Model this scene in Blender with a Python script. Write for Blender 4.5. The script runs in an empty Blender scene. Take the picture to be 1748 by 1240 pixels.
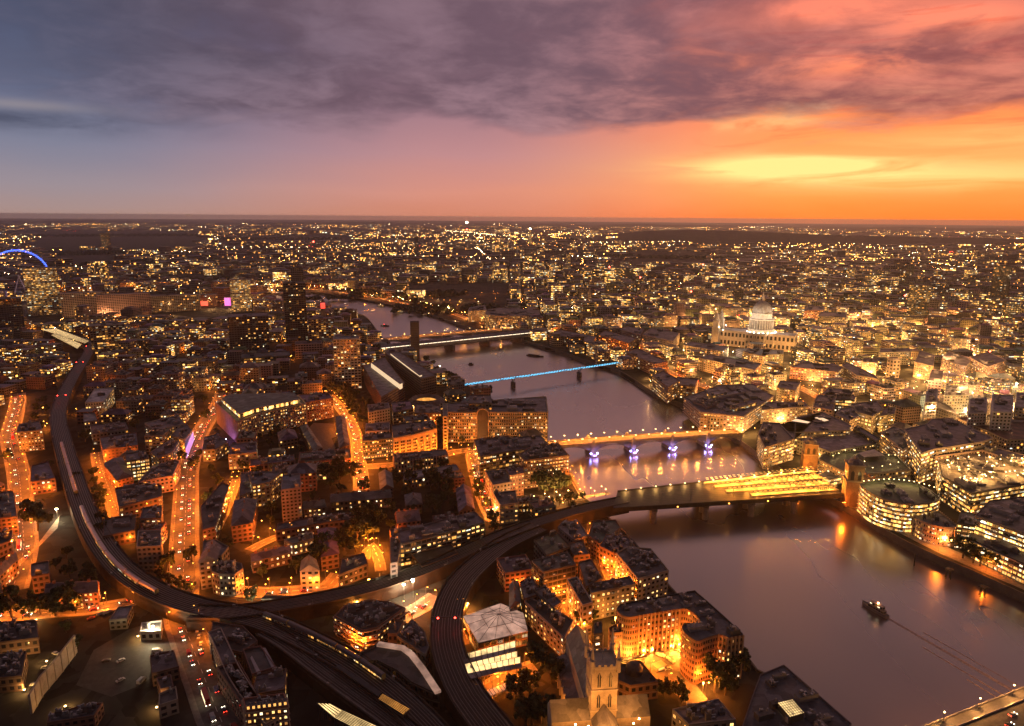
import bpy, math, random
import numpy as np
from mathutils import Vector, Matrix
R = math.radians
random.seed(7); rng = np.random.default_rng(7)
scene = bpy.context.scene
COL = scene.collection

# ------------------------------------------------------------------ camera
FPX, PITCH, ROLL, CAMH = 1186.0, R(11.86), R(0.42), 244.0
FW = Vector((0, math.cos(PITCH), -math.sin(PITCH))); RT0 = Vector((1, 0, 0)); UP0 = RT0.cross(FW)
RT = RT0*math.cos(ROLL) + UP0*math.sin(ROLL); UP = UP0*math.cos(ROLL) - RT0*math.sin(ROLL)
cam = bpy.data.objects.new('camera', bpy.data.cameras.new('camera')); COL.objects.link(cam)
cam.data.sensor_width = 36; cam.data.lens = 36*FPX/1748; cam.data.clip_start = 1; cam.data.clip_end = 250000
M = Matrix((RT, UP, -FW)).transposed().to_4x4(); M.translation = (0, 0, CAMH); cam.matrix_world = M
scene.camera = cam
scene.view_settings.view_transform = 'Standard'; scene.view_settings.look = 'None'
scene.view_settings.exposure = 0.3; scene.view_settings.gamma = 1.0
cy = scene.cycles
cy.use_denoising = True; cy.use_light_tree = True; cy.max_bounces = 4; cy.diffuse_bounces = 1; cy.glossy_bounces = 2
cy.transmission_bounces = 2; cy.volume_bounces = 0; cy.sample_clamp_indirect = 1.6; cy.caustics_reflective = False; cy.caustics_refractive = False
cy.use_adaptive_sampling = True; cy.adaptive_threshold = 0.015

# ------------------------------------------------------------------ node helper
class NT:
    def __init__(s, tree): s.t = tree
    def n(s, typ, ins=(), out=0, **kw):
        nd = s.t.nodes.new(typ)
        for k, v in kw.items():
            setattr(nd, k, v)
        items = ins.items() if isinstance(ins, dict) else enumerate(ins)
        for k, v in items:
            if v is None: continue
            if isinstance(v, bpy.types.NodeSocket): s.t.links.new(v, nd.inputs[k])
            else:
                try: nd.inputs[k].default_value = v
                except Exception: nd.inputs[k].default_value = (*v, 1.0)
        return nd.outputs[out] if out is not None else nd
    def m(s, op, a, b=None, c=None, clamp=False):
        return s.n('ShaderNodeMath', (a, b, c), operation=op, use_clamp=clamp)
    def mapr(s, v, a, b, c=0.0, d=1.0, it='LINEAR'):
        return s.n('ShaderNodeMapRange', (v, a, b, c, d), interpolation_type=it)
    def mix(s, fac, a, b, bt='MIX'):
        nd = s.t.nodes.new('ShaderNodeMix'); nd.data_type = 'RGBA'; nd.blend_type = bt
        for i, v in ((0, fac), (6, a), (7, b)):
            if isinstance(v, bpy.types.NodeSocket): s.t.links.new(v, nd.inputs[i])
            elif i == 0: nd.inputs[0].default_value = v
            else: nd.inputs[i].default_value = (*v[:3], 1)
        return nd.outputs[2]
    def ramp(s, fac, stops, interp='LINEAR'):
        nd = s.t.nodes.new('ShaderNodeValToRGB'); nd.color_ramp.interpolation = interp
        e = nd.color_ramp.elements
        while len(e) < len(stops): e.new(0.5)
        for el, (p, c) in zip(e, stops):
            el.position = p; el.color = (*c, 1) if len(c) == 3 else c
        s.t.links.new(fac, nd.inputs[0]); return nd.outputs[0]
    def noise(s, vec, scale, detail=4, rough=0.55, out=0, dist=0.0):
        return s.n('ShaderNodeTexNoise', {'Vector': vec, 'Scale': scale, 'Detail': detail, 'Roughness': rough, 'Distortion': dist}, out=out)

def sky_az_el(px, py):
    d = (FW + RT*((px-874)/FPX) + UP*((620-py)/FPX)).normalized()
    return math.atan2(d.x, d.y), math.asin(d.z)

# ------------------------------------------------------------------ sky (world)
SUN_AZ, SUN_EL = sky_az_el(1400, 330)[0], R(2.0)
world = bpy.data.worlds.new('World'); scene.world = world; world.use_nodes = True
wt = world.node_tree; wt.nodes.clear(); N = NT(wt)
dirv = N.n('ShaderNodeTexCoord', out=None).outputs['Generated']
sx = wt.nodes.new('ShaderNodeSeparateXYZ'); wt.links.new(dirv, sx.inputs[0])
dx, dy, dz = sx.outputs
az = N.m('ARCTAN2', dx, dy); el = N.m('ARCSINE', dz)
# wavy elevation so that the bands are not ruler straight
pz = N.m('ADD', N.m('MAXIMUM', dz, 0.0), 0.17)
pl = N.n('ShaderNodeCombineXYZ', (N.m('DIVIDE', dx, pz), N.m('DIVIDE', dy, pz), 0.0))
big = N.noise(pl, 0.85, 5, 0.5, dist=0.5)
mid = N.noise(pl, 2.3, 8, 0.58, dist=0.4)
st = N.n('ShaderNodeCombineXYZ', (N.m('MULTIPLY', az, 5.0), N.m('MULTIPLY', el, 42.0), 0.0))
streak = N.noise(st, 1.0, 6, 0.6, dist=0.8)
elw = N.m('ADD', el, N.m('MULTIPLY', N.m('SUBTRACT', big, 0.5), 0.03))
e16 = N.m('DIVIDE', elw, R(16.0), clamp=True)
left = N.ramp(e16, [(0, (.34, .225, .2)), (.12, (.275, .225, .25)), (.3, (.18, .185, .255)), (.5, (.115, .13, .21)), (.75, (.075, .09, .16)), (1, (.058, .07, .125))])
midc = N.ramp(e16, [(0, (.56, .2, .12)), (.12, (.6, .24, .17)), (.3, (.46, .22, .22)), (.5, (.32, .17, .2)), (.75, (.2, .11, .15)), (1, (.15, .09, .125))])
right = N.ramp(e16, [(0, (1.0, .21, .03)), (.12, (1.0, .31, .065)), (.25, (1.0, .36, .1)), (.42, (1.0, .27, .08)), (.6, (.95, .25, .11)), (.8, (.9, .24, .14)), (1, (.8, .2, .13))])
base = N.mix(N.mapr(az, R(-34), R(-1), it='SMOOTHSTEP'), left, midc)
base = N.mix(N.mapr(az, R(-4), R(24), it='SMOOTHSTEP'), base, right)
# the glow where the sun went down, broken into streaks
def blob(px, py, sa, se):
    a0, e0 = sky_az_el(px, py)
    a = N.m('DIVIDE', N.m('SUBTRACT', az, a0), R(sa)); e = N.m('DIVIDE', N.m('SUBTRACT', el, e0), R(se))
    return N.m('EXPONENT', N.m('MULTIPLY', N.m('ADD', N.m('MULTIPLY', a, a), N.m('MULTIPLY', e, e)), -1.0))
g1 = N.m('MULTIPLY', N.m('ADD', N.m('MULTIPLY', blob(1345, 285, 6.5, .8), 1.25), N.m('ADD', N.m('MULTIPLY', blob(1600, 300, 12, .95), 0.55), N.m('MULTIPLY', blob(1690, 235, 8, .7), .3))), N.mapr(streak, .36, .56, .3, 1.3))
dkb = N.m('MULTIPLY', N.mapr(streak, .52, .66), N.m('MULTIPLY', N.mapr(el, R(1.2), R(3.5)), N.mapr(az, R(8), R(22))))
base = N.mix(N.m('MULTIPLY', dkb, .55), base, (.75, .1, .045))
base = N.mix(N.m('MULTIPLY', g1, 1.0, clamp=True), base, (1.0, .72, .24))
g2 = N.m('MULTIPLY', N.m('ADD', blob(1300, 207, 5, .6), blob(1440, 175, 6, .5)), N.mapr(mid, .42, .58, 0, .95))
base = N.mix(g2, base, (1.0, .5, .2))
# cloud deck: starts higher on the left of the glow, covers the upper sky
wt_ = N.m('ADD', N.m('MULTIPLY', big, .62), N.m('MULTIPLY', mid, .38))
lowlim = N.m('SUBTRACT', N.mapr(el, R(3.6), R(9.4), .27, -.08, it='SMOOTHSTEP'), N.m('MULTIPLY', blob(1120, 170, 13, 1.6), .07))
cm = N.mapr(N.m('SUBTRACT', wt_, lowlim), .40, .55, it='SMOOTHSTEP')
gap = N.m('ADD', N.m('MULTIPLY', N.m('ADD', blob(1400, 15, 6.5, 1.1), blob(1640, 30, 5, 1.0)), N.mapr(mid, .4, .56, .1, 1.25)), N.m('MULTIPLY', blob(1480, 105, 7, .8), N.mapr(mid, .42, .58, 0, 1.0)))
cm = N.m('MULTIPLY', cm, N.m('SUBTRACT', 1.0, N.m('MULTIPLY', gap, .95, clamp=True)))
cm = N.m('MULTIPLY', cm, N.mapr(az, R(-38), R(-19), .3, .93, it='SMOOTHSTEP'))
ccol = N.mix(N.mapr(az, R(-36), R(-8), it='SMOOTHSTEP'), (.07, .068, .1), (.165, .095, .125))
ccol = N.mix(N.mapr(az, R(4), R(34), it='SMOOTHSTEP'), ccol, (.25, .075, .08))
fine = N.noise(pl, 5.5, 7, .6, dist=.4)
ccol = N.mix(N.mapr(N.m('ADD', N.m('ADD', N.m('MULTIPLY', big, .35), N.m('MULTIPLY', mid, .42)), N.m('MULTIPLY', fine, .23)), .42, .62, it='SMOOTHSTEP'), N.mix(.32, ccol, (.045, .032, .045)), N.mix(.6, ccol, N.mix(.3, base, (.5, .33, .36))))
sky = N.mix(cm, base, ccol)
# blue-grey storm bank low on the left
b2 = N.m('MULTIPLY', N.m('ADD', blob(60, 205, 9, .75), N.m('MULTIPLY', blob(330, 60, 12, 3.4), .55)), N.mapr(mid, .36, .6, .25, 1.0))
sky = N.mix(N.m('MULTIPLY', b2, .8, clamp=True), sky, (.05, .055, .09))
w1 = N.m('MULTIPLY', blob(30, 178, 4, .32), .55)
sky = N.mix(w1, sky, (.28, .24, .25))
# above and behind: deep dusk blue from the physical sky plus the cloud deck
nish = N.n('ShaderNodeTexSky', sky_type='NISHITA', sun_disc=False, sun_elevation=SUN_EL, sun_rotation=SUN_AZ, dust_density=3.0)
dusk = N.mix(.5, N.mix(1.0, nish, (.04, .04, .04), 'MULTIPLY'), (.1, .068, .085))
sky = N.mix(N.mapr(el, R(15.5), R(17.5), it='SMOOTHSTEP'), sky, N.mix(N.mapr(mid, .35, .65), (.78, .38, .38), (1.0, .54, .5)))      # pink band added above the frame to brighten the river; it tints the city too
sky = N.mix(N.mapr(el, R(20), R(30), it='SMOOTHSTEP'), sky, dusk)
sky = N.mix(N.mapr(dy, .55, -.3, it='SMOOTHSTEP'), sky, dusk)
sky = N.mix(N.mapr(el, R(-1.0), R(-2.5)), sky, (.03, .022, .022))
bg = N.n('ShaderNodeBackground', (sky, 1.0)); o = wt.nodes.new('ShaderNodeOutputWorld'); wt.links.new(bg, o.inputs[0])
world.cycles.sampling_method = 'MANUAL'; world.cycles.sample_map_resolution = 1024

sun = bpy.data.objects.new('sun', bpy.data.lights.new('sun', 'SUN')); COL.objects.link(sun)
sun.data.energy = 0.35; sun.data.angle = R(12); sun.data.color = (1.0, .42, .2)
sd = Vector((math.sin(SUN_AZ)*math.cos(SUN_EL), math.cos(SUN_AZ)*math.cos(SUN_EL), math.sin(SUN_EL)))
sun.rotation_euler = sd.to_track_quat('Z', 'Y').to_euler()

# ------------------------------------------------------------------ from a sight line to the ground
ZO = dict(a=(0, 340, 3.4455), b=(430, 340, 3.4444), c=(870, 340, 3.4444), d=(1300, 340, 3.4442), e=(0, 660, 3.6477), f=(430, 660, 3.6467),
          g=(870, 660, 3.6467), h=(1300, 660, 3.6473), i=(0, 940, 3.9727), j=(430, 940, 3.8844), k=(870, 940, 3.8844), l=(1300, 940, 3.9018), p=(0, 0, 1.0))
def ray(px, py): return FW + RT*((px-874)/FPX) + UP*((620-py)/FPX)
def G(px, py, z=0.0):
    d = ray(px, py); t = (z-CAMH)/d.z
    return Vector((d.x*t, d.y*t, z))
def Q(zm, pts, z=0.0):
    ox, oy, s = ZO[zm]
    return [G(ox+x/s, oy+y/s, z) for x, y in pts]
def PX(p):
    d = Vector(p)-Vector((0, 0, CAMH)); w = d.dot(FW)
    return 874+FPX*d.dot(RT)/w, 620-FPX*d.dot(UP)/w, w
WATER_Z = -5.5
# ------------------------------------------------------------------ materials
MATS = {}
def newmat(name):
    m = bpy.data.materials.new(name); m.use_nodes = True; m.node_tree.nodes.clear(); MATS[name] = m
    return m, NT(m.node_tree)
def finish(N, sh):
    o = N.t.nodes.new('ShaderNodeOutputMaterial'); N.t.links.new(sh, o.inputs[0])
def bsdf(N, **k):
    return N.n('ShaderNodeBsdfPrincipled', {a.replace('_', ' '): b for a, b in k.items()})
def attr(N, name): return N.n('ShaderNodeAttribute', attribute_name=name, out=None)
def pos(N): return N.n('ShaderNodeNewGeometry', out=None).outputs['Position']

def make_facade():
    m, N = newmat('facade')
    uv = N.n('ShaderNodeUVMap', uv_map='cells')
    s = N.n('ShaderNodeSeparateXYZ', (uv,), out=None); u, v = s.outputs[0], s.outputs[1]
    a = N.n('ShaderNodeSeparateColor', (attr(N, 'fac').outputs['Color'],), out=None)
    seed, lit, sty = a.outputs[0], a.outputs[1], a.outputs[2]
    cu, cv = N.m('FLOOR', u), N.m('FLOOR', v); fu, fv = N.m('FRACT', u), N.m('FRACT', v)
    # punched windows (sty 0) widen into ribbon glazing (sty 1)
    half = N.mapr(sty, 0, 1, .27, .46); hv = N.mapr(sty, 0, 1, .24, .32)
    mk = N.m('MULTIPLY', N.m('LESS_THAN', N.m('ABSOLUTE', N.m('SUBTRACT', fu, .5)), half), N.m('LESS_THAN', N.m('ABSOLUTE', N.m('SUBTRACT', fv, .54)), hv))
    mk = N.m('MULTIPLY', mk, N.m('GREATER_THAN', lit, -0.5))
    mull = N.m('GREATER_THAN', N.m('ABSOLUTE', N.m('SUBTRACT', fu, .5)), .04)
    sv = N.m('MULTIPLY', seed, 917.0)
    wn = N.n('ShaderNodeTexWhiteNoise', {'Vector': N.n('ShaderNodeCombineXYZ', (N.m('ADD', cu, sv), cv, sv))}, out=None, noise_dimensions='3D')
    n1 = wn.outputs[0]; nc = N.n('ShaderNodeSeparateColor', (wn.outputs[1],), out=None)
    fl = N.n('ShaderNodeTexWhiteNoise', {'Vector': N.n('ShaderNodeCombineXYZ', (N.m('FLOOR', N.m('DIVIDE', cu, 5.0)), cv, sv))}, noise_dimensions='3D', out=0)
    thr = N.m('MULTIPLY', lit, N.m('MULTIPLY', N.mapr(fl, 0, 1, .15, 1.85), N.mapr(N.noise(pos(N), .0045, 3, .6), .41, .6, .1, 1.8)))
    blind = N.m('LESS_THAN', fv, N.m('SUBTRACT', .9, N.m('MULTIPLY', N.m('POWER', nc.outputs[2], 2.0), .42)))
    on = N.m('MULTIPLY', N.m('MULTIPLY', N.m('LESS_THAN', n1, thr), blind), N.m('MULTIPLY', mk, mull))
    col = N.mix(nc.outputs[0], (1.0, .38, .06), (1.0, .6, .17))
    col = N.mix(N.m('GREATER_THAN', nc.outputs[2], .76), col, (1.0, .82, .5)); col = N.mix(N.m('GREATER_THAN', nc.outputs[2], .955), col, (.85, .95, .8))
    glow = N.m('ADD', 1.0, N.m('FLOOR', seed))
    stg = N.m('MULTIPLY', N.m('MULTIPLY', on, glow), N.mapr(N.m('POWER', nc.outputs[1], 2.2), 0, 1, .12, 2.3))
    bc = attr(N, 'bcol').outputs['Color']
    P = pos(N)
    dirt = N.mapr(N.noise(P, .12, 5, .6), .3, .75, .72, 1.2)
    fine = N.mapr(N.noise(P, 1.6, 3, .6), .3, .7, .85, 1.12)
    wall = N.mix(1.0, bc, N.n('ShaderNodeCombineColor', (N.m('MULTIPLY', dirt, fine),)*3), 'MULTIPLY')
    crs = N.m('GREATER_THAN', N.m('FRACT', N.m('MULTIPLY', v, 1.0)), .93)
    wall = N.mix(N.m('MULTIPLY', crs, .3), wall, (.5, .42, .34))
    wall = N.mix(N.m('MULTIPLY', mk, 1.0), wall, (.018, .02, .026))
    sh = bsdf(N, Base_Color=wall, Roughness=N.mapr(mk, 0, 1, .8, .12), Emission_Color=col, Emission_Strength=stg)
    finish(N, sh); m.cycles.emission_sampling = 'NONE'
def make_simple(name, rough, noise_s=.25, lo=.7, hi=1.2, spec=.4, metallic=0.0):
    m, N = newmat(name); bc = attr(N, 'bcol').outputs['Color']; P = pos(N)
    k = N.m('MULTIPLY', N.mapr(N.noise(P, noise_s, 6, .62), .3, .72, lo, hi), N.mapr(N.noise(P, noise_s*9, 2, .5), .3, .7, .88, 1.1))
    if name == 'roofing':
        vo = N.n('ShaderNodeTexVoronoi', {'Vector': P, 'Scale': .17}, out=None, distance='CHEBYCHEV'); sp = N.n('ShaderNodeSeparateColor', (vo.outputs['Color'],), out=0); k = N.m('MULTIPLY', k, N.mapr(sp, 0, 1, .55, 1.5))
    c = N.mix(1.0, bc, N.n('ShaderNodeCombineColor', (k, k, k)), 'MULTIPLY')
    finish(N, bsdf(N, Base_Color=c, Roughness=rough, Metallic=metallic, Specular_IOR_Level=spec))
def make_emit(name, col, st, sampling='AUTO', base=(.3, .3, .3)):
    m, N = newmat(name)
    finish(N, bsdf(N, Base_Color=base, Roughness=.4, Emission_Color=col, Emission_Strength=st)); m.cycles.emission_sampling = sampling
make_facade()
make_simple('plain', .75); make_simple('roofing', .62, .1, .55, 1.35, .5); make_simple('metal', .35, .3, .85, 1.1, .5, .6)
make_simple('leaf', .7, .35, .45, 1.6, .25); make_simple('paint', .3, .3, .9, 1.08, .6)
make_emit('sodium', (1.0, .36, .05), 9, 'NONE', base=(.8, .5, .2)); make_emit('sodium_far', (1.0, .42, .08), 90, 'NONE'); make_emit('white_far', (1.0, .76, .4), 90, 'NONE'); make_emit('red_far', (1.0, .05, .03), 30, 'NONE')
make_emit('warm_lamp', (1.0, .6, .2), 16, 'NONE'); make_emit('cool_lamp', (1.0, .82, .5), 30, 'NONE'); make_emit('flood', (1.0, .62, .25), 900)
make_emit('deck_lamp', (1.0, .62, .25), 5, 'NONE')
make_emit('blue_lamp', (.26, .28, 1.0), 95); make_emit('cyan_strip', (.1, .62, 1.0), 2.4, 'NONE'); make_emit('wheel_blue', (.04, .13, 1.0), 3.0, 'NONE')
make_emit('red_lamp', (1.0, .03, .02), 30); make_emit('pink_panel', (1.0, .14, .7), 1.0); make_emit('violet_lamp', (.5, .3, 1.0), 32); make_emit('win_dim', (1.0, .4, .1), .45, 'NONE')
make_emit('win_warm', (1.0, .45, .10), 1.5, 'NONE'); make_emit('win_yellow', (1.0, .6, .18), 2.0, 'NONE'); make_emit('win_pale', (1.0, .8, .46), 2.4, 'NONE')
make_emit('headlight', (1.0, .85, .6), 12, 'NONE'); make_emit('taillight', (1.0, .03, .01), 9, 'NONE')
def make_litglass(name, col, st):      # glazing with the lit hall below it: bright bays, dark bars
    m, N = newmat(name); P = pos(N)
    k = N.mapr(N.noise(P, .16, 3, .6), .32, .68, .35, 1.25)
    finish(N, bsdf(N, Base_Color=(.2, .19, .18), Roughness=.3, Emission_Color=col, Emission_Strength=N.m('MULTIPLY', k, st))); m.cycles.emission_sampling = 'NONE'
make_litglass('lit_glass', (1.0, .66, .26), 1.5); make_litglass('lit_glass_dim', (1.0, .55, .38), .32); make_litglass('lit_glass_orange', (1.0, .4, .07), .9)
def make_ground():
    m, N = newmat('ground'); P = pos(N)
    a = N.noise(P, .012, 8, .62); b = N.noise(P, .15, 4, .6)
    c = N.ramp(a, [(.32, (.02, .024, .016)), (.48, (.045, .042, .04)), (.6, (.075, .07, .066)), (.72, (.03, .034, .024))])
    vo = N.n('ShaderNodeTexVoronoi', {'Vector': P, 'Scale': .085}, out=None, distance='CHEBYCHEV'); sp = N.n('ShaderNodeSeparateColor', (vo.outputs['Color'],), out=0)
    c = N.mix(N.mapr(b, .3, .7, 0, .5), c, (.03, .03, .028)); kk = N.mapr(sp, 0, 1, .2, .95); c = N.mix(1.0, c, N.n('ShaderNodeCombineColor', (kk, kk, kk)), 'MULTIPLY')
    finish(N, bsdf(N, Base_Color=c, Roughness=.9, Specular_IOR_Level=.2))
    m, N = newmat('asphalt'); P = pos(N)
    b = N.mapr(N.noise(P, .35, 7, .65), .3, .72, .6, 1.35)
    c = N.mix(1.0, attr(N, 'bcol').outputs['Color'], N.n('ShaderNodeCombineColor', (b, b, b)), 'MULTIPLY')
    finish(N, bsdf(N, Base_Color=c, Roughness=.7, Specular_IOR_Level=.35))
    m, N = newmat('water'); P = pos(N)
    mp = N.n('ShaderNodeMapping', {'Vector': P, 'Scale': (.03, .12, .1)})
    n2 = N.noise(mp, 1.0, 6, .6); n3 = N.noise(P, .25, 4, .6)
    tone = N.noise(N.n('ShaderNodeMapping', {'Vector': P, 'Scale': (.006, .002, .01)}), 1.0, 4, .55)
    c = N.mix(N.mapr(tone, .35, .68), (.1, .052, .042), (.13, .068, .055))
    finish(N, bsdf(N, Base_Color=c, Roughness=N.mapr(tone, .35, .68, .26, .31), IOR=3.7))
make_ground()

# ------------------------------------------------------------------ mesh builder
class MB:
    def __init__(s, org=(0, 0, 0)):
        s.o = Vector(org); s.v = []; s.f = []; s.uv = []; s.mi = []; s.fc = []; s.bc = []; s.mats = []
    def mat(s, name):
        if name not in s.mats: s.mats.append(name)
        return s.mats.index(name)
    def face(s, pts, mat='plain', bc=(.3, .3, .3), fc=(0, -1, 0), uv=None):
        b = len(s.v); s.v += [tuple(Vector(p)-s.o) for p in pts]; n = len(pts)
        s.f.append(tuple(range(b, b+n))); s.mi.append(s.mat(mat)); s.bc += [bc]*n; s.fc += [fc]*n
        s.uv += uv if uv else [(0.5, 0.02)]*n
    def prism(s, poly, z0, z1, mat='plain', bc=(.3, .3, .3), fc=(0, -1, 0), bay=0, fh=0, top=None, topbc=None, bottom=False):
        n = len(poly); off = 0
        zs = (z0, z1)
        for i in range(n):
            a, b = poly[i], poly[(i+1) % n]
            L = math.hypot(b[0]-a[0], b[1]-a[1])
            nb = max(1, round(L/bay)) if bay else 1; nf = max(1, round((z1-z0)/fh)) if fh else 1
            s.face([(a[0], a[1], z0), (b[0], b[1], z0), (b[0], b[1], z1), (a[0], a[1], z1)], mat, bc, fc,
                   [(off, 0), (off+nb, 0), (off+nb, nf), (off, nf)] if bay else None)
            off += nb+3
        if top: s.face([(p[0], p[1], z1) for p in poly], top, topbc or bc)
        if bottom: s.face([(p[0], p[1], z0) for p in reversed(poly)], mat, bc)
    def box(s, c, size, rz=0.0, mat='plain', bc=(.3, .3, .3), top=None, topbc=None, **k):
        ca, sa = math.cos(rz), math.sin(rz); w, d, h = size
        poly = [(c[0]+x*ca-y*sa, c[1]+x*sa+y*ca) for x, y in ((-w/2, -d/2), (w/2, -d/2), (w/2, d/2), (-w/2, d/2))]
        s.prism(poly, c[2], c[2]+h, mat, bc, top=top or mat, topbc=topbc, bottom=True, **k)
    def tube(s, p0, p1, r0, r1=None, n=6, mat='plain', bc=(.3, .3, .3), cap=True):
        p0, p1 = Vector(p0), Vector(p1); r1 = r0 if r1 is None else r1
        ax = (p1-p0).normalized(); t = ax.orthogonal().normalized(); w = ax.cross(t)
        A = [p0+(t*math.cos(2*math.pi*k/n)+w*math.sin(2*math.pi*k/n))*r0 for k in range(n)]
        B = [p1+(t*math.cos(2*math.pi*k/n)+w*math.sin(2*math.pi*k/n))*r1 for k in range(n)]
        for k in range(n): s.face([A[k], A[(k+1) % n], B[(k+1) % n], B[k]], mat, bc)
        if cap: s.face(B, mat, bc); s.face(A[::-1], mat, bc)
    def lathe(s, c, prof, n=16, mat='plain', bc=(.3, .3, .3)):
        c = Vector(c)
        for (r0, z0), (r1, z1) in zip(prof[:-1], prof[1:]):
            for k in range(n):
                a0, a1 = 2*math.pi*k/n, 2*math.pi*(k+1)/n
                pts = [c+Vector((r0*math.cos(a0), r0*math.sin(a0), z0)), c+Vector((r0*math.cos(a1), r0*math.sin(a1), z0)),
                       c+Vector((r1*math.cos(a1), r1*math.sin(a1), z1)), c+Vector((r1*math.cos(a0), r1*math.sin(a0), z1))]
                if r1 < 1e-4: pts = pts[:3]
                elif r0 < 1e-4: pts = [pts[0], pts[2], pts[3]]
                s.face(pts, mat, bc)
    def mesh(s, name):
        me = bpy.data.meshes.new(name); me.from_pydata(s.v, [], s.f)
        for m in s.mats: me.materials.append(MATS[m])
        me.polygons.foreach_set('material_index', s.mi)
        u = me.uv_layers.new(name='cells'); u.data.foreach_set('uv', np.array(s.uv, np.float32).ravel())
        for nm, dat in (('bcol', s.bc), ('fac', s.fc)):
            at = me.attributes.new(nm, 'FLOAT_COLOR', 'CORNER')
            A = np.ones((len(dat), 4), np.float32); A[:, :3] = np.array(dat, np.float32); at.data.foreach_set('color', A.ravel())
        me.update(); return me
    def build(s, name, parent=None, loc=None):
        o = bpy.data.objects.new(name, s.mesh(name)); COL.objects.link(o)
        if parent is not None: o.parent = parent
        elif loc is None: o.location = s.o
        if loc is not None: o.location = loc
        return o
def tag(o, label=None, cat=None, group=None, kind=None):
    if label: o['label'] = label
    if cat: o['category'] = cat
    if group: o['group'] = group
    if kind: o['kind'] = kind
    return o
def thing(name, loc, label, cat, group=None, rz=0.0):
    o = bpy.data.objects.new(name, None); COL.objects.link(o); o.location = loc; o.rotation_euler = (0, 0, rz); o.empty_display_size = .5
    return tag(o, label, cat, group)
def copy_tree(o, loc, rz, label, group=None, scale=1.0):
    c = o.copy(); COL.objects.link(c); c.location = loc; c.rotation_euler = (0, 0, rz); c.scale = (scale,)*3 if not isinstance(scale, tuple) else scale
    c['label'] = label
    if group: c['group'] = group
    for ch in list(o.children):
        d = ch.copy(); COL.objects.link(d); d.parent = c
        for g in ch.children:
            q = g.copy(); COL.objects.link(q); q.parent = d
    return c
ORD = 'first second third fourth fifth sixth seventh eighth ninth tenth eleventh twelfth thirteenth fourteenth fifteenth sixteenth seventeenth eighteenth nineteenth'.split()
TENS = {20: 'twent', 30: 'thirt', 40: 'fort', 50: 'fift', 60: 'sixt', 70: 'sevent', 80: 'eight', 90: 'ninet'}
def ordinal(n):
    if n <= 19: return ORD[n-1]
    t, u = n//10*10, n % 10
    return TENS[t]+'ieth' if u == 0 else TENS[t]+'y-'+ORD[u-1]

# ------------------------------------------------------------------ plan of the ground: what is taken
GX0, GX1, GY0, GY1, GS = -1500, 1700, 180, 3600, 3.0
gx = np.arange(GX0, GX1, GS); gy = np.arange(GY0, GY1, GS); OCC = np.zeros((len(gy), len(gx)), bool)
def mark(poly, grow=0.0):
    P = np.array([(p[0], p[1]) for p in poly]); x0, y0 = P.min(0)-grow-GS; x1, y1 = P.max(0)+grow+GS
    i0, i1 = np.searchsorted(gx, (x0, x1)); j0, j1 = np.searchsorted(gy, (y0, y1))
    if i1 <= i0 or j1 <= j0: return
    X, Y = np.meshgrid(gx[i0:i1], gy[j0:j1]); ins = np.zeros(X.shape, bool); near = np.zeros(X.shape, bool)
    n = len(P)
    for k in range(n):
        (ax, ay), (bx, by) = P[k], P[(k+1) % n]
        c = (ay > Y) != (by > Y)
        with np.errstate(divide='ignore', invalid='ignore'):
            ins ^= c & (X < (bx-ax)*(Y-ay)/(by-ay+1e-12)+ax)
        if grow > 0:
            L2 = (bx-ax)**2+(by-ay)**2+1e-9; t = np.clip(((X-ax)*(bx-ax)+(Y-ay)*(by-ay))/L2, 0, 1)
            near |= (X-ax-t*(bx-ax))**2+(Y-ay-t*(by-ay))**2 < grow*grow
    OCC[j0:j1, i0:i1] |= ins | near
def free(poly):
    P = np.array(poly); c = P.mean(0); 
    for f in (1.0, .66, .33):
        for k in range(len(P)):
            for t in (0, .33, .66):
                q = c+((P[k]*(1-t)+P[(k+1) % len(P)]*t)-c)*f
                i, j = int((q[0]-GX0)/GS), int((q[1]-GY0)/GS)
                if 0 <= i < len(gx) and 0 <= j < len(gy):
                    if OCC[j, i]: return False
    i, j = int((c[0]-GX0)/GS), int((c[1]-GY0)/GS)
    return not (0 <= i < len(gx) and 0 <= j < len(gy) and OCC[j, i])
def smooth(P, step=8.0):
    P = [Vector(p) for p in P]; out = []
    for i in range(len(P)-1):
        a = P[max(i-1, 0)]; b = P[i]; c = P[i+1]; d = P[min(i+2, len(P)-1)]
        n = max(1, int((c-b).length/step))
        for k in range(n):
            t = k/n; out.append(.5*((2*b)+(c-a)*t+(2*a-5*b+4*c-d)*t*t+(3*b-a-3*c+d)*t**3))
    out.append(P[-1]); return out
def offs(P, d):
    out = []
    for i, p in enumerate(P):
        t = (P[min(i+1, len(P)-1)]-P[max(i-1, 0)]); t.z = 0; t.normalize()
        out.append(p+Vector((t.y, -t.x, 0))*d)       # positive = to the right of travel
    return out
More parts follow.
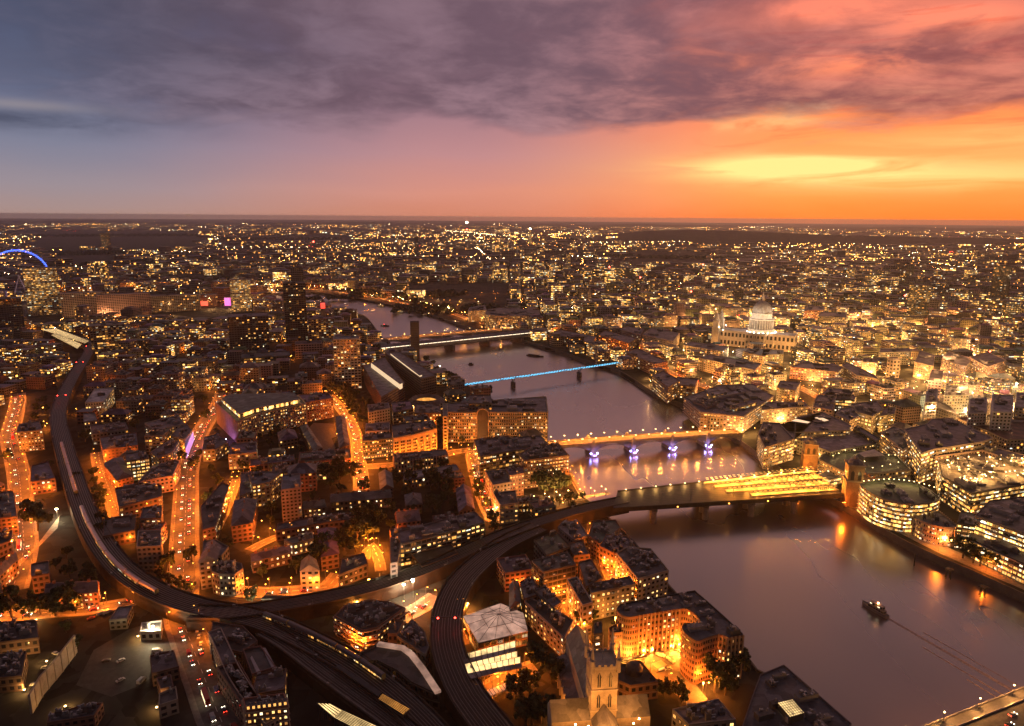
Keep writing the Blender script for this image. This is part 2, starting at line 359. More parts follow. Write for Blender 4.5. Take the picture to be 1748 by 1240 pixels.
def strip(mb, P, d0, d1, z0, z1=None, mat='plain', bc=(.3, .3, .3), solid=False):
    """a ribbon from offset d0 to d1 at height z0 (flat), or a wall between z0 and z1 when solid"""
    A, B = offs(P, d0), offs(P, d1)
    for i in range(len(P)-1):
        a, b, c, d = A[i], B[i], B[i+1], A[i+1]
        if not solid: mb.face([(a.x, a.y, z0), (b.x, b.y, z0), (c.x, c.y, z0), (d.x, d.y, z0)], mat, bc)
        else:
            mb.face([(a.x, a.y, z1), (b.x, b.y, z1), (c.x, c.y, z1), (d.x, d.y, z1)], mat, bc)
            mb.face([(a.x, a.y, z0), (d.x, d.y, z0), (d.x, d.y, z1), (a.x, a.y, z1)], mat, bc)
            mb.face([(b.x, b.y, z0), (b.x, b.y, z1), (c.x, c.y, z1), (c.x, c.y, z0)], mat, bc)
    if solid:
        for a, b in ((A[0], B[0]), (B[-1], A[-1])):
            mb.face([(a.x, a.y, z0), (a.x, a.y, z1), (b.x, b.y, z1), (b.x, b.y, z0)], mat, bc)
def resample(P, step):
    out = []; acc = 0.0; nxt = step*.5
    for a, b in zip(P[:-1], P[1:]):
        L = (b-a).length
        while nxt <= acc+L:
            t = (nxt-acc)/L; q = a.lerp(b, t); d = (b-a).normalized(); out.append((q, d)); nxt += step
        acc += L
    return out

# ------------------------------------------------------------------ ground, river
def px(pts, z=0.0): return Q('p', pts, z)
south_edge = px([(470, 512), (526, 524), (585, 533), (622, 540), (650, 574), (668, 592), (700, 606), (727, 622), (778, 648), (825, 674), (880, 708), (930, 752), (966, 800), (992, 846), (1030, 878), (1070, 912), (1132, 990), (1160, 1022), (1262, 1106), (1292, 1146), (1345, 1170), (1470, 1262), (1640, 1400), (1800, 1560)], 0)
north_edge = px([(470, 494), (526, 498), (578, 505), (633, 514), (691, 526), (743, 540), (790, 556), (850, 572), (890, 581), (914, 588), (957, 600), (1009, 619), (1056, 633), (1091, 654), (1117, 671), (1140, 680), (1168, 692), (1188, 710), (1222, 730), (1259, 749), (1298, 778), (1340, 806), (1400, 842), (1437, 860), (1470, 880), (1508, 904), (1547, 926), (1602, 952), (1656, 974), (1748, 1016), (1900, 1085), (2100, 1180)], 0)
FAR = 44000      # the sea of houses ends where the curve of the earth would hide it
ARC = lambda a0, a1, n: [(FAR*math.sin(R(a0+(a1-a0)*k/n)), FAR*math.cos(R(a0+(a1-a0)*k/n))) for k in range(n+1)]
def land(name, edge, rest, label):
    poly = [Vector((p.x, p.y, 0)) for p in edge] + [Vector((x, y, 0)) for x, y in rest]
    me = bpy.data.meshes.new(name)
    from mathutils.geometry import tessellate_polygon
    tris = [t for t in tessellate_polygon([poly])]
    vs = [tuple(p) for p in poly]; n = len(edge)
    fs = [tuple(t) for t in tris]
    for k in range(n-1):
        b = len(vs); a, c = poly[k], poly[k+1]
        vs += [(a.x, a.y, 0), (c.x, c.y, 0), (c.x, c.y, WATER_Z-1), (a.x, a.y, WATER_Z-1)]; fs.append((b, b+1, b+2, b+3))
    me.from_pydata(vs, [], fs); me.materials.append(MATS['ground']); me.update()
    o = bpy.data.objects.new(name, me); COL.objects.link(o); tag(o, label, kind='structure')
    return o
land('ground', south_edge, [(1500, -3000), (-12000, -3000)]+ARC(-95, -20, 40)+[(-3000, 9000), (-1500, 4200)], 'dark city ground of the south bank beside the river')
land('ground', north_edge, [(4000, -500)]+ARC(91, -20.02, 60)+[(-3005, 9010), (-1520, 4260)], 'dark city ground of the north bank out to the horizon')
wpoly = [(p.x, p.y, WATER_Z) for p in south_edge]+[(p.x, p.y, WATER_Z) for p in reversed(north_edge)]
mb = MB()
for k in range(22):      # broad sheets from bank to bank, wider than the river so that the walls meet them
    pass
mb.face([(-2500, -400, WATER_Z), (2500, -400, WATER_Z), (2500, 5200, WATER_Z), (-2500, 5200, WATER_Z)], 'water')
tag(mb.build('river'), 'broad dusk river reflecting the sky between the embankments', kind='structure')
mark([(p[0], p[1]) for p in wpoly], 6)
def quay(name, edge, side, label, col):
    E = smooth(edge, 25); mb = MB()
    strip(mb, E, -.5*side, .6*side, WATER_Z-1, 1.1, 'plain', col, solid=True)
    tag(mb.build(name), label, 'river wall')
quay('embankment_wall', south_edge, -1, 'dark stone river wall along the south bank', (.13, .11, .1))
quay('embankment_wall', north_edge, 1, 'dark stone river wall along the north bank', (.13, .11, .1))
# low ridges on the horizon
def hill(pts, label, depth):
    mb = MB(); n = len(pts)
    for k in range(n-1):
        (x0, d0, h0), (x1, d1, h1) = pts[k], pts[k+1]
        def at(xp, dist, z):
            r = ray(xp, 375); s = dist/math.hypot(r.x, r.y); return (r.x*s, r.y*s, z)
        f0, f1 = at(x0, d0, 0), at(x1, d1, 0); t0, t1 = at(x0, d0+depth, h0), at(x1, d1+depth, h1); b0, b1 = at(x0, d0+2.2*depth, 0), at(x1, d1+2.2*depth, 0)
        mb.face([f0, f1, t1, t0], 'ground'); mb.face([t0, t1, b1, b0], 'ground')
    tag(mb.build('hills'), label, kind='structure')
hill([(1000, 7600, 5), (1060, 7500, 70), (1110, 7300, 105), (1180, 7200, 120), (1260, 7100, 115), (1350, 7200, 98), (1450, 7400, 80), (1560, 7700, 70), (1680, 8200, 62), (1800, 8600, 40)], 'dark wooded ridge on the far right skyline', 900)
hill([(-300, 20000, 20)]+[(x, 19500+1500*math.sin(x*.011), 38+22*math.sin(x*.013)+16*math.sin(x*.041+1)) for x in range(-200, 2001, 50)], 'faint hills along the whole horizon', 3000)
make_emit('lit_strip', (1.0, .8, .52), 2.6, 'NONE')
make_emit('platform_lamp', (1.0, .5, .1), 1.8, 'NONE')
make_litglass('market_glass', (1.0, .56, .4), .42)
make_emit('violet_side_glow', (.42, .3, 1.0), .6, 'NONE')
make_emit('lit_skylight', (1.0, .7, .4), .75, 'NONE', (.6, .5, .4))
make_emit('church_flood', (1.0, .72, .42), 70)
make_emit('church_lamp', (1.0, .5, .12), 16, 'NONE')
make_emit('red_glow', (1.0, .05, .03), 1.8, 'NONE')
make_emit('sodium_low', (1.0, .36, .05), 14, 'NONE'); make_emit('garden_lamp', (1.0, .7, .26), 8, 'NONE'); make_emit('roof_lamp', (1.0, .62, .25), 9, 'NONE')
make_emit('mid_lamp', (1.0, .38, .06), 20, 'NONE'); make_emit('mid_lamp_pale', (1.0, .68, .32), 20, 'NONE')
make_emit('glare', (1.0, .80, .42), 60, 'NONE'); make_emit('glare_orange', (1.0, .36, .05), 40, 'NONE')
make_emit('warm_small', (1.0, .6, .25), 30, 'NONE')
make_emit('boat_lamp', (1.0, .4, .12), 60)
# point lights of the lamps, plus added lights without a fixture: one datablock per kind
LPOW = dict(platform=(5200, (1, .34, .035)), court=(15000, (1, .38, .045)), wash=(9000, (1, .36, .06)), tower=(60000, (1, .5, .17)), dome=(9000, (1, .8, .55)), sodium=(10500, (1, .2, .012)), sodium_low=(1800, (1, .22, .015)), warm_lamp=(8500, (1, .42, .1)), deck=(9000, (1, .33, .05)), cool_lamp=(50000, (1, .72, .36)), violet=(4500, (.5, .25, 1)), garden=(700, (1, .65, .22)), roof=(3200, (1, .5, .13)),
            church_lamp=(9000, (1, .3, .035)), gold=(24000, (1, .46, .11)), mid_lamp=(6000, (1, .22, .015)), mid_lamp_pale=(10000, (1, .48, .13)), glare=(16000, (1, .8, .45)), glare_orange=(14000, (1, .33, .04)))
LDAT = {}
def light(parent, loc, kind):
    if kind not in LDAT: l = LDAT[kind] = bpy.data.lights.new('lamp_or_fill_light', 'POINT'); l.energy, l.color = LPOW[kind]; l.shadow_soft_size = .3
    o = bpy.data.objects.new('lamp_or_fill_light', LDAT[kind]); COL.objects.link(o); o.location = loc
    if parent is not None: o.parent = parent
    return o
# ------------------------------------------------------------------ roads, squares
LAMPS = []      # (position, heading, kind, street)
CARS = []       # (position, heading, kind, street)
def road(name, pts, width, label, walk=3.0, lamp=28, kind='sodium', mark_=True, bc=(.09, .08, .075), cars=0, zm='p', both=True):
    P = smooth(Q(zm, pts), 10); mb = MB(); w = width/2
    strip(mb, P, -w, w, .06, mat='asphalt', bc=tuple(min(c*1.15, .3) for c in bc))
    if walk: 
        for s in (-1, 1): strip(mb, P, s*w, s*(w+walk), -.2, .19, 'asphalt', (.2, .18, .16), solid=True)
    if mark_:
        for q, d in resample(P, 9):
            n = Vector((d.y, -d.x, 0))*.12; e = d*2.2
            mb.face([(q-e-n).to_tuple()[:2]+(.08,), (q-e+n).to_tuple()[:2]+(.08,), (q+e+n).to_tuple()[:2]+(.08,), (q+e-n).to_tuple()[:2]+(.08,)], 'paint', (.7, .68, .62))
    o = mb.build('road'); tag(o, label, kind='structure')
    A, B = offs(P, -w-walk-2), offs(P, w+walk+2); mark([(p.x, p.y) for p in A+B[::-1]])
    if lamp:
        for k, (q, d) in enumerate(resample(P, lamp)):
            n = Vector((d.y, -d.x, 0)); s = 1 if k % 2 else -1
            for ss in ((1, -1) if both else (s,)):
                LAMPS.append((q+n*ss*(w+.8), math.atan2(-n.y*ss, -n.x*ss), kind, name))
    if cars:
        for k, (q, d) in enumerate(resample(P, cars)):
            n = Vector((d.y, -d.x, 0))
            for lane, rev in ((.5, 0), (-.5, 1)):
                if random.random() < .72:
                    CARS.append((q+n*lane*w*.8+d*random.uniform(-.3, .3)*cars, math.atan2(d.y, d.x)+(math.pi if rev else 0), 'moving', name))
    return P
def square(poly, label, z=.07, bc=(.14, .12, .1), zm='p'):
    P = Q(zm, poly); mb = MB(); mb.face([(p.x, p.y, z) for p in (P if area(P) > 0 else P[::-1])], 'asphalt', bc)
    tag(mb.build('pavement'), label, kind='structure'); mark([(p.x, p.y) for p in P], 2)
def area(P): return .5*sum(P[i][0]*P[(i+1) % len(P)][1]-P[(i+1) % len(P)][0]*P[i][1] for i in range(len(P)))

road('the wide main road', [(420, 1290), (380, 1235), (350, 1160), (325, 1095), (309, 1045), (312, 1000), (314, 950), (316, 890), (318, 840), (320, 805), (330, 765), (344, 735), (358, 712), (372, 692), (382, 670)], 15, 'wide main road running under the railway towards the horizon', cars=15, lamp=30)
road('the left-hand street', [(20, 1010), (40, 940), (38, 890), (36, 850), (32, 810), (24, 775), (17, 745), (24, 715), (30, 690), (30, 672)], 13, 'sodium-lit street along the left edge behind the tree', cars=20, lamp=28)
road('the short lit street by the viaduct', [(205, 885), (188, 840), (172, 795), (168, 772)], 9, 'short orange street between the viaduct and the dark block', lamp=16)
road('the narrow lit lane', [(368, 905), (386, 868), (400, 832), (404, 818)], 6, 'narrow orange lane sloping between dark roofs', lamp=13, walk=1.5)
road('the estate street', [(560, 675), (580, 695), (598, 722), (609, 750), (612, 785), (616, 815), (617, 838)], 9, 'orange street running past the housing estate', lamp=15, cars=22)
road('the estate cross street', [(600, 798), (640, 796), (690, 792), (740, 782), (775, 772), (806, 768)], 9, 'orange cross street under the arched office', lamp=14)
road('the street by the brick offices', [(806, 768), (812, 800), (820, 830), (832, 862), (846, 890)], 10, 'orange street beside the brick office blocks', lamp=14, cars=18)
road('the lane under the terrace', [(-20, 1052), (40, 1050), (100, 1044), (160, 1040), (215, 1030), (238, 1022)], 8, 'orange lane in front of the long terrace', lamp=15, cars=18)
road('the lit market street', [(600, 1120), (640, 1085), (680, 1058), (720, 1036), (745, 1018)], 8, 'orange street in front of the wedge-shaped brick block', lamp=11, cars=14)
road('the river alley', [(1010, 905), (1018, 930), (1034, 970), (1050, 1000), (1062, 1030)], 6, 'bright orange alley between the old warehouses', lamp=10, walk=1.2, kind='sodium')
road('the alley by the dark offices', [(955, 1022), (966, 1046), (982, 1070), (1000, 1100)], 5, 'orange alley between the dark office blocks', lamp=12, walk=1.2)
road('the gardens lane', [(425, 940), (470, 918), (530, 905), (580, 908)], 6, 'orange lane behind the dark terraces', lamp=15, walk=1.5)
road('the curved lane', [(400, 1010), (450, 1012), (505, 1009), (560, 1002), (580, 980)], 8, 'orange curved lane with a bus below the railway', lamp=15, cars=14)
road('the street by the glass office', [(622, 955), (634, 930), (648, 960), (650, 975)], 6, 'short orange street beside the long glass office', lamp=12, walk=1)
road('the market approach', [(805, 990), (786, 1040), (792, 1075), (800, 1100)], 5, 'bright orange lane beside the railway curve', lamp=11, walk=1)
road('the market lane', [(790, 1190), (830, 1180), (880, 1150), (915, 1140)], 8, 'orange lane under the market roofs', lamp=12)
road('the riverside walk', [(1452, 858), (1500, 884), (1560, 914), (1620, 944), (1690, 974), (1780, 1012)], 9, 'paved riverside walk lit by orange lamps', lamp=17, kind='sodium', mark_=False, bc=(.22, .18, .15), both=False)
road('the far embankment road', [(1460, 700), (1300, 690), (1190, 655), (1080, 610), (985, 582), (930, 572)], 12, 'lit road along the far bank behind the bridges', lamp=26, cars=40)
road('the upper embankment', [(855, 561), (800, 545), (760, 532), (700, 520), (640, 508), (570, 498), (500, 492), (400, 493), (250, 496), (110, 500)], 12, 'lamp-lined embankment road at the far bend of the river', lamp=34, cars=70)
road('the city street', [(1300, 640), (1360, 660), (1420, 690), (1480, 712)], 10, 'lit street among the offices of the far bank', lamp=24)
road('the cathedral street', [(1380, 640), (1460, 652), (1560, 668), (1640, 682), (1760, 700)], 12, 'bright street between pale stone buildings on the far bank', lamp=18, kind='warm_lamp')
road('the quay path', [(972, 806), (984, 830), (997, 850)], 5, 'lit quay path at the foot of the brick block', lamp=9, walk=0, mark_=False, bc=(.22, .2, .17), both=False)
road('the tree-lined path', [(838, 886), (890, 868), (940, 855), (1000, 848), (1040, 842)], 6, 'lamp-lit path along the railway to the river', lamp=11, walk=0, mark_=False, bc=(.18, .16, .12), kind='warm_lamp')
square([(1050, 1122), (1084, 1112), (1161, 1106), (1161, 1136), (1202, 1187), (1214, 1200), (1174, 1202), (1125, 1164), (1089, 1128)], 'orange-lit office courtyard with parked vans')
square([(160, 1110), (220, 1075), (262, 1062), (300, 1110), (285, 1140), (240, 1170), (190, 1190), (130, 1170)], 'dark gravel yard with parked cars', bc=(.045, .04, .036))
square([(28, 960), (60, 935), (102, 880), (98, 902), (40, 960), (20, 975)], 'pale square beside the round tree', bc=(.3, .24, .18))
square([(510, 740), (560, 735), (573, 765), (552, 790)], 'orange-lit estate courtyard', bc=(.14, .12, .1))
square([(535, 722), (510, 752), (540, 760), (575, 745), (572, 724)], 'orange-lit parking court of the estate', bc=(.15, .13, .11), z=.1)
for (x, y) in ((572, 733), (577, 741), (518, 750), (487, 757), (530, 758), (545, 780), (600, 760)): LAMPS.append((G(x, y), 0.0, 'sodium', 'the estate courtyards'))
for (x, y) in ((1060, 1118), (1085, 1114), (1110, 1110), (1135, 1106), (1152, 1112), (1160, 1128), (1172, 1150), (1190, 1172), (1204, 1188), (1110, 1150), (1140, 1172), (1100, 1132)): LAMPS.append((G(x, y), 0.0, 'sodium', 'the office courtyard'))

for x, y in ((30, 1135), (80, 1133), (42, 1182), (20, 1172), (62, 1062), (236, 1090), (268, 1212), (112, 1210)): LAMPS.append((G(x, y), 0.0, 'roof', 'the dark sheds at lower left'))
# ------------------------------------------------------------------ railway viaducts
RAILS = {}
def viaduct(pts, width, z, label, tracks=4, zm='p', key=None, arches=True, bc=(.022, .02, .02)):
    P = smooth(Q(zm, pts, z), 9); w = width/2
    o = thing('railway_viaduct', (P[0].x, P[0].y, 0), label, 'railway viaduct')
    mb = MB(o.location); strip(mb, P, -w, w, z-1.6, z, 'roofing', bc, solid=True); mb.build('deck', o)
    for s in (-1, 1):
        mb = MB(o.location); strip(mb, P, s*(w-.5), s*w, 0, z+1.3, 'plain', (.04, .03, .026), solid=True)
        if arches:
            D = resample(P, 11)
            for q, d in D:
                n = Vector((d.y, -d.x, 0)); c = q+n*(s*(w+.05))
                arc = [c-d*3.4]+[c+d*(-3.4*math.cos(a)) for a in np.linspace(0, math.pi, 7)]+[c+d*3.4]
                hh = [0.0]+[z*.42+2.4*math.sin(a) for a in np.linspace(0, math.pi, 7)]+[0.0]
                pts3 = [(p.x, p.y, h) for p, h in zip(arc, hh)]
                mb.face(pts3 if s > 0 else pts3[::-1], 'roofing', (.015, .012, .012))
        mb.build('parapet_wall', o)
    # line-side clutter: cable troughs, cabinets, lamp posts
    mb = MB(o.location); strip(mb, P, w-2.2, w-1.5, z+.02, z+.35, 'plain', (.2, .18, .17), solid=True); strip(mb, P, -w+1.5, -w+2.0, z+.02, z+.3, 'plain', (.16, .14, .14), solid=True); mb.build('cable_trough', o)
    for k, (q, d) in enumerate(resample(P, 46)):
        n = Vector((d.y, -d.x, 0)); s = 1 if k % 2 else -1; c = q+n*(s*(w-1.1)); mb = MB(o.location); mb.box((c.x, c.y, z), (1.6, .9, 1.7), math.atan2(d.y, d.x), 'metal', (.3, .29, .28)); mb.tube((c.x+d.x*2, c.y+d.y*2, z), (c.x+d.x*2, c.y+d.y*2, z+4.5), .1, n=5, mat='metal', bc=(.25, .25, .25)); mb.build('signal_cabinet', o)
    mb = MB(o.location)
    for k in range(tracks):
        c = (k-(tracks-1)/2)*(width-5)/tracks
        strip(mb, P, c-1.5, c+1.5, z+.06, mat='plain', bc=(.04, .034, .031))
        for g in (-.75, .75): strip(mb, P, c+g-.13, c+g+.13, z+.12, z+.3, 'metal', (.2, .17, .17), solid=True)
    mb.build('track', o)
    A, B = offs(P, -w-2), offs(P, w+2); mark([(p.x, p.y) for p in A+B[::-1]])
    RAILS[key] = (P, w, z, tracks); return o
viaduct([(780, 1310), (735, 1250), (665, 1182), (580, 1122), (470, 1068), (400, 1048), (330, 1034), (262, 1008), (205, 968), (165, 915), (140, 860), (120, 800), (106, 750), (99, 710), (110, 672), (128, 638), (145, 612), (153, 594), (140, 580), (112, 569), (85, 562)], 17.5, 8, 'long curved brick railway viaduct sweeping across the left of the city', 4, key='main')
viaduct([(328, 1046), (400, 1046), (470, 1036), (560, 1020), (650, 998), (740, 966), (820, 930), (890, 902), (950, 882), (1006, 867), (1066, 855)], 15, 8.05, 'dark railway viaduct curving from the main line to the river bridge', 3, key='chord')
viaduct([(880, 1300), (840, 1243), (800, 1190), (775, 1140), (762, 1090), (766, 1040), (786, 995), (822, 958), (862, 928), (920, 900)], 19, 8.1, 'broad dark railway curve bending past the market roofs', 4, key='curve')

viaduct([(452, 1076), (492, 1100), (545, 1140), (600, 1180), (650, 1216), (720, 1270)], 13, 7.9, 'lighter brown railway viaduct running below the main line towards the bottom edge', 2, key='approach', bc=(.085, .07, .066))
def train(key, s0, ncar, off, body, label):
    P, w, z, _ = RAILS[key]; L = 19.5; pts = resample(offs(P, off), 1.0); o = None; made = 0
    for k in range(ncar):
        i0, i1 = int(s0+k*(L+.8)), int(s0+k*(L+.8)+L)
        if i1 >= len(pts): break
        a, b = pts[i0][0], pts[i1][0]; c = (a+b)/2; rz = math.atan2(b.y-a.y, b.x-a.x)
        if o is None: o = thing('train', (c.x, c.y, z), label, 'train', 'passenger trains on the viaduct')
        ln = (b-a).length
        mb = MB(o.location); C = Vector((c.x, c.y, z))
        d = Vector((math.cos(rz), math.sin(rz), 0)); n = Vector((-d.y, d.x, 0))
        sec = [(-1.4, .5), (1.4, .5), (1.45, 2.3), (1.2, 3.3), (.6, 3.75), (-.6, 3.75), (-1.2, 3.3), (-1.45, 2.3)]
        A = [C-d*ln/2+n*y+Vector((0, 0, h)) for y, h in sec]; B = [C+d*ln/2+n*y+Vector((0, 0, h)) for y, h in sec]
        for m in range(8):
            m2 = (m+1) % 8; side = m in (1, 7)
            mb.face([A[m2], A[m], B[m], B[m2]][::-1], 'facade' if side else 'paint', body if not side else (.2, .18, .2), (random.random(), .9, .6), [(0, 0), (0, 1), (8, 1), (8, 0)] if m == 1 else [(0, 1), (0, 0), (8, 0), (8, 1)])
        mb.face(A, 'paint', (.3, .26, .1)); mb.face(B[::-1], 'paint', (.3, .26, .1))
        mb.build('carriage', o)
    return o
train('main', 250, 9, -1.6, (.5, .38, .42), 'pale grey passenger train rounding the left curve of the viaduct')
train('main', 470, 8, -1.6, (.46, .36, .4), 'pale grey passenger train on the straight of the viaduct at far left')
train('main', 72, 5, 3.4, (.12, .1, .11), 'dark passenger train at the foot of the photo on the viaduct')

def gantry(key, s, label):
    P, w, z, _ = RAILS[key]; q, d = resample(P, 1.0)[int(s)]; rz = math.atan2(d.y, d.x)
    o = thing('signal_gantry', (q.x, q.y, z), label, 'signal gantry', 'signal gantries over the railway', rz)
    def bl(name, f):
        mb = MB(); f(mb); x = mb.build(name, o, loc=(0, 0, 0)); return x
    for sgn in (-1, 1): bl('post', lambda mb: mb.box((0, sgn*(w-1), 0), (.3, .3, 6.2), mat='metal', bc=(.1, .1, .1)))
    bl('beam', lambda mb: mb.box((0, 0, 6.2), (.5, 2*w-1.6, .6), mat='metal', bc=(.1, .1, .1)))
    for yy in (-w*.55, w*.5):
        bl('signal_light', lambda mb: mb.lathe((-.4, yy, 5.6), [(.01, 0), (.45, .3), (.45, .6), (.01, .9)], 8, 'red_lamp'))
LT = {k: len(resample(v[0], 1.0)) for k, v in RAILS.items()}
gantry('main', LT['main']*.55, 'signal gantry with red lights at the bend of the viaduct')
gantry('main', LT['main']*.70, 'signal gantry with red lights halfway up the left viaduct')
gantry('main', LT['main']*.80, 'signal gantry with red lights at the far end of the left viaduct')
gantry('curve', LT['curve']*.42, 'dark signal gantry across the railway curve by the market')

# ------------------------------------------------------------------ bridges
def frame_between(a, b):
    d = Vector((b.x-a.x, b.y-a.y, 0)); L = d.length; d.normalize(); return d, Vector((-d.y, d.x, 0)), L
def arch_bridge(pA, pB, z, width, piers, label, name='road_bridge', blue=True, lamps=14, wall=(.34, .27, .2), near_lamp=True, deckbc=(.34, .26, .17), lampname='', pier_px=None):
    a, b = G(*pA, z), G(*pB, z); d, n, L = frame_between(a, b)
    if n.y < 0: n = -n                     # n points away from the camera
    o = thing(name, (a.x, a.y, 0), label, 'bridge')
    def pt(t, off, h): q = a+d*(t*L)+n*off; return (q.x, q.y, h)
    mb = MB(o.location)
    for k in range(24):
        t0, t1 = k/24, (k+1)/24; c0, c1 = [1.2*math.sin(math.pi*t) for t in (t0, t1)]
        mb.face([pt(t0, 0, z+c0), pt(t1, 0, z+c1), pt(t1, width, z+c1), pt(t0, width, z+c0)], 'asphalt', deckbc)
        mb.face([pt(t0, 0, z+c0-1.3), pt(t1, 0, z+c1-1.3), pt(t1, 0, z+c1), pt(t0, 0, z+c0)], 'plain', wall)
        mb.face([pt(t0, width, z+c0), pt(t1, width, z+c1), pt(t1, width, z+c1-1.3), pt(t0, width, z+c0-1.3)], 'plain', wall)
        mb.face([pt(t1, 0, z+c1-1.3), pt(t0, 0, z+c0-1.3), pt(t0, width, z+c0-1.3), pt(t1, width, z+c1-1.3)], 'plain', (.12, .1, .09))
    mb.build('deck', o)
    for off in (.25, width-.25):
        mb = MB(o.location)
        for k in range(24):
            t0, t1 = k/24, (k+1)/24; c0, c1 = [1.2*math.sin(math.pi*t) for t in (t0, t1)]
            for s in (-.2, .2): 
                q = [pt(t0, off+s, z+c0), pt(t1, off+s, z+c1), pt(t1, off+s, z+c1+1.2), pt(t0, off+s, z+c0+1.2)]; mb.face(q if s < 0 else q[::-1], 'plain', wall)
            mb.face([pt(t0, off-.2, z+c0+1.2), pt(t1, off-.2, z+c1+1.2), pt(t1, off+.2, z+c1+1.2), pt(t0, off+.2, z+c0+1.2)], 'plain', wall)
        mb.build('parapet', o)
    edges = [0.0]+piers+[1.0]
    for t0, t1 in zip(edges[:-1], edges[1:]):
        mb = MB(o.location); m = 12
        for off in (.4, width*.35, width*.65, width-.4):
            for k in range(m):
                s0, s1 = k/m, (k+1)/m; u0, u1 = t0+(t1-t0)*s0, t0+(t1-t0)*s1
                rise = z-2.0-WATER_Z-3
                h0, h1 = [WATER_Z+3+rise*math.sin(math.pi*s)**.75 for s in (s0, s1)]
                top = z-1.25
                q = [pt(u0, off, min(h0, top-.05)), pt(u1, off, min(h1, top-.05)), pt(u1, off, top), pt(u0, off, top)]
                mb.face(q, 'plain', (.32, .3, .34)); mb.face(q[::-1], 'plain', (.32, .3, .34))
        mb.build('arch', o)
    for t in piers:
        mb = MB(o.location); q = a+d*(t*L)+n*(width/2); rz = math.atan2(d.y, d.x)
        mb.box((q.x, q.y, WATER_Z-2), (4.6, width+7, 2-0.0+4), rz, 'plain', (.3, .27, .27))
        mb.box((q.x, q.y, WATER_Z+4), (3.6, width+2.6, z-WATER_Z-3.2), rz, 'plain', (.36, .31, .32))
        for off in (-1.2, width+1.2):
            c = a+d*(t*L)+n*off; mb.box((c.x, c.y, z+.5), (3.0, 2.2, 3.4), rz, 'plain', (.4, .33, .28)); mb.lathe((c.x, c.y, z+3.9), [(1.7, 0), (1.2, .7), (0, 1.6)], 4, 'plain', (.3, .26, .24))
        p = mb.build('pier', o)
        if blue:
            for sgn in (-1, 1):
                lb = MB(o.location); c = a+d*(t*L+sgn*3.6)+n*(-3.4); lb.box((c.x, c.y, WATER_Z+3.8), (.8, .8, .7), 0, 'blue_lamp'); lb.build('floodlight', p)
                lb = MB(o.location); c = a+d*(t*L+sgn*.9)+n*(-6.0); lb.box((c.x, c.y, WATER_Z+2.6), (.7, .7, .6), 0, 'violet_lamp'); lb.build('floodlight', p)
    for k in range(lamps):
        t = (k+.5)/lamps
        for off, on in ((width-.6, True), (.6, near_lamp)):
            if on:
                q = a+d*(t*L)+n*off; LAMPS.append((Vector((q.x, q.y, z+1.0*math.sin(math.pi*t))), math.atan2((-n if off > 1 else n).y, (-n if off > 1 else n).x), 'deck', lampname))
    return o
arch_bridge((936, 764), (1268, 741), 8, 17, [.22, .42, .62, .81], 'lamp-lit road bridge with five shallow arches and blue-lit piers', lampname='the road bridge with blue piers', lamps=15, near_lamp=True)
a_ = [G(640, 583, 9), G(880, 562, 9)]
arch_bridge((640, 585), (905, 561), 9, 30, [.2, .4, .6, .8], 'wide road bridge glowing orange behind the long railway bridge', blue=False, lamps=12, lampname='the wide orange bridge')
arch_bridge((300, 516), (530, 499), 9, 24, [.2, .4, .6, .8], 'far orange road bridge at the bend of the river', blue=False, lamps=9, lampname='the far bridge at the bend')

# long roofed railway bridge with two white light lines
def roofed_bridge():
    z = 8; a, b = G(650, 601, z), G(940, 570, z); d, n, L = frame_between(a, b)
    if n.y < 0: n = -n
    W = 30; rz = math.atan2(d.y, d.x)
    o = thing('railway_bridge', (a.x, a.y, 0), 'long roofed railway bridge with white light lines along both eaves', 'railway bridge')
    c = a+d*L/2+n*W/2
    mb = MB(o.location); mb.box((c.x, c.y, z-2), (L, W, 2), rz, 'plain', (.16, .13, .12)); mb.build('deck', o)
    mb = MB(o.location); zr = z+7
    for k in range(46):        # saw-tooth roof panels
        x0, x1 = (k+.08)/46*L, (k+.8)/46*L
        for w0, w1 in ((1.5, W*.47), (W*.53, W-1.5)):
            p = lambda x, w, h: tuple((a+d*x+n*w)[:2])+(h,)
            mb.face([p(x0, w0, zr), p(x1, w0, zr+1.3), p(x1, w1, zr+1.3), p(x0, w1, zr)], 'roofing', (.10, .09, .12))
            mb.face([p(x1, w0, zr), p(x1+.25, w0, zr+1.3), p(x1+.25, w1, zr+1.3), p(x1, w1, zr)], 'roofing', (.3, .26, .26))
    mb.face([p(0, 0, zr-.3), p(L, 0, zr-.3), p(L, W, zr-.3), p(0, W, zr-.3)], 'roofing', (.06, .055, .06))
    mb.build('roof', o)
    for off in (.3, W-.3):
        mb = MB(o.location)
        for k in range(40):
            t = (k+.5)/40*L; q = a+d*t+n*off; mb.box((q.x, q.y, zr-1.1), (L/40*.86, .45, .7), rz, 'lit_strip')
        mb.build('light_line', o)
        for k in range(21):
            mb = MB(o.location); q = a+d*(k/20*L)+n*off; mb.box((q.x, q.y, z), (.5, .5, 6), rz, 'metal', (.3, .3, .3)); mb.build('roof_post', o)
    for t in (.18, .39, .6, .81):
        mb = MB(o.location); q = a+d*(t*L)+n*W/2
        mb.box((q.x, q.y, WATER_Z-1), (5, W+5, z-WATER_Z-1.05), rz, 'plain', (.2, .16, .14)); mb.build('pier', o)
roofed_bridge()

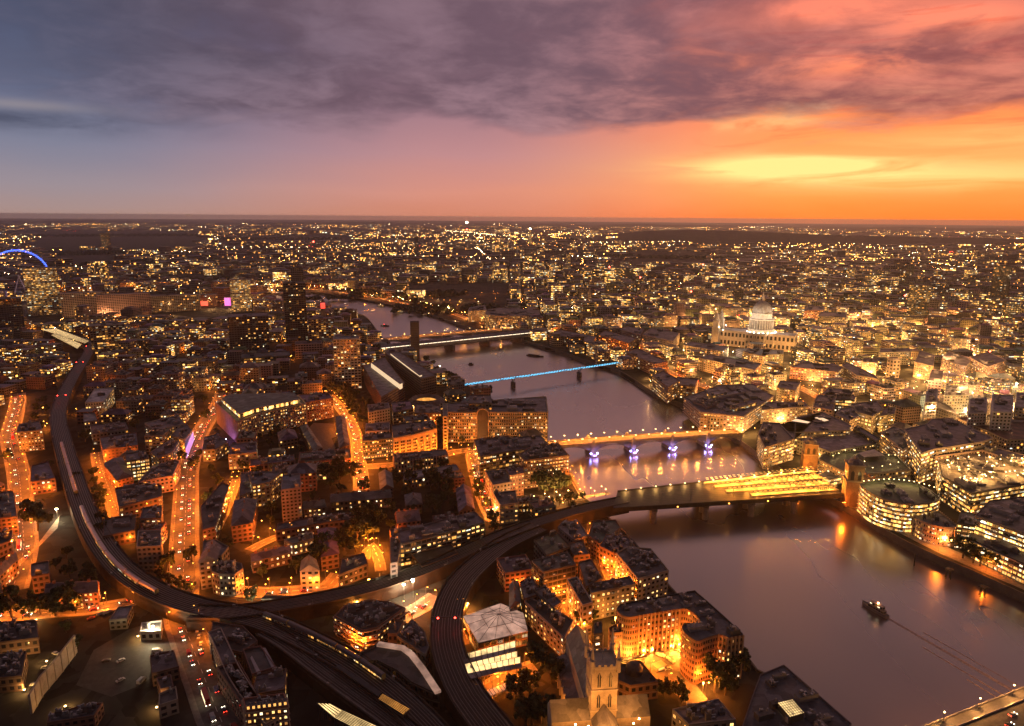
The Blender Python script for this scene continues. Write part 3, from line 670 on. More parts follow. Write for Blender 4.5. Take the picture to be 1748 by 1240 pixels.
def footbridge():
    z = 9; a, b = G(768, 661, z), G(1062, 619, z); d, n, L = frame_between(a, b)
    if n.y < 0: n = -n
    o = thing('footbridge', (a.x, a.y, 0), 'slender footbridge outlined in cyan light with two dark piers', 'footbridge'); rz = math.atan2(d.y, d.x); c = a+d*L/2
    mb = MB(o.location); mb.box((c.x, c.y, z-.5), (L, 5, .5), rz, 'metal', (.3, .32, .34)); mb.build('deck', o)
    for s in (-1, 1):
        mb = MB(o.location)
        for k in range(60):
            q = a+d*((k+.5)/60*L)+n*s*2.6; sag = .5*math.sin(k*1.7)*.3
            mb.box((q.x, q.y, z+.2+.1*(k % 3)), (L/60*(.5+.42*((k*7) % 5)/5), .4, .42), rz, 'cyan_strip')
        mb.build('handrail_light', o)
        mb = MB(o.location); K = 40; nodes = [0, .3, .66, 1]
        for k in range(K):
            hs = []
            for t in (k/K, (k+1)/K):
                seg = 0 if t < .3 else 1 if t < .66 else 2; u = (t-nodes[seg])/(nodes[seg+1]-nodes[seg]); hs.append(z+2.2-9*u*(1-u))
            p0 = a+d*(k/K*L)+n*s*5; p1 = a+d*((k+1)/K*L)+n*s*5; mb.tube((p0.x, p0.y, hs[0]), (p1.x, p1.y, hs[1]), .22, n=5, mat='metal', bc=(.35, .35, .38), cap=False)
        mb.build('cable', o)
    for t in (.33, .72):
        q = a+d*(t*L); mb = MB(o.location); mb.box((q.x, q.y, WATER_Z-1), (3, 9, 9.5), rz, 'plain', (.09, .075, .075))
        for s in (-1, 1):
            mb.tube((q.x, q.y, WATER_Z+8), (q.x+n.x*s*6, q.y+n.y*s*6, z+2.6), 1.0, .4, 6, 'metal', (.3, .3, .32))
        mb.build('pier', o)
footbridge()

def station_bridge():
    z = 9; C = [G(1046, 870, z), G(1440, 845, z), G(1386, 803, z), G(1054, 840, z)]
    o = thing('railway_bridge', (C[0].x, C[0].y, 0), 'broad railway bridge with bright orange platforms at its far end', 'railway bridge')
    P = lambda s, t, h=z: (lambda q: (q.x, q.y, h))((C[0].lerp(C[1], s)).lerp(C[3].lerp(C[2], s), t))
    mb = MB(o.location)
    for k in range(16):
        s0, s1 = k/16, (k+1)/16
        mb.face([P(s0, 0), P(s1, 0), P(s1, 1), P(s0, 1)], 'roofing', (.03, .025, .024))
        for t in (0, 1):
            q = [P(s0, t, z-2.6), P(s1, t, z-2.6), P(s1, t, z+1.3), P(s0, t, z+1.3)]; mb.face(q, 'plain', (.09, .075, .06)); mb.face(q[::-1], 'plain', (.09, .075, .06))
        mb.face([P(s1, 0, z-2.6), P(s0, 0, z-2.6), P(s0, 1, z-2.6), P(s1, 1, z-2.6)], 'plain', (.08, .07, .06))
    mb.build('deck', o)
    mb = MB(o.location)
    for k in range(11):
        t = .06+.085*k
        for g in (-.008, .008):
            mb.face([P(0, t+g-.0028, z+.15), P(1, t+g-.0028, z+.15), P(1, t+g+.0028, z+.15), P(0, t+g+.0028, z+.15)], 'plain', (.12, .1, .085))
    mb.build('track', o)
    for k, (t0, t1, s0) in enumerate(((.14, .25, .6), (.38, .5, .5), (.64, .76, .46), (.88, .97, .42))):
        mb = MB(o.location); 
        f = [P(s0, t0, z+1.1), P(1, t0, z+1.1), P(1, t1, z+1.1), P(s0, t1, z+1.1)]; mb.face(f, 'plain', (.36, .3, .22))
        for i in range(4): 
            p, q = f[i], f[(i+1) % 4]; mb.face([(p[0], p[1], z), (q[0], q[1], z), q, p], 'plain', (.3, .26, .2))
        pf = mb.build('platform', o)
        mb = MB(o.location); m = (t0+t1)/2
        e0, e1 = s0+.3, .96
        f = [P(e0, m-.018, z+5), P(e1, m-.018, z+5), P(e1, m+.018, z+5), P(e0, m+.018, z+5)]; mb.face(f, 'roofing', (.2, .16, .13)); mb.face(f[::-1], 'roofing', (.2, .16, .13))
        for u in np.linspace(e0+.01, .99, 9): 
            q = P(u, m, z+1.1); mb.box(q, (.4, .4, 3.8), 0, 'metal', (.2, .2, .2))
        mb.build('canopy', pf)
        mb = MB(o.location)
        for u in np.linspace(s0+.015, .985, int(44*(1-s0))):
            for tt in (t0+.012, t1-.012):
                q = P(u, tt, z+4.6); mb.box(q, (2.2, .2, .2), 0, 'platform_lamp')
        pl_ = mb.build('platform_lamp', pf)
        for u in np.linspace(s0+.03, .97, int(15*(1-s0))):
            for tt in (t0+.015, t1-.015): q = P(u, tt, z+4.3); light(pl_, (q[0]-o.location.x, q[1]-o.location.y, q[2]), 'platform')
    for s in (.17, .39, .59, .78):
        mb = MB(o.location)
        for t in (.02, .35, .65, .98):
            q = P(s, t); mb.lathe((q[0], q[1], WATER_Z-1), [(2.6, 0), (2.6, z-WATER_Z-3.4), (3.4, z-WATER_Z-3.4), (3.4, z-WATER_Z-2.2)], 10, 'plain', (.3, .25, .2))
        mb.build('pier', o)
    for s in np.linspace(.04, .97, 14):
        q = P(s, .985); LAMPS.append((Vector(q), -math.pi/2, 'roof', 'the broad railway bridge'))
    for s in (.27, .49, .66):
        mb = MB(o.location); q = P(s, -.005, z-1.5); mb.box(q, (.9, .5, .7), 0, 'sodium'); mb.build('navigation_light', o)
    for s in (.2, .33, .52):
        mb = MB(o.location); q = P(s, .22); mb.box(q, (.4, .4, 8), 0, 'metal', (.3, .28, .26)); mb.box((q[0]+1, q[1], z+8), (3.4, .3, .3), 0, 'metal', (.3, .28, .26)); mb.build('signal_mast', o)
station_bridge()

def corner_bridge():
    z = 10; e0, e1 = G(1500, 1272, z), G(1790, 1158, z); d, n, L = frame_between(e0, e1)
    if n.y > 0: n = -n
    o = thing('road_bridge', (e0.x, e0.y, 0), 'concrete road bridge cut off by the lower right corner of the photo', 'bridge')
    P = [e0, e1]
    def slab(name, w0, w1, z0, z1, mat, bc):
        mb = MB(o.location); q = [e0+n*w0, e1+n*w0, e1+n*w1, e0+n*w1]; q = [(p.x, p.y) for p in q]
        if area(q) < 0: q = q[::-1]
        mb.prism(q, z0, z1, mat, bc, top=mat, bottom=True); return mb.build(name, o)
    slab('deck', 0, 32, z-2.5, z-.05, 'asphalt', (.08, .07, .07)); slab('parapet', .02, .6, z-.05, z+1.2, 'plain', (.4, .36, .34)); slab('pavement', .6, 6, z-.05, z+.14, 'plain', (.22, .2, .19))
    slab('handrail', 6, 6.25, z+.14, z+1.0, 'metal', (.5, .45, .44))
    for t in (.25, .7):
        mb = MB(o.location); q = e0+d*t*L+n*16; mb.box((q.x, q.y, WATER_Z-1), (6, 30, z-WATER_Z-1.55), math.atan2(d.y, d.x), 'plain', (.3, .28, .26)); mb.build('pier', o)
    for t in np.linspace(.12, .95, 5):
        q = e0+d*t*L+n*1.6; LAMPS.append((Vector((q.x, q.y, z)), math.atan2(n.y, n.x), 'warm_lamp', 'the corner bridge'))
    for t, off, k in ((.80, 11, 'bus'), (.93, 11, 'bus'), (.70, 15, 'moving'), (.62, 11, 'moving'), (.86, 15, 'moving'), (.55, 15, 'moving')):
        q = e0+d*t*L+n*off; CARS.append((Vector((q.x, q.y, z)), math.atan2(d.y, d.x), k, 'the corner bridge'))
corner_bridge()
# ------------------------------------------------------------------ buildings
C_ = dict(brick=(.26, .12, .075), dbrick=(.16, .085, .06), stone=(.42, .34, .26), conc=(.25, .215, .19), glass=(.07, .075, .08), white=(.55, .5, .46), slate=(.1, .098, .115),
          dark=(.06, .058, .06), pink=(.42, .3, .26), grey=(.16, .15, .155), roof=(.13, .115, .125), lroof=(.26, .24, .25), mroof=(.15, .125, .14), rroof=(.16, .06, .05))
NAMEC = dict(brick='brown brick', dbrick='dark brick', stone='pale stone', conc='grey concrete', glass='dark glass', white='white-faced', pink='pinkish stone', grey='grey')
BLD = []; NWIN = [0]; LANDMARKS = []
PANE = {}
def pane_mesh(kind):
    if kind not in PANE:
        mb = MB()
        for x0, x1 in ((-.5, -.05), (.05, .5)):
            mb.face([(x0, -.04, -.5), (x1, -.04, -.5), (x1, -.04, .5), (x0, -.04, .5)], kind)
        mb.box((0, -.03, -.5), (.1, .1, 1), 0, 'plain', (.2, .18, .16)); mb.box((0, -.05, -.56), (1.15, .16, .07), 0, 'plain', (.3, .27, .24))
        PANE[kind] = mb.mesh('window')
    return PANE[kind]
def inset(poly, d):
    n = len(poly); out = []
    for i in range(n):
        p0, p1, p2 = [Vector(poly[k % n][:2]) for k in (i-1, i, i+1)]
        a = (p1-p0).normalized(); b = (p2-p1).normalized(); na = Vector((-a.y, a.x)); nb = Vector((-b.y, b.x))
        m = na+nb; m = m/max(m.dot(na), .35) if m.length > 1e-6 else na
        out.append((p1.x+m.x*d, p1.y+m.y*d))
    return out
def in_poly(p, poly):
    c = False; n = len(poly)
    for i in range(n):
        (ax, ay), (bx, by) = poly[i], poly[(i+1) % n]
        if (ay > p[1]) != (by > p[1]) and p[0] < (bx-ax)*(p[1]-ay)/(by-ay)+ax: c = not c
    return c
def rect3(A, B, Cc):
    d = Vector((B.x-A.x, B.y-A.y)); L = d.length; d /= L; n = Vector((-d.y, d.x))
    if n.y < 0: n = -n
    w = abs((Vector((Cc.x-A.x, Cc.y-A.y))).dot(n))
    A2, B2 = Vector((A.x, A.y)), Vector((B.x, B.y))
    return [tuple(A2), tuple(B2), tuple(B2+n*w), tuple(A2+n*w)]
def block(poly, h, wall, label, lit=.25, sty=0.0, roof='flat', name='office_building', cat='building', group=None, bay=3.6, fh=3.6, win=0, roofc=None, plants=3, z0=0.0, fins=0, bands=False, rim=None, near=True, occ=True, parent=None, penthouse=None, glow=0):
    poly = [tuple(p[:2]) for p in poly]
    if area(poly) < 0: poly = poly[::-1]
    cx, cy_ = np.mean([p[0] for p in poly]), np.mean([p[1] for p in poly])
    o = parent or thing(name, (cx, cy_, z0), label, cat, group)
    wc = C_.get(wall, wall); wc = tuple(c*random.uniform(.88, 1.12) for c in wc); seed = random.random()*.98+glow
    rc = C_.get(roofc, roofc) if roofc else tuple(c*random.uniform(.7, 1.35) for c in C_['roof'])
    org = (cx, cy_, z0); mb = MB(org); par = 1.0 if roof == 'flat' else 0
    mb.prism(poly, z0, z0+h, 'facade', wc, (seed, lit, sty), bay, fh)
    if par: mb.prism(poly, z0+h, z0+h+par, 'plain', tuple(c*.9 for c in wc))
    n = len(poly)
    if fins or bands:
        for i in range(n):
            a, b = Vector(poly[i]), Vector(poly[(i+1) % n]); L = (b-a).length; dd = (b-a)/max(L, .01); nn = Vector((dd.y, -dd.x))
            if L < 3: continue
            if fins:
                k = max(1, round(L/bay))
                for j in range(k+1):
                    q = a+dd*(L*j/k)+nn*.3; mb.box((q.x, q.y, z0), (.75, .7, h+par+.2), math.atan2(dd.y, dd.x), 'plain', fins if isinstance(fins, tuple) else tuple(c*1.25 for c in wc))
            if bands:
                k = max(1, round(h/fh))
                for j in range(1, k+1):
                    q = (a+b)/2+nn*.35; mb.box((q.x, q.y, z0+h*j/k-.45), (L+.4, .75, .5), math.atan2(dd.y, dd.x), 'plain', bands if isinstance(bands, tuple) else tuple(min(.6, c*1.3) for c in wc))
    mb.build('walls', o)
    if roof == 'flat':
        mb = MB(org); ins = inset(poly, .45); mb.face([(p[0], p[1], z0+h+.05) for p in ins], 'roofing', rc)
        rimc = C_.get(rim, rim) if rim else tuple(min(.5, c*1.15+.02) for c in wc)
        for i in range(n):
            a, b, c, d = poly[i], poly[(i+1) % n], ins[(i+1) % n], ins[i]
            mb.face([(a[0], a[1], z0+h+par), (b[0], b[1], z0+h+par), (c[0], c[1], z0+h+par), (d[0], d[1], z0+h+par)], 'plain', rimc)
            mb.face([(d[0], d[1], z0+h+par), (c[0], c[1], z0+h+par), (c[0], c[1], z0+h+.05), (d[0], d[1], z0+h+.05)], 'plain', rimc)
        # faint felt seams and walkways
        mb.build('roof', o)
        A0 = abs(area(poly)); e = Vector((poly[1][0]-poly[0][0], poly[1][1]-poly[0][1])); rz = math.atan2(e.y, e.x); tries = 0; made = 0; placed = []
        big_ = math.sqrt(A0)
        plants = int(plants*1.6) if near and plants > 1 else plants
        while made < plants and tries < 120:
            tries += 1
            w, d = random.uniform(.06, .28)*big_, random.uniform(.04, .16)*big_
            px_, py_ = random.uniform(min(p[0] for p in poly), max(p[0] for p in poly)), random.uniform(min(p[1] for p in poly), max(p[1] for p in poly))
            r_ = math.hypot(w, d)/2
            inn = inset(poly, 1.2)
            cr, sr = math.cos(rz), math.sin(rz)
            cor = [(px_+x*cr-y*sr, py_+x*sr+y*cr) for x, y in ((-w/2, -d/2), (w/2, -d/2), (w/2, d/2), (-w/2, d/2))]
            if not all(in_poly(c, inn) for c in cor) or any(math.hypot(px_-q[0], py_-q[1]) < (r_+q[2])*.8 for q in placed): continue
            placed.append((px_, py_, r_)); made += 1
            pm = MB(org); t = random.choice([(.12, .115, .12), (.2, .19, .19), (.07, .07, .075), (.3, .28, .28)]); ph = random.uniform(1.2, 3.6)
            pm.box((px_, py_, z0+h+.05), (w, d, ph), rz, 'plain', t, top='roofing', topbc=tuple(c*.8 for c in t))
            if near:
                for k in range(random.randint(2, 6)):
                    ux, uy = random.uniform(-.42, .42)*w, random.uniform(-.42, .42)*d; q = (px_+ux*cr-uy*sr, py_+ux*sr+uy*cr)
                    if random.random() < .5: pm.box((q[0], q[1], z0+h+.05+ph), (random.uniform(.6, 1.8), random.uniform(.6, 1.8), random.uniform(.5, 1.3)), rz, 'metal', (.35, .34, .35))
                    else: pm.tube((q[0], q[1], z0+h+ph), (q[0], q[1], z0+h+ph+random.uniform(.8, 2)), .35, n=8, mat='metal', bc=(.4, .39, .4))
                a_ = (px_+(w/2+2.5)*cr, py_+(w/2+2.5)*sr)
                if in_poly(a_, inn): pm.box((px_+(w/2+1.2)*cr, py_+(w/2+1.2)*sr, z0+h+.5), (2.4, .5, .4), rz, 'metal', (.4, .39, .4))
            pm.build('roof_plant', o)
    else:
        mb = MB(org); e = [(Vector(poly[(i+1) % 4])-Vector(poly[i])).length for i in range(4)]
        q = poly if e[0] >= e[1] else poly[1:]+poly[:1]
        hh = min(e[0], e[1])*(.34 if roof == 'gable' else .3); ov = inset(q, -.4)
        m0 = ((q[0][0]+q[3][0])/2, (q[0][1]+q[3][1])/2); m1 = ((q[1][0]+q[2][0])/2, (q[1][1]+q[2][1])/2)
        if roof == 'hip':
            f = min(e[0], e[1])*.45/max(e[0], e[1]); m0, m1 = (m0[0]+(m1[0]-m0[0])*f, m0[1]+(m1[1]-m0[1])*f), (m1[0]+(m0[0]-m1[0])*f, m1[1]+(m0[1]-m1[1])*f)
        z = z0+h; T0, T1 = (*m0, z+hh), (*m1, z+hh); V = [(p[0], p[1], z-.1) for p in ov]
        mb.face([V[0], V[1], T1, T0], 'roofing', rc); mb.face([V[2], V[3], T0, T1], 'roofing', rc)
        if roof == 'hip': mb.face([V[1], V[2], T1], 'roofing', rc); mb.face([V[3], V[0], T0], 'roofing', rc)
        else: mb.face([V[1], V[2], T1], 'plain', wc); mb.face([V[3], V[0], T0], 'plain', wc)
        mb.box(((T0[0]+T1[0])/2, (T0[1]+T1[1])/2, z+hh-.12), (math.hypot(T1[0]-T0[0], T1[1]-T0[1]), .4, .3), math.atan2(T1[1]-T0[1], T1[0]-T0[0]), 'plain', tuple(c*1.5 for c in rc))
        r_ = mb.build('roof', o)
        for k in range(min(plants, 4)):
            t = (k+.5)/max(1, min(plants, 4)); cm = MB(org); c = (T0[0]*(1-t)+T1[0]*t, T0[1]*(1-t)+T1[1]*t)
            cm.box((c[0], c[1], z+hh-1.6), (1.7, 1.0, 3.0), math.atan2(T1[1]-T0[1], T1[0]-T0[0]), 'plain', C_['brick'])
            for u in (-.45, .45): cm.tube((c[0]+u*.5, c[1]+u, z+hh+1.4), (c[0]+u*.5, c[1]+u, z+hh+1.9), .2, n=6, mat='plain', bc=(.25, .12, .08))
            cm.build('chimney', r_)
    if penthouse:      # set-back lit top storey
        f, ph, pl = penthouse; ins = inset(poly, f); mb = MB(org); mb.prism(ins, z0+h+.06, z0+h+ph, 'facade', wc, (seed*.7+2, pl, 1.0), bay, ph, top='roofing', topbc=rc); mb.build('penthouse', o)
    if win:
        cells = []
        for i in range(n):
            a, b = Vector(poly[i]), Vector(poly[(i+1) % n]); L = (b-a).length
            if L < 3: continue
            dd = (b-a)/L; nn = Vector((dd.y, -dd.x)); mid_ = (a+b)/2
            if nn.dot(-mid_) <= 0: continue
            nb, nf = max(1, round(L/bay)), max(1, round(h/fh))
            fr = [random.random()**1.5 for _ in range(nf)]
            for fl in range(nf):
                for k in range(nb): cells.append((random.random()-fr[fl]*.6, a+dd*((k+.5)/nb*L)+nn*.07, z0+(fl+.54)/nf*h, math.atan2(dd.y, dd.x), L/nb*.5*(1+.5*sty), h/nf*.46))
        cells.sort(key=lambda c: c[0])
        for c in cells[:win]:
            w = bpy.data.objects.new('window', pane_mesh(random.choice(['win_dim', 'win_dim', 'win_warm', 'win_warm', 'win_yellow', 'win_yellow', 'win_pale']))); COL.objects.link(w); w.parent = o
            w.location = (c[1].x-cx, c[1].y-cy_, c[2]-z0); w.rotation_euler = (0, 0, c[3]); bl = random.choice([1, 1, .85, .62]); w.scale = (c[4]*random.choice([.85, .8, .55]), 1.6 if fins else 1, c[5]*.9*bl); w.location.z -= c[5]*.45*(1-bl); NWIN[0] += 1
    if occ: mark(poly, 2.5)
    BLD.append((o, poly, h))
    return o
def H(zm, pts, h, wall, label, **k):
    if zm in 'cdh': k.setdefault('glow', 1)
    P = Q(zm, pts, h)
    poly = rect3(*P) if len(P) == 3 else [(p.x, p.y) for p in P]
    return block(poly, h, wall, label, **k)

# --- bottom centre: offices, warehouses, church quarter
H('g', [(800, 1205), (990, 1152), (880, 1015), (735, 1003), (662, 1040)], 20, 'stone', 'tall warehouse with pale cornice and dark cluttered roof at the river edge', lit=.08, win=36, plants=14, rim=(.4, .33, .25), roofc='slate', name='warehouse', bands=False)
H('k', [(540, 292), (832, 232), (795, 178), (520, 232)], 18, 'conc', 'grey office with rounded roof house and two rows of lit windows', lit=.12, win=40, plants=4, roofc='slate')
H('k', [(505, 250), (615, 190), (540, 60), (455, 85)], 19, 'dbrick', 'long dark brick range with round roof vent behind the alley', lit=.04, win=6, plants=4)
H('k', [(225, 150), (440, 100), (382, 15), (145, 75)], 22, 'dark', 'dark glass office with a pale framed plant room on its roof', lit=.03, win=8, plants=4, rim='grey', sty=.8)
H('k', [(482, 372), (552, 352), (450, 182), (380, 195)], 19, 'conc', 'narrow grey office with a white-edged black roof', lit=.1, win=22, plants=3, rim='white', roofc='dark')
H('k', [(95, 330), (215, 290), (150, 182), (68, 215)], 14, 'dbrick', 'low block with pale panelled roof at the market edge', lit=.1, win=14, roofc='lroof', plants=5)
H('k', [(290, 385), (345, 350), (235, 240), (165, 272)], 15, 'grey', 'market-side block with white roof panels', lit=.08, win=10, roofc='lroof', plants=5)
H('k', [(360, 588), (425, 470), (290, 385), (120, 315), (100, 345)], 13, 'conc', 'dark-roofed terrace with pale window bays along the market lane', lit=.1, win=30, plants=5, roofc='dark', name='terrace')
H('k', [(0, 385), (70, 345), (60, 210), (0, 230)], 13, 'dbrick', 'dark slate-roofed sheds beside the market lane', lit=.08, win=10, roof='gable', roofc='slate', name='warehouse')
H('g', [(490, 935), (560, 985), (690, 885), (660, 835), (520, 845)], 13, 'dbrick', 'dark riverside block beside the railway bridge abutment', lit=.05, win=8, plants=4)
H('g', [(560, 1000), (650, 1045), (785, 1005), (735, 935), (600, 925)], 16, 'brick', 'river warehouse with silver ducts on its roof', lit=.1, win=20, plants=9, name='warehouse')
H('g', [(395, 960), (490, 935), (430, 845), (330, 845), (300, 880)], 12, 'grey', 'pale-roofed shed with tanks at the end of the viaduct', lit=.02, roofc='lroof', plants=6, name='shed')
H('g', [(230, 1060), (380, 1000), (290, 905), (150, 960)], 15, 'dark', 'black glazed shed with a bright line along its roof', lit=.02, plants=3, rim='dark', name='shed')
H('g', [(400, 1060), (500, 1050), (450, 960), (355, 985)], 13, 'dbrick', 'plain dark block in the bend of the railway', lit=.03, plants=2)
H('k', [(1185, 1165), (1500, 1130), (1385, 992), (1078, 1062)], 15, 'grey', 'low office with a flat grey roof and roof lights at the foot of the courtyard', lit=.1, win=14, plants=5, rim='lroof', roofc='mroof')
H('l', [(-130, 1180), (-70, 1000), (-10, 835), (148, 770), (600, 1165), (560, 1260), (300, 1330)], 17, 'grey', 'large riverside office with plant machinery and a yellow skylight on its roof', lit=.12, win=30, plants=14, rim='mroof', roofc='slate')
G_ = Q('l', [(110, 1015), (205, 992), (282, 1080), (190, 1108)], 21.0)
sk = MB(); sk.prism([(p.x, p.y) for p in (G_ if area(G_) > 0 else G_[::-1])], 17.3, 21.0, 'metal', (.2, .18, .12), top='lit_glass')
for t in np.linspace(.1, .9, 6):
    a, b = G_[0].lerp(G_[1], t), G_[3].lerp(G_[2], t); sk.tube((a.x, a.y, 21.06), (b.x, b.y, 21.06), .18, n=4, mat='metal', bc=(.1, .08, .05))
    a, b = G_[0].lerp(G_[3], t), G_[1].lerp(G_[2], t); sk.tube((a.x, a.y, 21.06), (b.x, b.y, 21.06), .12, n=4, mat='metal', bc=(.1, .08, .05))
so = BLD[-1][0]; sk.o = so.location.copy(); sk.v = [tuple(Vector(v)-sk.o) for v in sk.v]; sk.build('skylight', so)

# U-shaped riverside office around the courtyard
def arc_px(pts): return [(p.x, p.y) for p in smooth([Vector((x, y, 0)) for x, y in pts], 14)]
U = arc_px([(860, 440), (800, 452), (745, 440), (708, 405), (720, 378), (760, 356), (980, 318), (1205, 277), (1245, 290), (1400, 425), (1545, 560)]) + [(1548, 572), (1445, 590), (1440, 582)] + arc_px([(1390, 565), (1300, 592), (1255, 612), (1215, 600), (1160, 555), (1142, 515), (1165, 490), (1230, 492), (1268, 482)]) + arc_px([(1268, 482), (1215, 420), (1170, 398), (1128, 396)]) + [(990, 418)]
H('k', U, 25, 'brick', 'U-shaped office with vertical fins and rounded ends around the orange courtyard', lit=.1, win=40, fins=(.36, .25, .17), bay=2.4, plants=16, roofc='slate', rim='dark')
for x, y in ((880, 640), (940, 628), (1000, 618), (1060, 606), (1110, 600), (1135, 640), (1150, 720), (720, 700), (790, 680)): q_ = Q('k', [(x, y)], 3)[0]; light(BLD[-1][0], q_-BLD[-1][0].location+Vector((0, -4, 0)), 'court')
U2 = arc_px([(835, 515), (790, 540), (700, 556), (662, 545), (655, 525), (690, 505), (760, 490)]) + [(835, 480)]
H('k', U2, 15, 'brick', 'low rounded wing of finned brick with a lit window row', lit=.3, win=20, fins=(.34, .22, .14), bay=2.6, plants=2, occ=False)
H('k', [(555, 565), (615, 555), (610, 480), (560, 490)], 22, 'dark', 'slim dark stair tower with two yellow windows behind the church', lit=.25, win=6, plants=1)

# --- bottom left and market quarter
H('j', [(735, 540), (830, 520), (1015, 385), (900, 345), (780, 335), (620, 370), (545, 440)], 12, 'brick', 'wedge-shaped brick block with white window surrounds at the market', lit=.12, win=26, plants=9, roofc='dark', name='brick_building', bay=2.6, fh=3, bands=(.42, .34, .27))
H('j', [(900, 560), (965, 560), (1010, 475), (915, 462)], 9, 'brick', 'small slate-roofed market block with a cream gable', lit=.2, win=6, roofc='slate', plants=1)
H('j', [(960, 575), (1150, 700), (1175, 640), (1145, 545), (1060, 460)], 9, 'grey', 'triangular market roof with silver ducts along the railway curve', lit=.05, plants=7, roofc='slate')
H('j', [(640, 720), (800, 650), (830, 622), (1015, 650), (1180, 825), (1245, 955), (1185, 940), (1060, 880), (960, 800), (830, 735), (720, 745)], 9, 'dark', 'cranked black market shed with a glazed lantern along its edge', lit=.03, plants=0, roofc='dark', name='market_hall')
o_ = BLD[-1][0]; mb = MB(o_.location); Lp = Q('j', [(835, 628), (1000, 655), (1060, 700), (1130, 790), (1235, 950)], 10)
strip(mb, Lp, -1.6, 1.6, 10.1, 11.4, 'lit_glass_dim', solid=True); mb.build('roof_lantern', o_)
H('j', [(0, 830), (160, 780), (60, 640), (-60, 660)], 12, 'dbrick', 'dark warehouse roof with two pale skylight strips', lit=.03, plants=0, roofc='dark', name='warehouse')
o_ = BLD[-1][0]
for A, B, Cc, D in (((0, 700), (-10, 715), (35, 820), (60, 812)), ((70, 648), (90, 648), (160, 778), (135, 786))):
    q = Q('j', [A, B, Cc, D], 12.5); mb = MB(o_.location); q = q if area(q) > 0 else q[::-1]; mb.prism([(p.x, p.y) for p in q], 12.0, 12.8, 'plain', (.4, .36, .38), top='plain'); mb.build('skylight', o_)
H('j', [(0, 965), (220, 930), (230, 790), (30, 830)], 11, 'dbrick', 'low curved brick workshop below the railway', lit=.06, win=8, plants=2, roofc='mroof')
H('j', [(-40, 1075), (240, 1040), (215, 955), (-60, 990)], 17, 'brick', 'red brick hotel with a row of lit white dormers', lit=.22, win=50, plants=3, roofc='slate', name='hotel', bands=(.4, .3, .22), bay=2.8)
o_ = BLD[-1][0]; dq = Q('j', [(-40, 1075), (240, 1040)], 17)
for k in range(8):
    q = dq[0].lerp(dq[1], (k+.5)/8); mb = MB(o_.location); e = (dq[1]-dq[0]); rz = math.atan2(e.y, e.x); q = q+Vector((-math.sin(rz), math.cos(rz), 0))*1.3
    mb.box((q.x, q.y, 17.9), (2.0, 2.2, 2.4), rz, 'plain', (.5, .42, .36)); mb.lathe((q.x, q.y, 20.3), [(1.3, 0), (0, 1.3)], 4, 'roofing', (.1, .1, .12)); f = q+Vector((math.sin(rz), -math.cos(rz), 0))*1.13
    d_ = mb.build('dormer', o_); w = bpy.data.objects.new('window', pane_mesh('win_warm')); COL.objects.link(w); w.parent = d_; w.location = (f.x-o_.location.x, f.y-o_.location.y, 19.1); w.rotation_euler = (0, 0, rz); w.scale = (1, 1, 1.4)
def canopy(zm, pts, z, mat, label, thick=.5, ribs=0, posts=True, bc=(.3, .28, .27), name='canopy', cat='canopy', cols=6):
    P = Q(zm, pts, z); P = P if area(P) > 0 else P[::-1]; c = sum(P, Vector())/len(P); o = thing(name, (c.x, c.y, 0), label, cat); mb = MB(o.location)
    mb.prism([(p.x, p.y) for p in P], z-thick, z, 'metal', bc, top=mat, topbc=bc, bottom=True); mb.build('roof', o)
    if ribs and len(P) == 4:
        mb = MB(o.location)
        for k in range(ribs+1):
            t = k/ribs; a, b = P[0].lerp(P[1], t), P[3].lerp(P[2], t); mb.tube((a.x, a.y, z+.15), (b.x, b.y, z+.15), .22, n=5, mat='metal', bc=(.12, .11, .11))
        mb.build('rib', o)
    if posts:
        for k in range(cols):
            t = (k+.5)/cols
            for e in ((0, 1), (3, 2)):
                if len(P) < 4: continue
                q = P[e[0]].lerp(P[e[1]], t).lerp(c, .06); mb = MB(o.location); mb.tube((q.x, q.y, 0), (q.x, q.y, z-thick), .2, n=6, mat='metal', bc=(.2, .2, .2)); mb.build('post', o)
    mark([(p.x, p.y) for p in P], 1); return o
# market hall with tented glass roof and striped lit sheds
def tent():
    z = 9; P = Q('j', [(1400, 435), (1650, 350), (1800, 415), (1830, 535), (1500, 612)], z); c = sum(P, Vector())/len(P)
    o = thing('market_hall', (c.x, c.y, 0), 'market hall with a pale translucent tented glass roof', 'market hall'); mb = MB(o.location); n = len(P)
    sub = 3; ap = c+Vector((0, 0, 4.5))
    for i in range(n):
        a, b = P[i], P[(i+1) % n]
        for u in range(sub):
            p, q = a.lerp(b, u/sub), a.lerp(b, (u+1)/sub); f = [ap, q, p]
            if (f[1]-f[0]).cross(f[2]-f[0]).z < 0: f = [ap, p, q]
            mb.face(f, 'market_glass')
            mb.tube(ap, p, .16, n=4, mat='metal', bc=(.1, .09, .09), cap=False)
        m0, m1 = a.lerp(ap, .5), b.lerp(ap, .5); mb.tube(m0+Vector((0, 0, .1)), m1+Vector((0, 0, .1)), .14, n=4, mat='metal', bc=(.1, .09, .09), cap=False)
    mb.build('glass_roof', o)
    mb = MB(o.location); Pp = [(p.x, p.y) for p in P]; Pp = Pp if area(Pp) > 0 else Pp[::-1]; mb.prism(Pp, 0, z, 'facade', (.2, .12, .08), (.3, .35, .8), 4, 4.5); mb.build('walls', o); mark(Pp, 1)
tent()
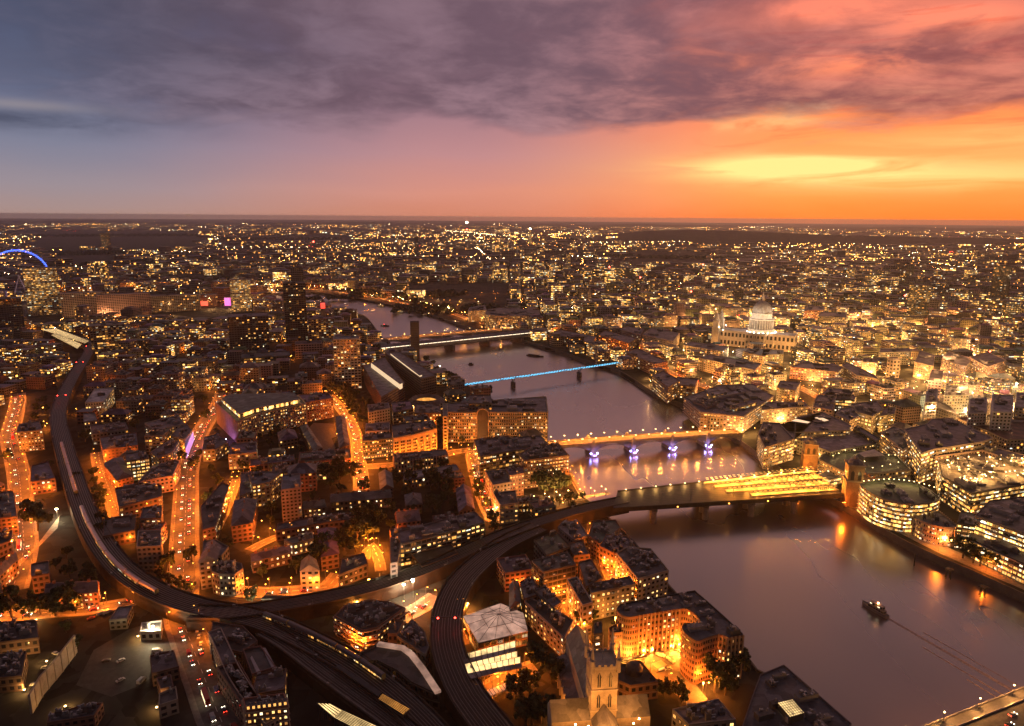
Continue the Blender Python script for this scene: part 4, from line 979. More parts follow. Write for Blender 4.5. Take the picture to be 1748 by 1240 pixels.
for k, (a, b, c, d, m) in enumerate((((1400, 690), (1748, 598), (1748, 640), (1405, 722), 'lit_glass'), ((1405, 722), (1748, 640), (1748, 668), (1410, 755), 'roofing'), ((1410, 755), (1760, 668), (1760, 705), (1420, 785), 'lit_glass'), ((1420, 785), (1780, 705), (1780, 745), (1430, 815), 'lit_glass'), ((1430, 815), (1790, 745), (1790, 775), (1450, 850), 'roofing'))):
    canopy('j', [a, b, c, d], 8+.3*k, m, ['upper lit glass strip of the market roof', 'upper grey strip of the market roof between lit strips', 'middle lit glass strip of the market roof', 'lower lit glass strip of the market roof', 'lowest grey strip of the market roof by the lane'][k], ribs=9, posts=k in (0, 4), name='market_roof', cat='market roof')
canopy('j', [(430, 1012), (520, 1018), (600, 1060), (545, 1110)], 9, 'lit_glass', 'cream glass hall roof, upper piece, beside the viaduct', ribs=4, name='market_roof', cat='market roof')
canopy('j', [(545, 1110), (600, 1060), (850, 1175), (800, 1240)], 9, 'lit_glass', 'cream glass hall roof, long lower piece, beside the viaduct', ribs=8, name='market_roof', cat='market roof')
canopy('j', [(560, 772), (580, 762), (860, 945), (840, 968)], 10.5, 'lit_glass_dim', 'narrow glazed station canopy with lamps below', ribs=14, name='station_canopy', cat='station canopy')
canopy('j', [(838, 985), (865, 950), (1045, 1050), (1000, 1088)], 10.5, 'lit_glass_orange', 'short glazed station canopy glowing orange at its end', ribs=6, name='station_canopy', cat='station canopy')
canopy('j', [(1508, 950), (1680, 880), (1705, 915), (1530, 985)], 5, 'lit_glass_dim', 'small curved pavilion roof in the market yard', ribs=8, name='pavilion', cat='pavilion')
for pts, lb in (([(300, 800), (330, 790), (480, 855), (455, 880)], 'bright station canopy at the far end of the viaduct, the lower of two'), ([(250, 770), (330, 762), (525, 835), (500, 850)], 'bright station canopy at the far end of the viaduct, the upper of two')): canopy('a', pts, 12, 'lit_glass', lb, ribs=14, name='station_canopy', cat='station canopy', posts=False)
canopy('j', [(60, 322), (90, 298), (340, 305), (330, 322)], 5, 'lit_glass', 'lit curved shop canopy below the chord viaduct', ribs=10, name='shop_canopy', cat='canopy')

H('i', [(300, 297), (662, 282), (672, 216), (330, 238)], 10, 'brick', 'long slate-roofed brick terrace with a white gable end', lit=.14, win=16, roof='gable', roofc='mroof', name='terrace', bay=2.8, fh=3)
H('i', [(1030, 845), (1215, 795), (1180, 682), (1015, 722)], 7, 'dbrick', 'grey-roofed workshop in the yard beside the main road', lit=.03, plants=2, roofc='mroof', name='shed')
H('i', [(1075, 1062), (1208, 1018), (1195, 930), (1080, 980)], 7, 'stone', 'small flat-roofed building with a pale parapet at the foot of the yard', lit=.02, plants=1, roofc='dark', rim='stone')
H('i', [(1090, 950), (1180, 930), (1160, 850), (1060, 875)], 7, 'dbrick', 'dark brick yard building behind the pale parapet', lit=.02, plants=1, roofc='dark')
H('i', [(740, 480), (860, 470), (900, 380), (800, 390)], 6, 'grey', 'low pale-roofed shed by the parked vans', lit=.0, plants=0, roofc='lroof', name='shed')
H('i', [(950, 560), (1090, 555), (1100, 480), (960, 500)], 5, 'white', 'small white shed under the bright yard lamp', lit=.05, plants=1, roofc='lroof', name='shed')
H('i', [(215, 185), (335, 165), (330, 75), (210, 100)], 12, 'dbrick', 'plain dark brick block in the shadow of the viaduct', lit=.0, plants=1)
H('i', [(0, 170), (120, 60), (100, 20), (-20, 130)], 11, 'brick', 'orange-lit brick terrace at the left edge of the photo', lit=.1, win=10, roof='gable', name='terrace')
H('i', [(-60, 640), (260, 600), (250, 480), (-80, 500)], 9, 'dbrick', 'wide dark flat-roofed block at the lower left', lit=.01, plants=5, roofc='dark')
H('i', [(-60, 880), (150, 860), (180, 690), (-60, 720)], 8, 'dbrick', 'dark sheds at the bottom left corner of the photo', lit=.02, plants=5, roofc='dark', name='shed')
H('i', [(320, 1180), (640, 1130), (700, 1040), (560, 1060), (330, 1120)], 6, 'dbrick', 'dark jagged-roofed shed at the bottom edge', lit=.0, plants=6, roofc='slate', name='shed')
H('i', [(1470, 800), (1620, 760), (1748, 980), (1748, 1165), (1690, 1130)], 12, 'dbrick', 'dark roofs behind the curved pink terrace', lit=.0, plants=8, roofc='dark', name='warehouse')
H('i', [(1430, 650), (1640, 700), (1748, 620), (1650, 520), (1440, 490)], 9, 'dbrick', 'black flat roof beside the railway and the main road', lit=.02, plants=4, roofc='dark', name='warehouse')
# curved pink terrace along the main road
ct = smooth(Q('i', [(1412, 560), (1470, 690), (1530, 830), (1600, 950), (1690, 1070), (1800, 1190)], 12), 6)
A_, B_ = offs(ct, 0), offs(ct, -7)
block([(p.x, p.y) for p in A_+B_[::-1]], 12, 'pink', 'curved row of pink stone houses following the main road', lit=.1, win=14, plants=6, bay=2.6, fh=3.2, name='terrace', roofc='slate')
# tall pale boundary wall in the yard
wl = Q('i', [(520, 690), (400, 850), (290, 980), (215, 1110)], 0); mb = MB((wl[1].x, wl[1].y, 0)); strip(mb, wl, -.5, .5, 0, 11, 'plain', (.36, .3, .23), solid=True)
for q, d in resample(wl, 7): mb.box((q.x, q.y, 0), (.9, 1.6, 10.6), math.atan2(d.y, d.x), 'plain', (.32, .26, .2))
tag(mb.build('boundary_wall'), 'tall pale brick wall standing alone in the dark yard', 'wall')
H('i', [(1436, 150), (1485, 168), (1592, 168), (1650, 130), (1640, 95), (1560, 72), (1430, 100)], 15, 'conc', 'grey office with rounded corners and one block of yellow windows', lit=.05, win=24, plants=6, roofc='dark', bay=2.6)
o_ = BLD[-1][0]
H('i', [(1348, 80), (1470, 60), (1500, -30), (1400, -50)], 20, 'grey', 'pale-roofed block beside the wide road above the railway', lit=.05, win=6, roof='gable', roofc='mroof', plants=2)

# --- left middle ground
H('e', [(530, 105), (645, 98), (708, 12), (590, 18)], 19, 'white', 'white-roofed office with lit windows on two sides', lit=.55, win=40, plants=1, roofc=(.5, .46, .46), rim='white', bay=3)
H('e', [(520, 225), (608, 215), (590, 168), (520, 172)], 15, 'grey', 'small block with a pale blue-grey roof near the viaduct', lit=.1, win=6, plants=0, roofc='lroof')
H('e', [(730, 585), (830, 558), (760, 440), (645, 480)], 13, 'brick', 'dark hipped-roof hall with an orange-lit end wall', lit=.05, win=6, roof='hip', roofc='slate', plants=0, name='hall')
H('e', [(785, 470), (930, 450), (900, 400), (780, 425)], 20, 'glass', 'glass office with three bright storeys beside the dark hall', lit=.6, win=24, plants=3, sty=.6)
H('e', [(860, 598), (1075, 560), (1120, 470), (1085, 455), (930, 520)], 14, 'pink', 'pink stone building with a row of round-headed windows at the junction', lit=.06, win=12, plants=6, rim=(.5, .36, .32), roofc='dark')
H('e', [(985, 445), (1065, 420), (1110, 345), (1055, 340), (940, 410)], 17, 'conc', 'grey-roofed corner office with a bright lit end', lit=.35, win=24, plants=3, roofc='mroof', bands=True)
H('e', [(960, 275), (1150, 238), (1110, 180), (900, 232)], 17, 'stone', 'stone block with rows of lamps on its roof terrace', lit=.15, win=14, plants=4, roofc='mroof')
H('e', [(1065, 310), (1150, 335), (1195, 275), (1160, 232), (1105, 262)], 16, 'grey', 'block with a blue-violet lit side facing the road', lit=.2, win=8, plants=2, roofc='slate')
vp = Q('e', [(1158, 400), (1203, 290)], 11); o_ = BLD[-1][0]
for k in range(9):
    q = vp[0].lerp(vp[1], (k+.5)/9)
    for zz in (2, 5, 8): mb = MB(o_.location); mb.box((q.x+.3, q.y, zz), (.6, 2.4, 1.6), math.atan2(vp[1].y-vp[0].y, vp[1].x-vp[0].x), 'violet_side_glow') if False else None
mb = MB(o_.location); strip(mb, vp, -.3, .3, 3, 13, 'violet_side_glow', solid=True); mb.build('violet_lit_side', o_)  # violet light on the facade, put into a glowing strip
H('e', [(575, 300), (800, 270), (780, 225), (560, 245)], 12, 'grey', 'low dark roofs behind the short orange street', lit=.06, win=8, plants=5)
H('e', [(640, 400), (860, 370), (850, 290), (620, 320)], 13, 'dbrick', 'wide dark-roofed block with white roof boxes near the viaduct', lit=.08, win=10, plants=7)
H('e', [(740, 760), (1010, 690), (1005, 620), (880, 605), (715, 640)], 12, 'dbrick', 'dark block with a row of lit balconies over the short orange street', lit=.12, win=20, plants=7, roofc='dark')
H('e', [(870, 830), (1005, 825), (1010, 745), (890, 760)], 13, 'dbrick', 'dark brick block with a lit top row beside the wide road', lit=.1, win=14, plants=3)
H('e', [(850, 1005), (1003, 998), (1005, 900), (860, 905)], 17, 'conc', 'plain grey block with white roof edges beside the wide road', lit=.0, plants=4, rim='white', roofc='dark')
H('e', [(640, 940), (840, 900), (850, 800), (650, 830)], 9, 'dbrick', 'low dark block east of the viaduct bend', lit=.02, plants=3, roofc='dark')
H('e', [(105, 290), (265, 275), (245, 218), (115, 238)], 21, 'conc', 'concrete flats with scattered lit windows between street and viaduct', lit=.14, win=30, plants=3, name='apartment_building', bay=2.8, fh=3)
H('e', [(190, 600), (345, 575), (300, 470), (195, 500)], 12, 'dbrick', 'dark flats beside the left-hand street', lit=.04, win=6, plants=3, name='apartment_building')
H('e', [(-30, 830), (105, 815), (85, 650), (-30, 670)], 13, 'dbrick', 'dark roofed block at the left edge over the orange street', lit=.05, win=8, plants=5)
H('e', [(-40, 1010), (70, 960), (80, 900), (-40, 920)], 9, 'dbrick', 'black flat roof at the left edge below the orange street', lit=.02, plants=3, roofc='dark')
H('e', [(1260, 400), (1340, 395), (1420, 345), (1345, 300), (1270, 320)], 12, 'grey', 'grey pitched roofs on the right of the wide road', lit=.1, win=8, plants=4, roofc='slate')
H('e', [(1420, 430), (1600, 415), (1600, 350), (1440, 360)], 15, 'conc', 'block with yellow ground-floor shops below the purple office', lit=.3, win=20, plants=4)
H('e', [(1490, 690), (1610, 640), (1605, 535), (1500, 540)], 14, 'grey', 'slate-roofed block over the narrow lit lane', lit=.05, win=4, plants=2, roofc='slate')
H('e', [(1440, 870), (1570, 850), (1600, 700), (1460, 710)], 14, 'dbrick', 'dark slate-roofed block between lane and gardens', lit=.04, win=4, roof='hip', roofc='slate', plants=2)
H('e', [(1260, 900), (1340, 880), (1430, 620), (1380, 600), (1250, 750)], 13, 'dbrick', 'dark brick row with small white windows beside the narrow lane', lit=.1, win=20, plants=4, roofc='dark')
H('e', [(1260, 1065), (1380, 1060), (1425, 1005), (1345, 958), (1265, 970)], 19, 'grey', 'pale grey hipped roof beside the railway and wide road', lit=.03, win=4, roofc='mroof', plants=2)
# big block with a violet-lit front and a lit glass top
H('e', [(1478, 225), (1605, 175), (1905, 110), (1860, 60), (1420, 70), (1345, 105)], 25, 'pink', 'large pink office with violet-lit bays and a lit glass storey on top', lit=.22, win=60, plants=5, penthouse=(6, 6, .85), bay=3.0, fins=(.4, .28, .24), name='office_building')
vl = Q('e', [(1345, 330), (1420, 335), (1490, 325)], 0)
for p in vl: LAMPS.append((p+Vector((0, -5, 0)), math.pi/2, 'violet', 'the violet-lit office'))

# --- centre: brick flats, arched office, big slab
H('f', [(300, 110), (505, 75), (480, 45), (270, 55)], 24, 'brick', 'red brick mansion flats with many small lit windows', lit=.28, win=45, plants=4, name='apartment_building', bay=2.8, fh=3)
H('f', [(0, 155), (250, 115), (215, 85), (-40, 120)], 21, 'brick', 'brown brick range with regular square windows below the lit glass storey', lit=.1, win=20, plants=3, bay=3, fh=3.2)
H('f', [(440, 380), (385, 400), (300, 250), (345, 240)], 11, 'dbrick', 'left wing of the dark housing estate around the orange courts', lit=.06, win=8, roof='hip', plants=2, name='apartment_building')
H('f', [(170, 340), (285, 320), (265, 270), (160, 285)], 11, 'dbrick', 'small dark estate block lit by an orange lamp', lit=.05, win=4, roof='hip', plants=2, name='apartment_building')
H('f', [(545, 380), (610, 365), (580, 190), (520, 190)], 11, 'dbrick', 'right wing of the dark housing estate along the estate street', lit=.05, win=8, roof='hip', plants=2, name='apartment_building')
H('f', [(290, 480), (620, 450), (610, 390), (300, 415)], 10, 'brick', 'long brick estate range with white roof clutter facing the arcade', lit=.05, win=8, plants=10, name='apartment_building', fins=(.34, .22, .16), bay=4)
H('f', [(-10, 500), (265, 465), (260, 430), (-10, 455)], 9, 'brick', 'long arcaded brick viaduct building with pale pilasters', lit=.04, plants=4, fins=(.4, .28, .22), bay=4)
H('f', [(690, 345), (875, 325), (860, 290), (690, 305)], 19, 'glass', 'dark office with four thin rows of lit windows', lit=.3, win=40, plants=4, sty=.5, bay=2.4, fh=4)
H('f', [(705, 285), (860, 275), (855, 225), (710, 235)], 14, 'white', 'white-banded low office behind the arched building', lit=.15, win=10, plants=4)
H('f', [(725, 165), (860, 140), (850, 105), (720, 118)], 18, 'white', 'block with white stair boxes above the estate street', lit=.08, win=8, plants=5)
H('f', [(880, 165), (1005, 140), (985, 92), (868, 102)], 21, 'glass', 'dark square office with one lit corner strip', lit=.1, win=10, plants=3, sty=.8)
H('f', [(1010, 170), (1180, 170), (1170, 120), (1020, 110)], 14, 'dbrick', 'low brick block below the round theatre', lit=.15, win=12, plants=4)
# postmodern office with tall arches
AO = H('f', [(880, 325), (995, 305), (1150, 265), (1130, 215), (990, 225), (870, 245)], 24, 'stone', 'dark-roofed office with tall stone-framed arches lit orange from below', lit=.1, plants=8, roofc='dark', rim='dark', sty=1.0)
aq = Q('f', [(880, 325), (995, 305), (1150, 265)], 24)
for (a, b, cnt) in ((aq[0], aq[1], 3), (aq[1], aq[2], 4)):
    e = b-a; L = e.length; dd = e/L; nn = Vector((dd.y, -dd.x, 0)); rz = math.atan2(dd.y, dd.x)
    for k in range(cnt):
        mb = MB(AO.location); c = a+dd*((k+.5)/cnt*L)+nn*.5; w = L/cnt; r = w*.34; zt = 24-r-2.5
        arc = [(-r, 0.0)]+[(-r*math.cos(t), zt+r*math.sin(t)) for t in np.linspace(0, math.pi, 9)]+[(r, 0.0)]
        full = [(-w/2, 0), (-w/2, 24)]+[(x, 24) for x in np.linspace(-w/2, w/2, 9)[1:-1]]+[(w/2, 24), (w/2, 0)]
        T = lambda x, z: (c.x+dd.x*x, c.y+dd.y*x, z)
        outer = [(-w/2, 0)]+[(-w/2+w*t, 24.0) for t in np.linspace(0, 1, 9)]+[(w/2, 0)]
        for m in range(len(arc)-1):
            (x0, z0), (x1, z1) = arc[m], arc[m+1]; (X0, Z0), (X1, Z1) = outer[m], outer[m+1]
            mb.face([T(X0, Z0), T(x0, z0), T(x1, z1), T(X1, Z1)], 'plain', (.42, .32, .22))
            mb.face([T(x0, z0), (T(x0, z0)[0]-nn.x*.5, T(x0, z0)[1]-nn.y*.5, z0), (T(x1, z1)[0]-nn.x*.5, T(x1, z1)[1]-nn.y*.5, z1), T(x1, z1)], 'plain', (.35, .26, .18))
        mb.build('arch', AO)
        LAMPS.append((c+nn*3.0-Vector((0, 0, 24)), rz+math.pi/2, 'sodium_low', 'the arched office'))
H('f', [(890, 470), (1220, 430), (1205, 395), (880, 425)], 12, 'grey', 'row of gabled town houses with white bays below the arched office', lit=.2, win=24, plants=6, name='terrace', bay=3, fins=(.45, .36, .3))
H('f', [(945, 590), (1295, 525), (1270, 488), (940, 540)], 9, 'grey', 'long low building with a plain blue-grey roof', lit=.06, win=6, plants=0, roofc='lroof', rim='lroof')
SL = H('p', [(762, 705), (935, 705), (932, 678), (756, 690)], 34, 'stone', 'long nine-storey stone office slab with a dark glass atrium in the middle', lit=.3, win=60, plants=9, bay=2.4, fh=3.7, bands=(.36, .28, .2), roofc='slate', sty=.25)
aq = Q('p', [(814, 706), (834, 706)], 34); mb = MB(SL.location); a, b = aq; dd = (b-a).normalized(); nn = Vector((dd.y, -dd.x, 0))
w = (b-a).length; c = (a+b)/2+nn*.9
pts = [(-w/2, 2)]+[(-w/2*math.cos(t), 33+w/2*math.sin(t)) for t in np.linspace(0, math.pi, 9)]+[(w/2, 2)]
pp = [(c.x+dd.x*x, c.y+dd.y*x, z) for x, z in pts]; mb.face(pp, 'roofing', (.03, .03, .035)); mb.build('atrium', SL)
mb = MB(SL.location); mb.tube((pp[0]), (pp[1][0], pp[1][1], 33), .6, n=6, bc=(.4, .32, .24)); mb.tube(pp[-1], (pp[-2][0], pp[-2][1], 33), .6, n=6, bc=(.4, .32, .24))
for m in range(1, len(pp)-2): mb.tube(pp[m], pp[m+1], .6, n=6, bc=(.4, .32, .24))
mb.build('arch', SL)
H('p', [(756, 712), (764, 712), (764, 690), (756, 690)], 37, 'stone', 'slim stone stair tower at the left end of the long office slab', lit=.02, plants=0, occ=False)
H('p', [(800, 690), (840, 690), (838, 676), (802, 676)], 41, 'slate', 'dark glazed roof house above the long office slab', lit=.1, plants=2, occ=False)
H('f', [(1420, 440), (1500, 425), (1640, 400), (1860, 385), (1800, 310), (1380, 335)], 26, 'glass', 'wide dark office with bright strip windows and grey plant decks', lit=.45, win=50, plants=9, sty=.9, roofc='mroof', rim='grey')
H('g', [(95, 465), (215, 450), (370, 432), (300, 355), (135, 375), (60, 425)], 27, 'brick', 'red brick riverside block with yellow windows and stepped gables', lit=.35, win=60, plants=10, roofc='dark', bay=2.8, fh=3.2, bands=(.4, .3, .2))
H('g', [(0, 560), (90, 545), (85, 500), (-30, 510)], 20, 'brick', 'lower brick wing left of the riverside block', lit=.3, win=24, plants=3, bay=2.8, fh=3.2)
H('f', [(1500, 620), (1610, 600), (1590, 520), (1450, 530)], 19, 'stone', 'classical stone block with a pedimented flat roof', lit=.15, win=12, plants=2, roofc='dark', rim='stone')
H('f', [(1545, 745), (1660, 730), (1640, 650), (1500, 665)], 16, 'stone', 'stone corner block with orange-lit shopfronts', lit=.2, win=16, plants=3, roofc='dark', rim='stone')
H('g', [(-10, 735), (190, 715), (180, 690), (-10, 705)], 9, 'brick', 'low row with a line of orange-lit gables above the lamp-lit path', lit=.4, win=20, plants=5, fins=(.5, .35, .22), bay=3, name='terrace')
# long glass office
H('f', [(905, 990), (990, 975), (1450, 850), (1390, 782), (915, 905)], 17, 'glass', 'long glass office with a yellow-lit lobby beside the railway', lit=.4, win=50, plants=7, sty=.9, roofc='mroof', rim='grey', bay=4)
H('f', [(1060, 1130), (1285, 1045), (1240, 985), (990, 1045)], 8, 'brick', 'dark arched shed between the long glass office and the railway', lit=.02, plants=0, roofc='dark', name='shed', rim='dbrick')
H('f', [(860, 1110), (905, 1100), (930, 960), (860, 945)], 18, 'grey', 'tall grey stair block at the left end of the glass office', lit=.02, plants=2)
H('f', [(490, 720), (870, 690), (860, 655), (490, 680)], 9, 'dbrick', 'dark terrace with paired lit windows in the gardens', lit=.1, win=14, roof='gable', plants=4, name='terrace')
H('f', [(320, 765), (460, 750), (450, 715), (320, 725)], 8, 'dbrick', 'short dark terrace with a bright ground floor', lit=.1, win=8, roof='gable', plants=2, name='terrace')
H('f', [(150, 905), (480, 850), (780, 820), (770, 785), (460, 800), (160, 860)], 8, 'dbrick', 'long curved dark terrace facing the orange lane', lit=.08, win=14, plants=8, roofc='slate', name='terrace')
H('f', [(255, 985), (385, 950), (375, 910), (200, 960)], 9, 'stone', 'small block with a bright yellow front of square windows', lit=.7, win=16, plants=2)
H('f', [(0, 1090), (245, 1030), (235, 995), (-10, 1050)], 9, 'dbrick', 'long dark slate terrace with yellow windows near the curved lane', lit=.15, win=12, roof='gable', plants=4, name='terrace')
H('f', [(180, 650), (305, 635), (300, 545), (190, 555)], 27, 'conc', 'plain grey concrete tower of flats standing over the gardens', lit=.04, win=6, plants=2, name='apartment_building', bay=3, fh=3)
H('f', [(0, 620), (110, 600), (180, 540), (60, 530), (-20, 545)], 20, 'grey', 'grey slab with small white windows left of the concrete tower', lit=.2, win=16, plants=3)
H('f', [(300, 1150), (420, 1145), (400, 1080), (310, 1085)], 14, 'stone', 'pale gabled house block beside the curved lane', lit=.03, win=2, roof='gable', plants=1, name='house')
H('f', [(540, 1180), (720, 1110), (700, 1040), (560, 1080)], 9, 'dbrick', 'dark block with a line of white roof lights by the railway chord', lit=.02, win=4, plants=3, roofc='dark')
H('f', [(430, 1060), (540, 1040), (520, 880), (410, 890)], 11, 'dbrick', 'dark pitched school roof among the garden trees', lit=.02, roof='hip', plants=2)
H('f', [(800, 640), (880, 630), (870, 540), (790, 540)], 10, 'dbrick', 'dark chapel roof beside the estate cross street', lit=.02, roof='gable', plants=0, name='chapel')
H('f', [(1290, 780), (1385, 760), (1360, 630), (1270, 640)], 10, 'dbrick', 'black pitched roof right of the garden trees', lit=.03, roof='gable', plants=1)
H('f', [(960, 740), (1060, 730), (1050, 665), (950, 675)], 9, 'dbrick', 'dark pitched roof in the middle of the gardens', lit=.03, roof='hip', plants=1, name='house')
# --- far bank, right
H('g', [(1085, 75), (1190, 165), (1455, 190), (1641, 60), (1500, -10), (1300, -5)], 20, 'stone', 'wide stone office with a curved pale roof at the far end of the arched bridge', lit=.5, win=30, plants=22, rim='stone', roofc='mroof', bands=True, glow=1)
H('g', [(1280, 55), (1300, 70), (1470, 35), (1440, 20)], 24, 'lroof', 'long pale plant house on the wide stone office roof', lit=-1, plants=2, occ=False, roofc=(.5, .46, .46)); H('g', [(1370, 125), (1400, 140), (1540, 100), (1500, 85)], 23, 'stone', 'lit attic on the wide stone office roof', lit=.8, sty=1, plants=2, occ=False, glow=1); H('g', [(1225, 40), (1255, 60), (1330, 45), (1300, 25)], 25, 'stone', 'small lit roof pavilion on the wide stone office', lit=.9, sty=1, plants=1, occ=False, roofc=(.4, .36, .36)); H('g', [(1140, 95), (1230, 135), (1300, 110), (1200, 70)], 22, 'grey', 'dark plant deck on the wide stone office roof', lit=-1, plants=6, occ=False)
H('g', [(1190, 172), (1250, 195), (1450, 205), (1440, 165), (1260, 140)], 16, 'stone', 'floodlit classical stone front facing the arched bridge', lit=.1, win=10, plants=3, fins=(.5, .4, .3), roofc='mroof', occ=False)
for t in np.linspace(.05, .95, 7): p = G(1195+70*t, 729+2*t); LAMPS.append((p+Vector((0, -4, 0)), math.pi/2, 'warm_lamp', 'the floodlit classical front'))
H('h', [(0, 275), (205, 330), (210, 200), (380, 160), (560, 245), (545, 275), (230, 290)], 20, 'stone', 'office with two bright rectangular roof lights and banded front', lit=.4, win=30, plants=2, roofc='mroof')
H('h', [(-20, 300), (20, 385), (205, 330), (110, 230), (10, 225)], 22, 'stone', 'banded office with a rounded roof terrace by the bridge head', lit=.5, win=40, plants=4, bands=(.5, .4, .3), sty=.5, roofc='dark')
o_ = BLD[-2][0]
for pts in ([(185, 215), (285, 230), (305, 222), (215, 202)], [(330, 195), (390, 218), (420, 212), (365, 188)], [(60, 240), (105, 264), (140, 258), (90, 232)]):
    q = Q('h', pts, 21.5); q = q if area(q) > 0 else q[::-1]; mb = MB(o_.location); mb.prism([(p.x, p.y) for p in q], 20.1, 21.6, 'metal', (.4, .38, .36), top='lit_skylight'); mb.build('skylight', o_)
H('h', [(225, 335), (430, 412), (715, 355), (560, 280)], 15, 'conc', 'broad flat mauve-grey station roof behind the brick towers', lit=.05, win=6, plants=0, roofc=(.3, .23, .22), rim=(.3, .24, .22), name='railway_station')
H('h', [(575, 262), (715, 345), (740, 330), (600, 248)], 19, 'glass', 'narrow dark glass block beside the flat station roof', lit=.05, plants=1, sty=1)
H('h', [(350, 455), (560, 560), (930, 520), (840, 430), (620, 400), (420, 400)], 12, 'conc', 'station deck with a lamp-lit roof garden and white tent', lit=.3, win=20, plants=0, roofc=(.05, .06, .03), name='railway_station', bands=(.4, .32, .24))
gd = BLD[-1][0]
tp = Q('h', [(600, 415), (640, 440), (765, 430), (700, 390)], 15.5); mb = MB(gd.location); cc = sum(tp, Vector())/4
tp = tp if area(tp) > 0 else tp[::-1]
for k in range(4): mb.face([tp[k], tp[(k+1) % 4], cc+Vector((0, 0, 2.5))], 'plain', (.62, .52, .5)); mb.tube((tp[k].x, tp[k].y, 12), tp[k], .15, n=5)
mb.build('tent', gd)
for x, y in ((480, 430), (520, 410), (445, 445), (560, 470), (600, 500), (690, 520), (750, 510), (800, 500), (850, 485), (790, 440), (640, 480), (580, 410), (830, 440)): LAMPS.append((Q('h', [(x, y)], 13)[0], 0.0, 'garden', 'the roof garden'))
H('h', [(890, 270), (1000, 420), (1075, 395), (1370, 350), (1440, 325), (1180, 200), (1060, 205), (1030, 235)], 30, 'stone', 'tall stepped white office with a maze of roof plant', lit=.3, win=50, plants=16, bands=(.55, .47, .4), sty=.8, rim=(.5, .42, .38), roofc='mroof')
H('h', [(745, 290), (880, 400), (910, 380), (890, 275), (820, 250)], 20, 'stone', 'terraced stone wing left of the stepped white office', lit=.3, win=20, plants=4, bands=True)
H('h', [(1080, 440), (1375, 400), (1634, 490), (1634, 430), (1390, 365), (1090, 415)], 24, 'stone', 'range with a row of bright lamps above the roof court', lit=.3, win=30, plants=4, roofc='mroof')
H('h', [(1125, 560), (1310, 670), (1480, 640), (1720, 600), (1720, 490), (1375, 400), (1100, 470)], 22, 'glass', 'glass office whose roof terrace is covered in bright lamps', lit=.7, glow=1, win=60, plants=9, sty=1, roofc=(.14, .11, .09), rim='mroof', bay=3)
rt = BLD[-1][0]
for k in range(34):
    a, b = random.random(), random.random(); x, y = 1150+(1640-1150)*a, 490+95*b-40*a+(25 if b > .5 else 0); LAMPS.append((Q('h', [(x, y)], 23)[0], 0.0, 'roof', 'the lamp-covered roof terrace'))
for k in range(9): LAMPS.append((Q('h', [(1090+66*k, 478-10*min(k, 4)+(12*(k-4) if k > 4 else 0))], 24.5)[0], 0.0, 'roof', 'the lamp-covered roof terrace'))
cur = arc_px([(612, 612), (665, 660), (740, 698), (820, 722), (900, 735), (990, 735), (1075, 722), (1112, 700)])
H('h', cur+[(1050, 650), (900, 572), (840, 570), (700, 585)], 24, 'stone', 'curved riverside office with glowing floors and a planted roof', lit=.7, glow=1, win=70, plants=4, sty=1, roofc=(.05, .07, .035), rim='mroof', bands=(.5, .4, .28), bay=3)
for k in range(16):
    t = k/15; x, y = (635+470*t, 605-30*math.sin(t*2.2)+75*t*t); LAMPS.append((Q('h', [(x, y)], 25.3)[0], 0.0, 'garden', 'the planted roof edge'))
cur = arc_px([(945, 795), (955, 815), (1010, 850), (1080, 872), (1150, 884), (1205, 884), (1228, 872)])
H('h', cur+[(1190, 850), (1110, 785), (1010, 775)], 15, 'stone', 'rounded riverside pavilion floodlit orange', lit=.3, win=50, plants=4, roofc='grey', rim='stone', fins=(.5, .36, .24), bay=3)
for x, y in ((965, 940), (1000, 955), (1040, 968), (1080, 980), (1120, 990), (1160, 995), (1200, 990), (940, 915)): LAMPS.append((Q('h', [(x, y)], 0)[0]+Vector((0, -3, 0)), math.pi/2, 'warm_lamp', 'the rounded pavilion'))
H('h', [(1330, 810), (1634, 920), (1800, 960), (1800, 700), (1634, 690), (1420, 715)], 27, 'stone', 'large terraced office with two brilliant strips of lit floors', lit=.9, glow=2, win=60, plants=8, sty=1, bands=(.45, .38, .32), roofc=(.3, .24, .18), rim='mroof', bay=4)
H('h', [(1215, 855), (1330, 870), (1340, 800), (1240, 780)], 20, 'glass', 'dark glass link between pavilion and terraced office', lit=.4, win=20, plants=2, sty=1)
H('h', [(1290, 950), (1634, 1110), (1850, 1200), (1850, 985), (1634, 930), (1330, 860)], 14, 'glass', 'lower banded office wing with bright floors along the riverside walk', lit=.85, glow=1, win=60, plants=6, sty=1, bands=(.42, .38, .38), roofc='slate', bay=3.4)
H('h', [(1215, 200), (1530, 335), (1700, 330), (1700, 190), (1560, 165)], 24, 'stone', 'huge dark red roof with pale roof lights at the right edge', lit=.4, win=14, plants=0, roofc='rroof', rim='rroof')
o_ = BLD[-1][0]
for pts in ([(1360, 240), (1490, 248), (1520, 240), (1400, 230)], [(1460, 265), (1540, 272), (1560, 262), (1490, 256)], [(1520, 215), (1625, 222), (1634, 212), (1540, 206)]):
    q = Q('h', pts, 24.6); q = q if area(q) > 0 else q[::-1]; mb = MB(o_.location); mb.prism([(p.x, p.y) for p in q], 24.1, 24.8, 'plain', (.5, .42, .38), top='plain'); mb.build('skylight', o_)
H('h', [(600, 165), (690, 190), (760, 140), (715, 92), (555, 112)], 21, 'stone', 'square stone office with large lit windows behind the station', lit=.5, win=30, plants=4, roofc='mroof', bay=5, fh=4)
H('h', [(735, 190), (830, 175), (835, 130), (760, 140)], 19, 'stone', 'stone wing with a grid of lit windows beside the square office', lit=.5, win=20, plants=2)
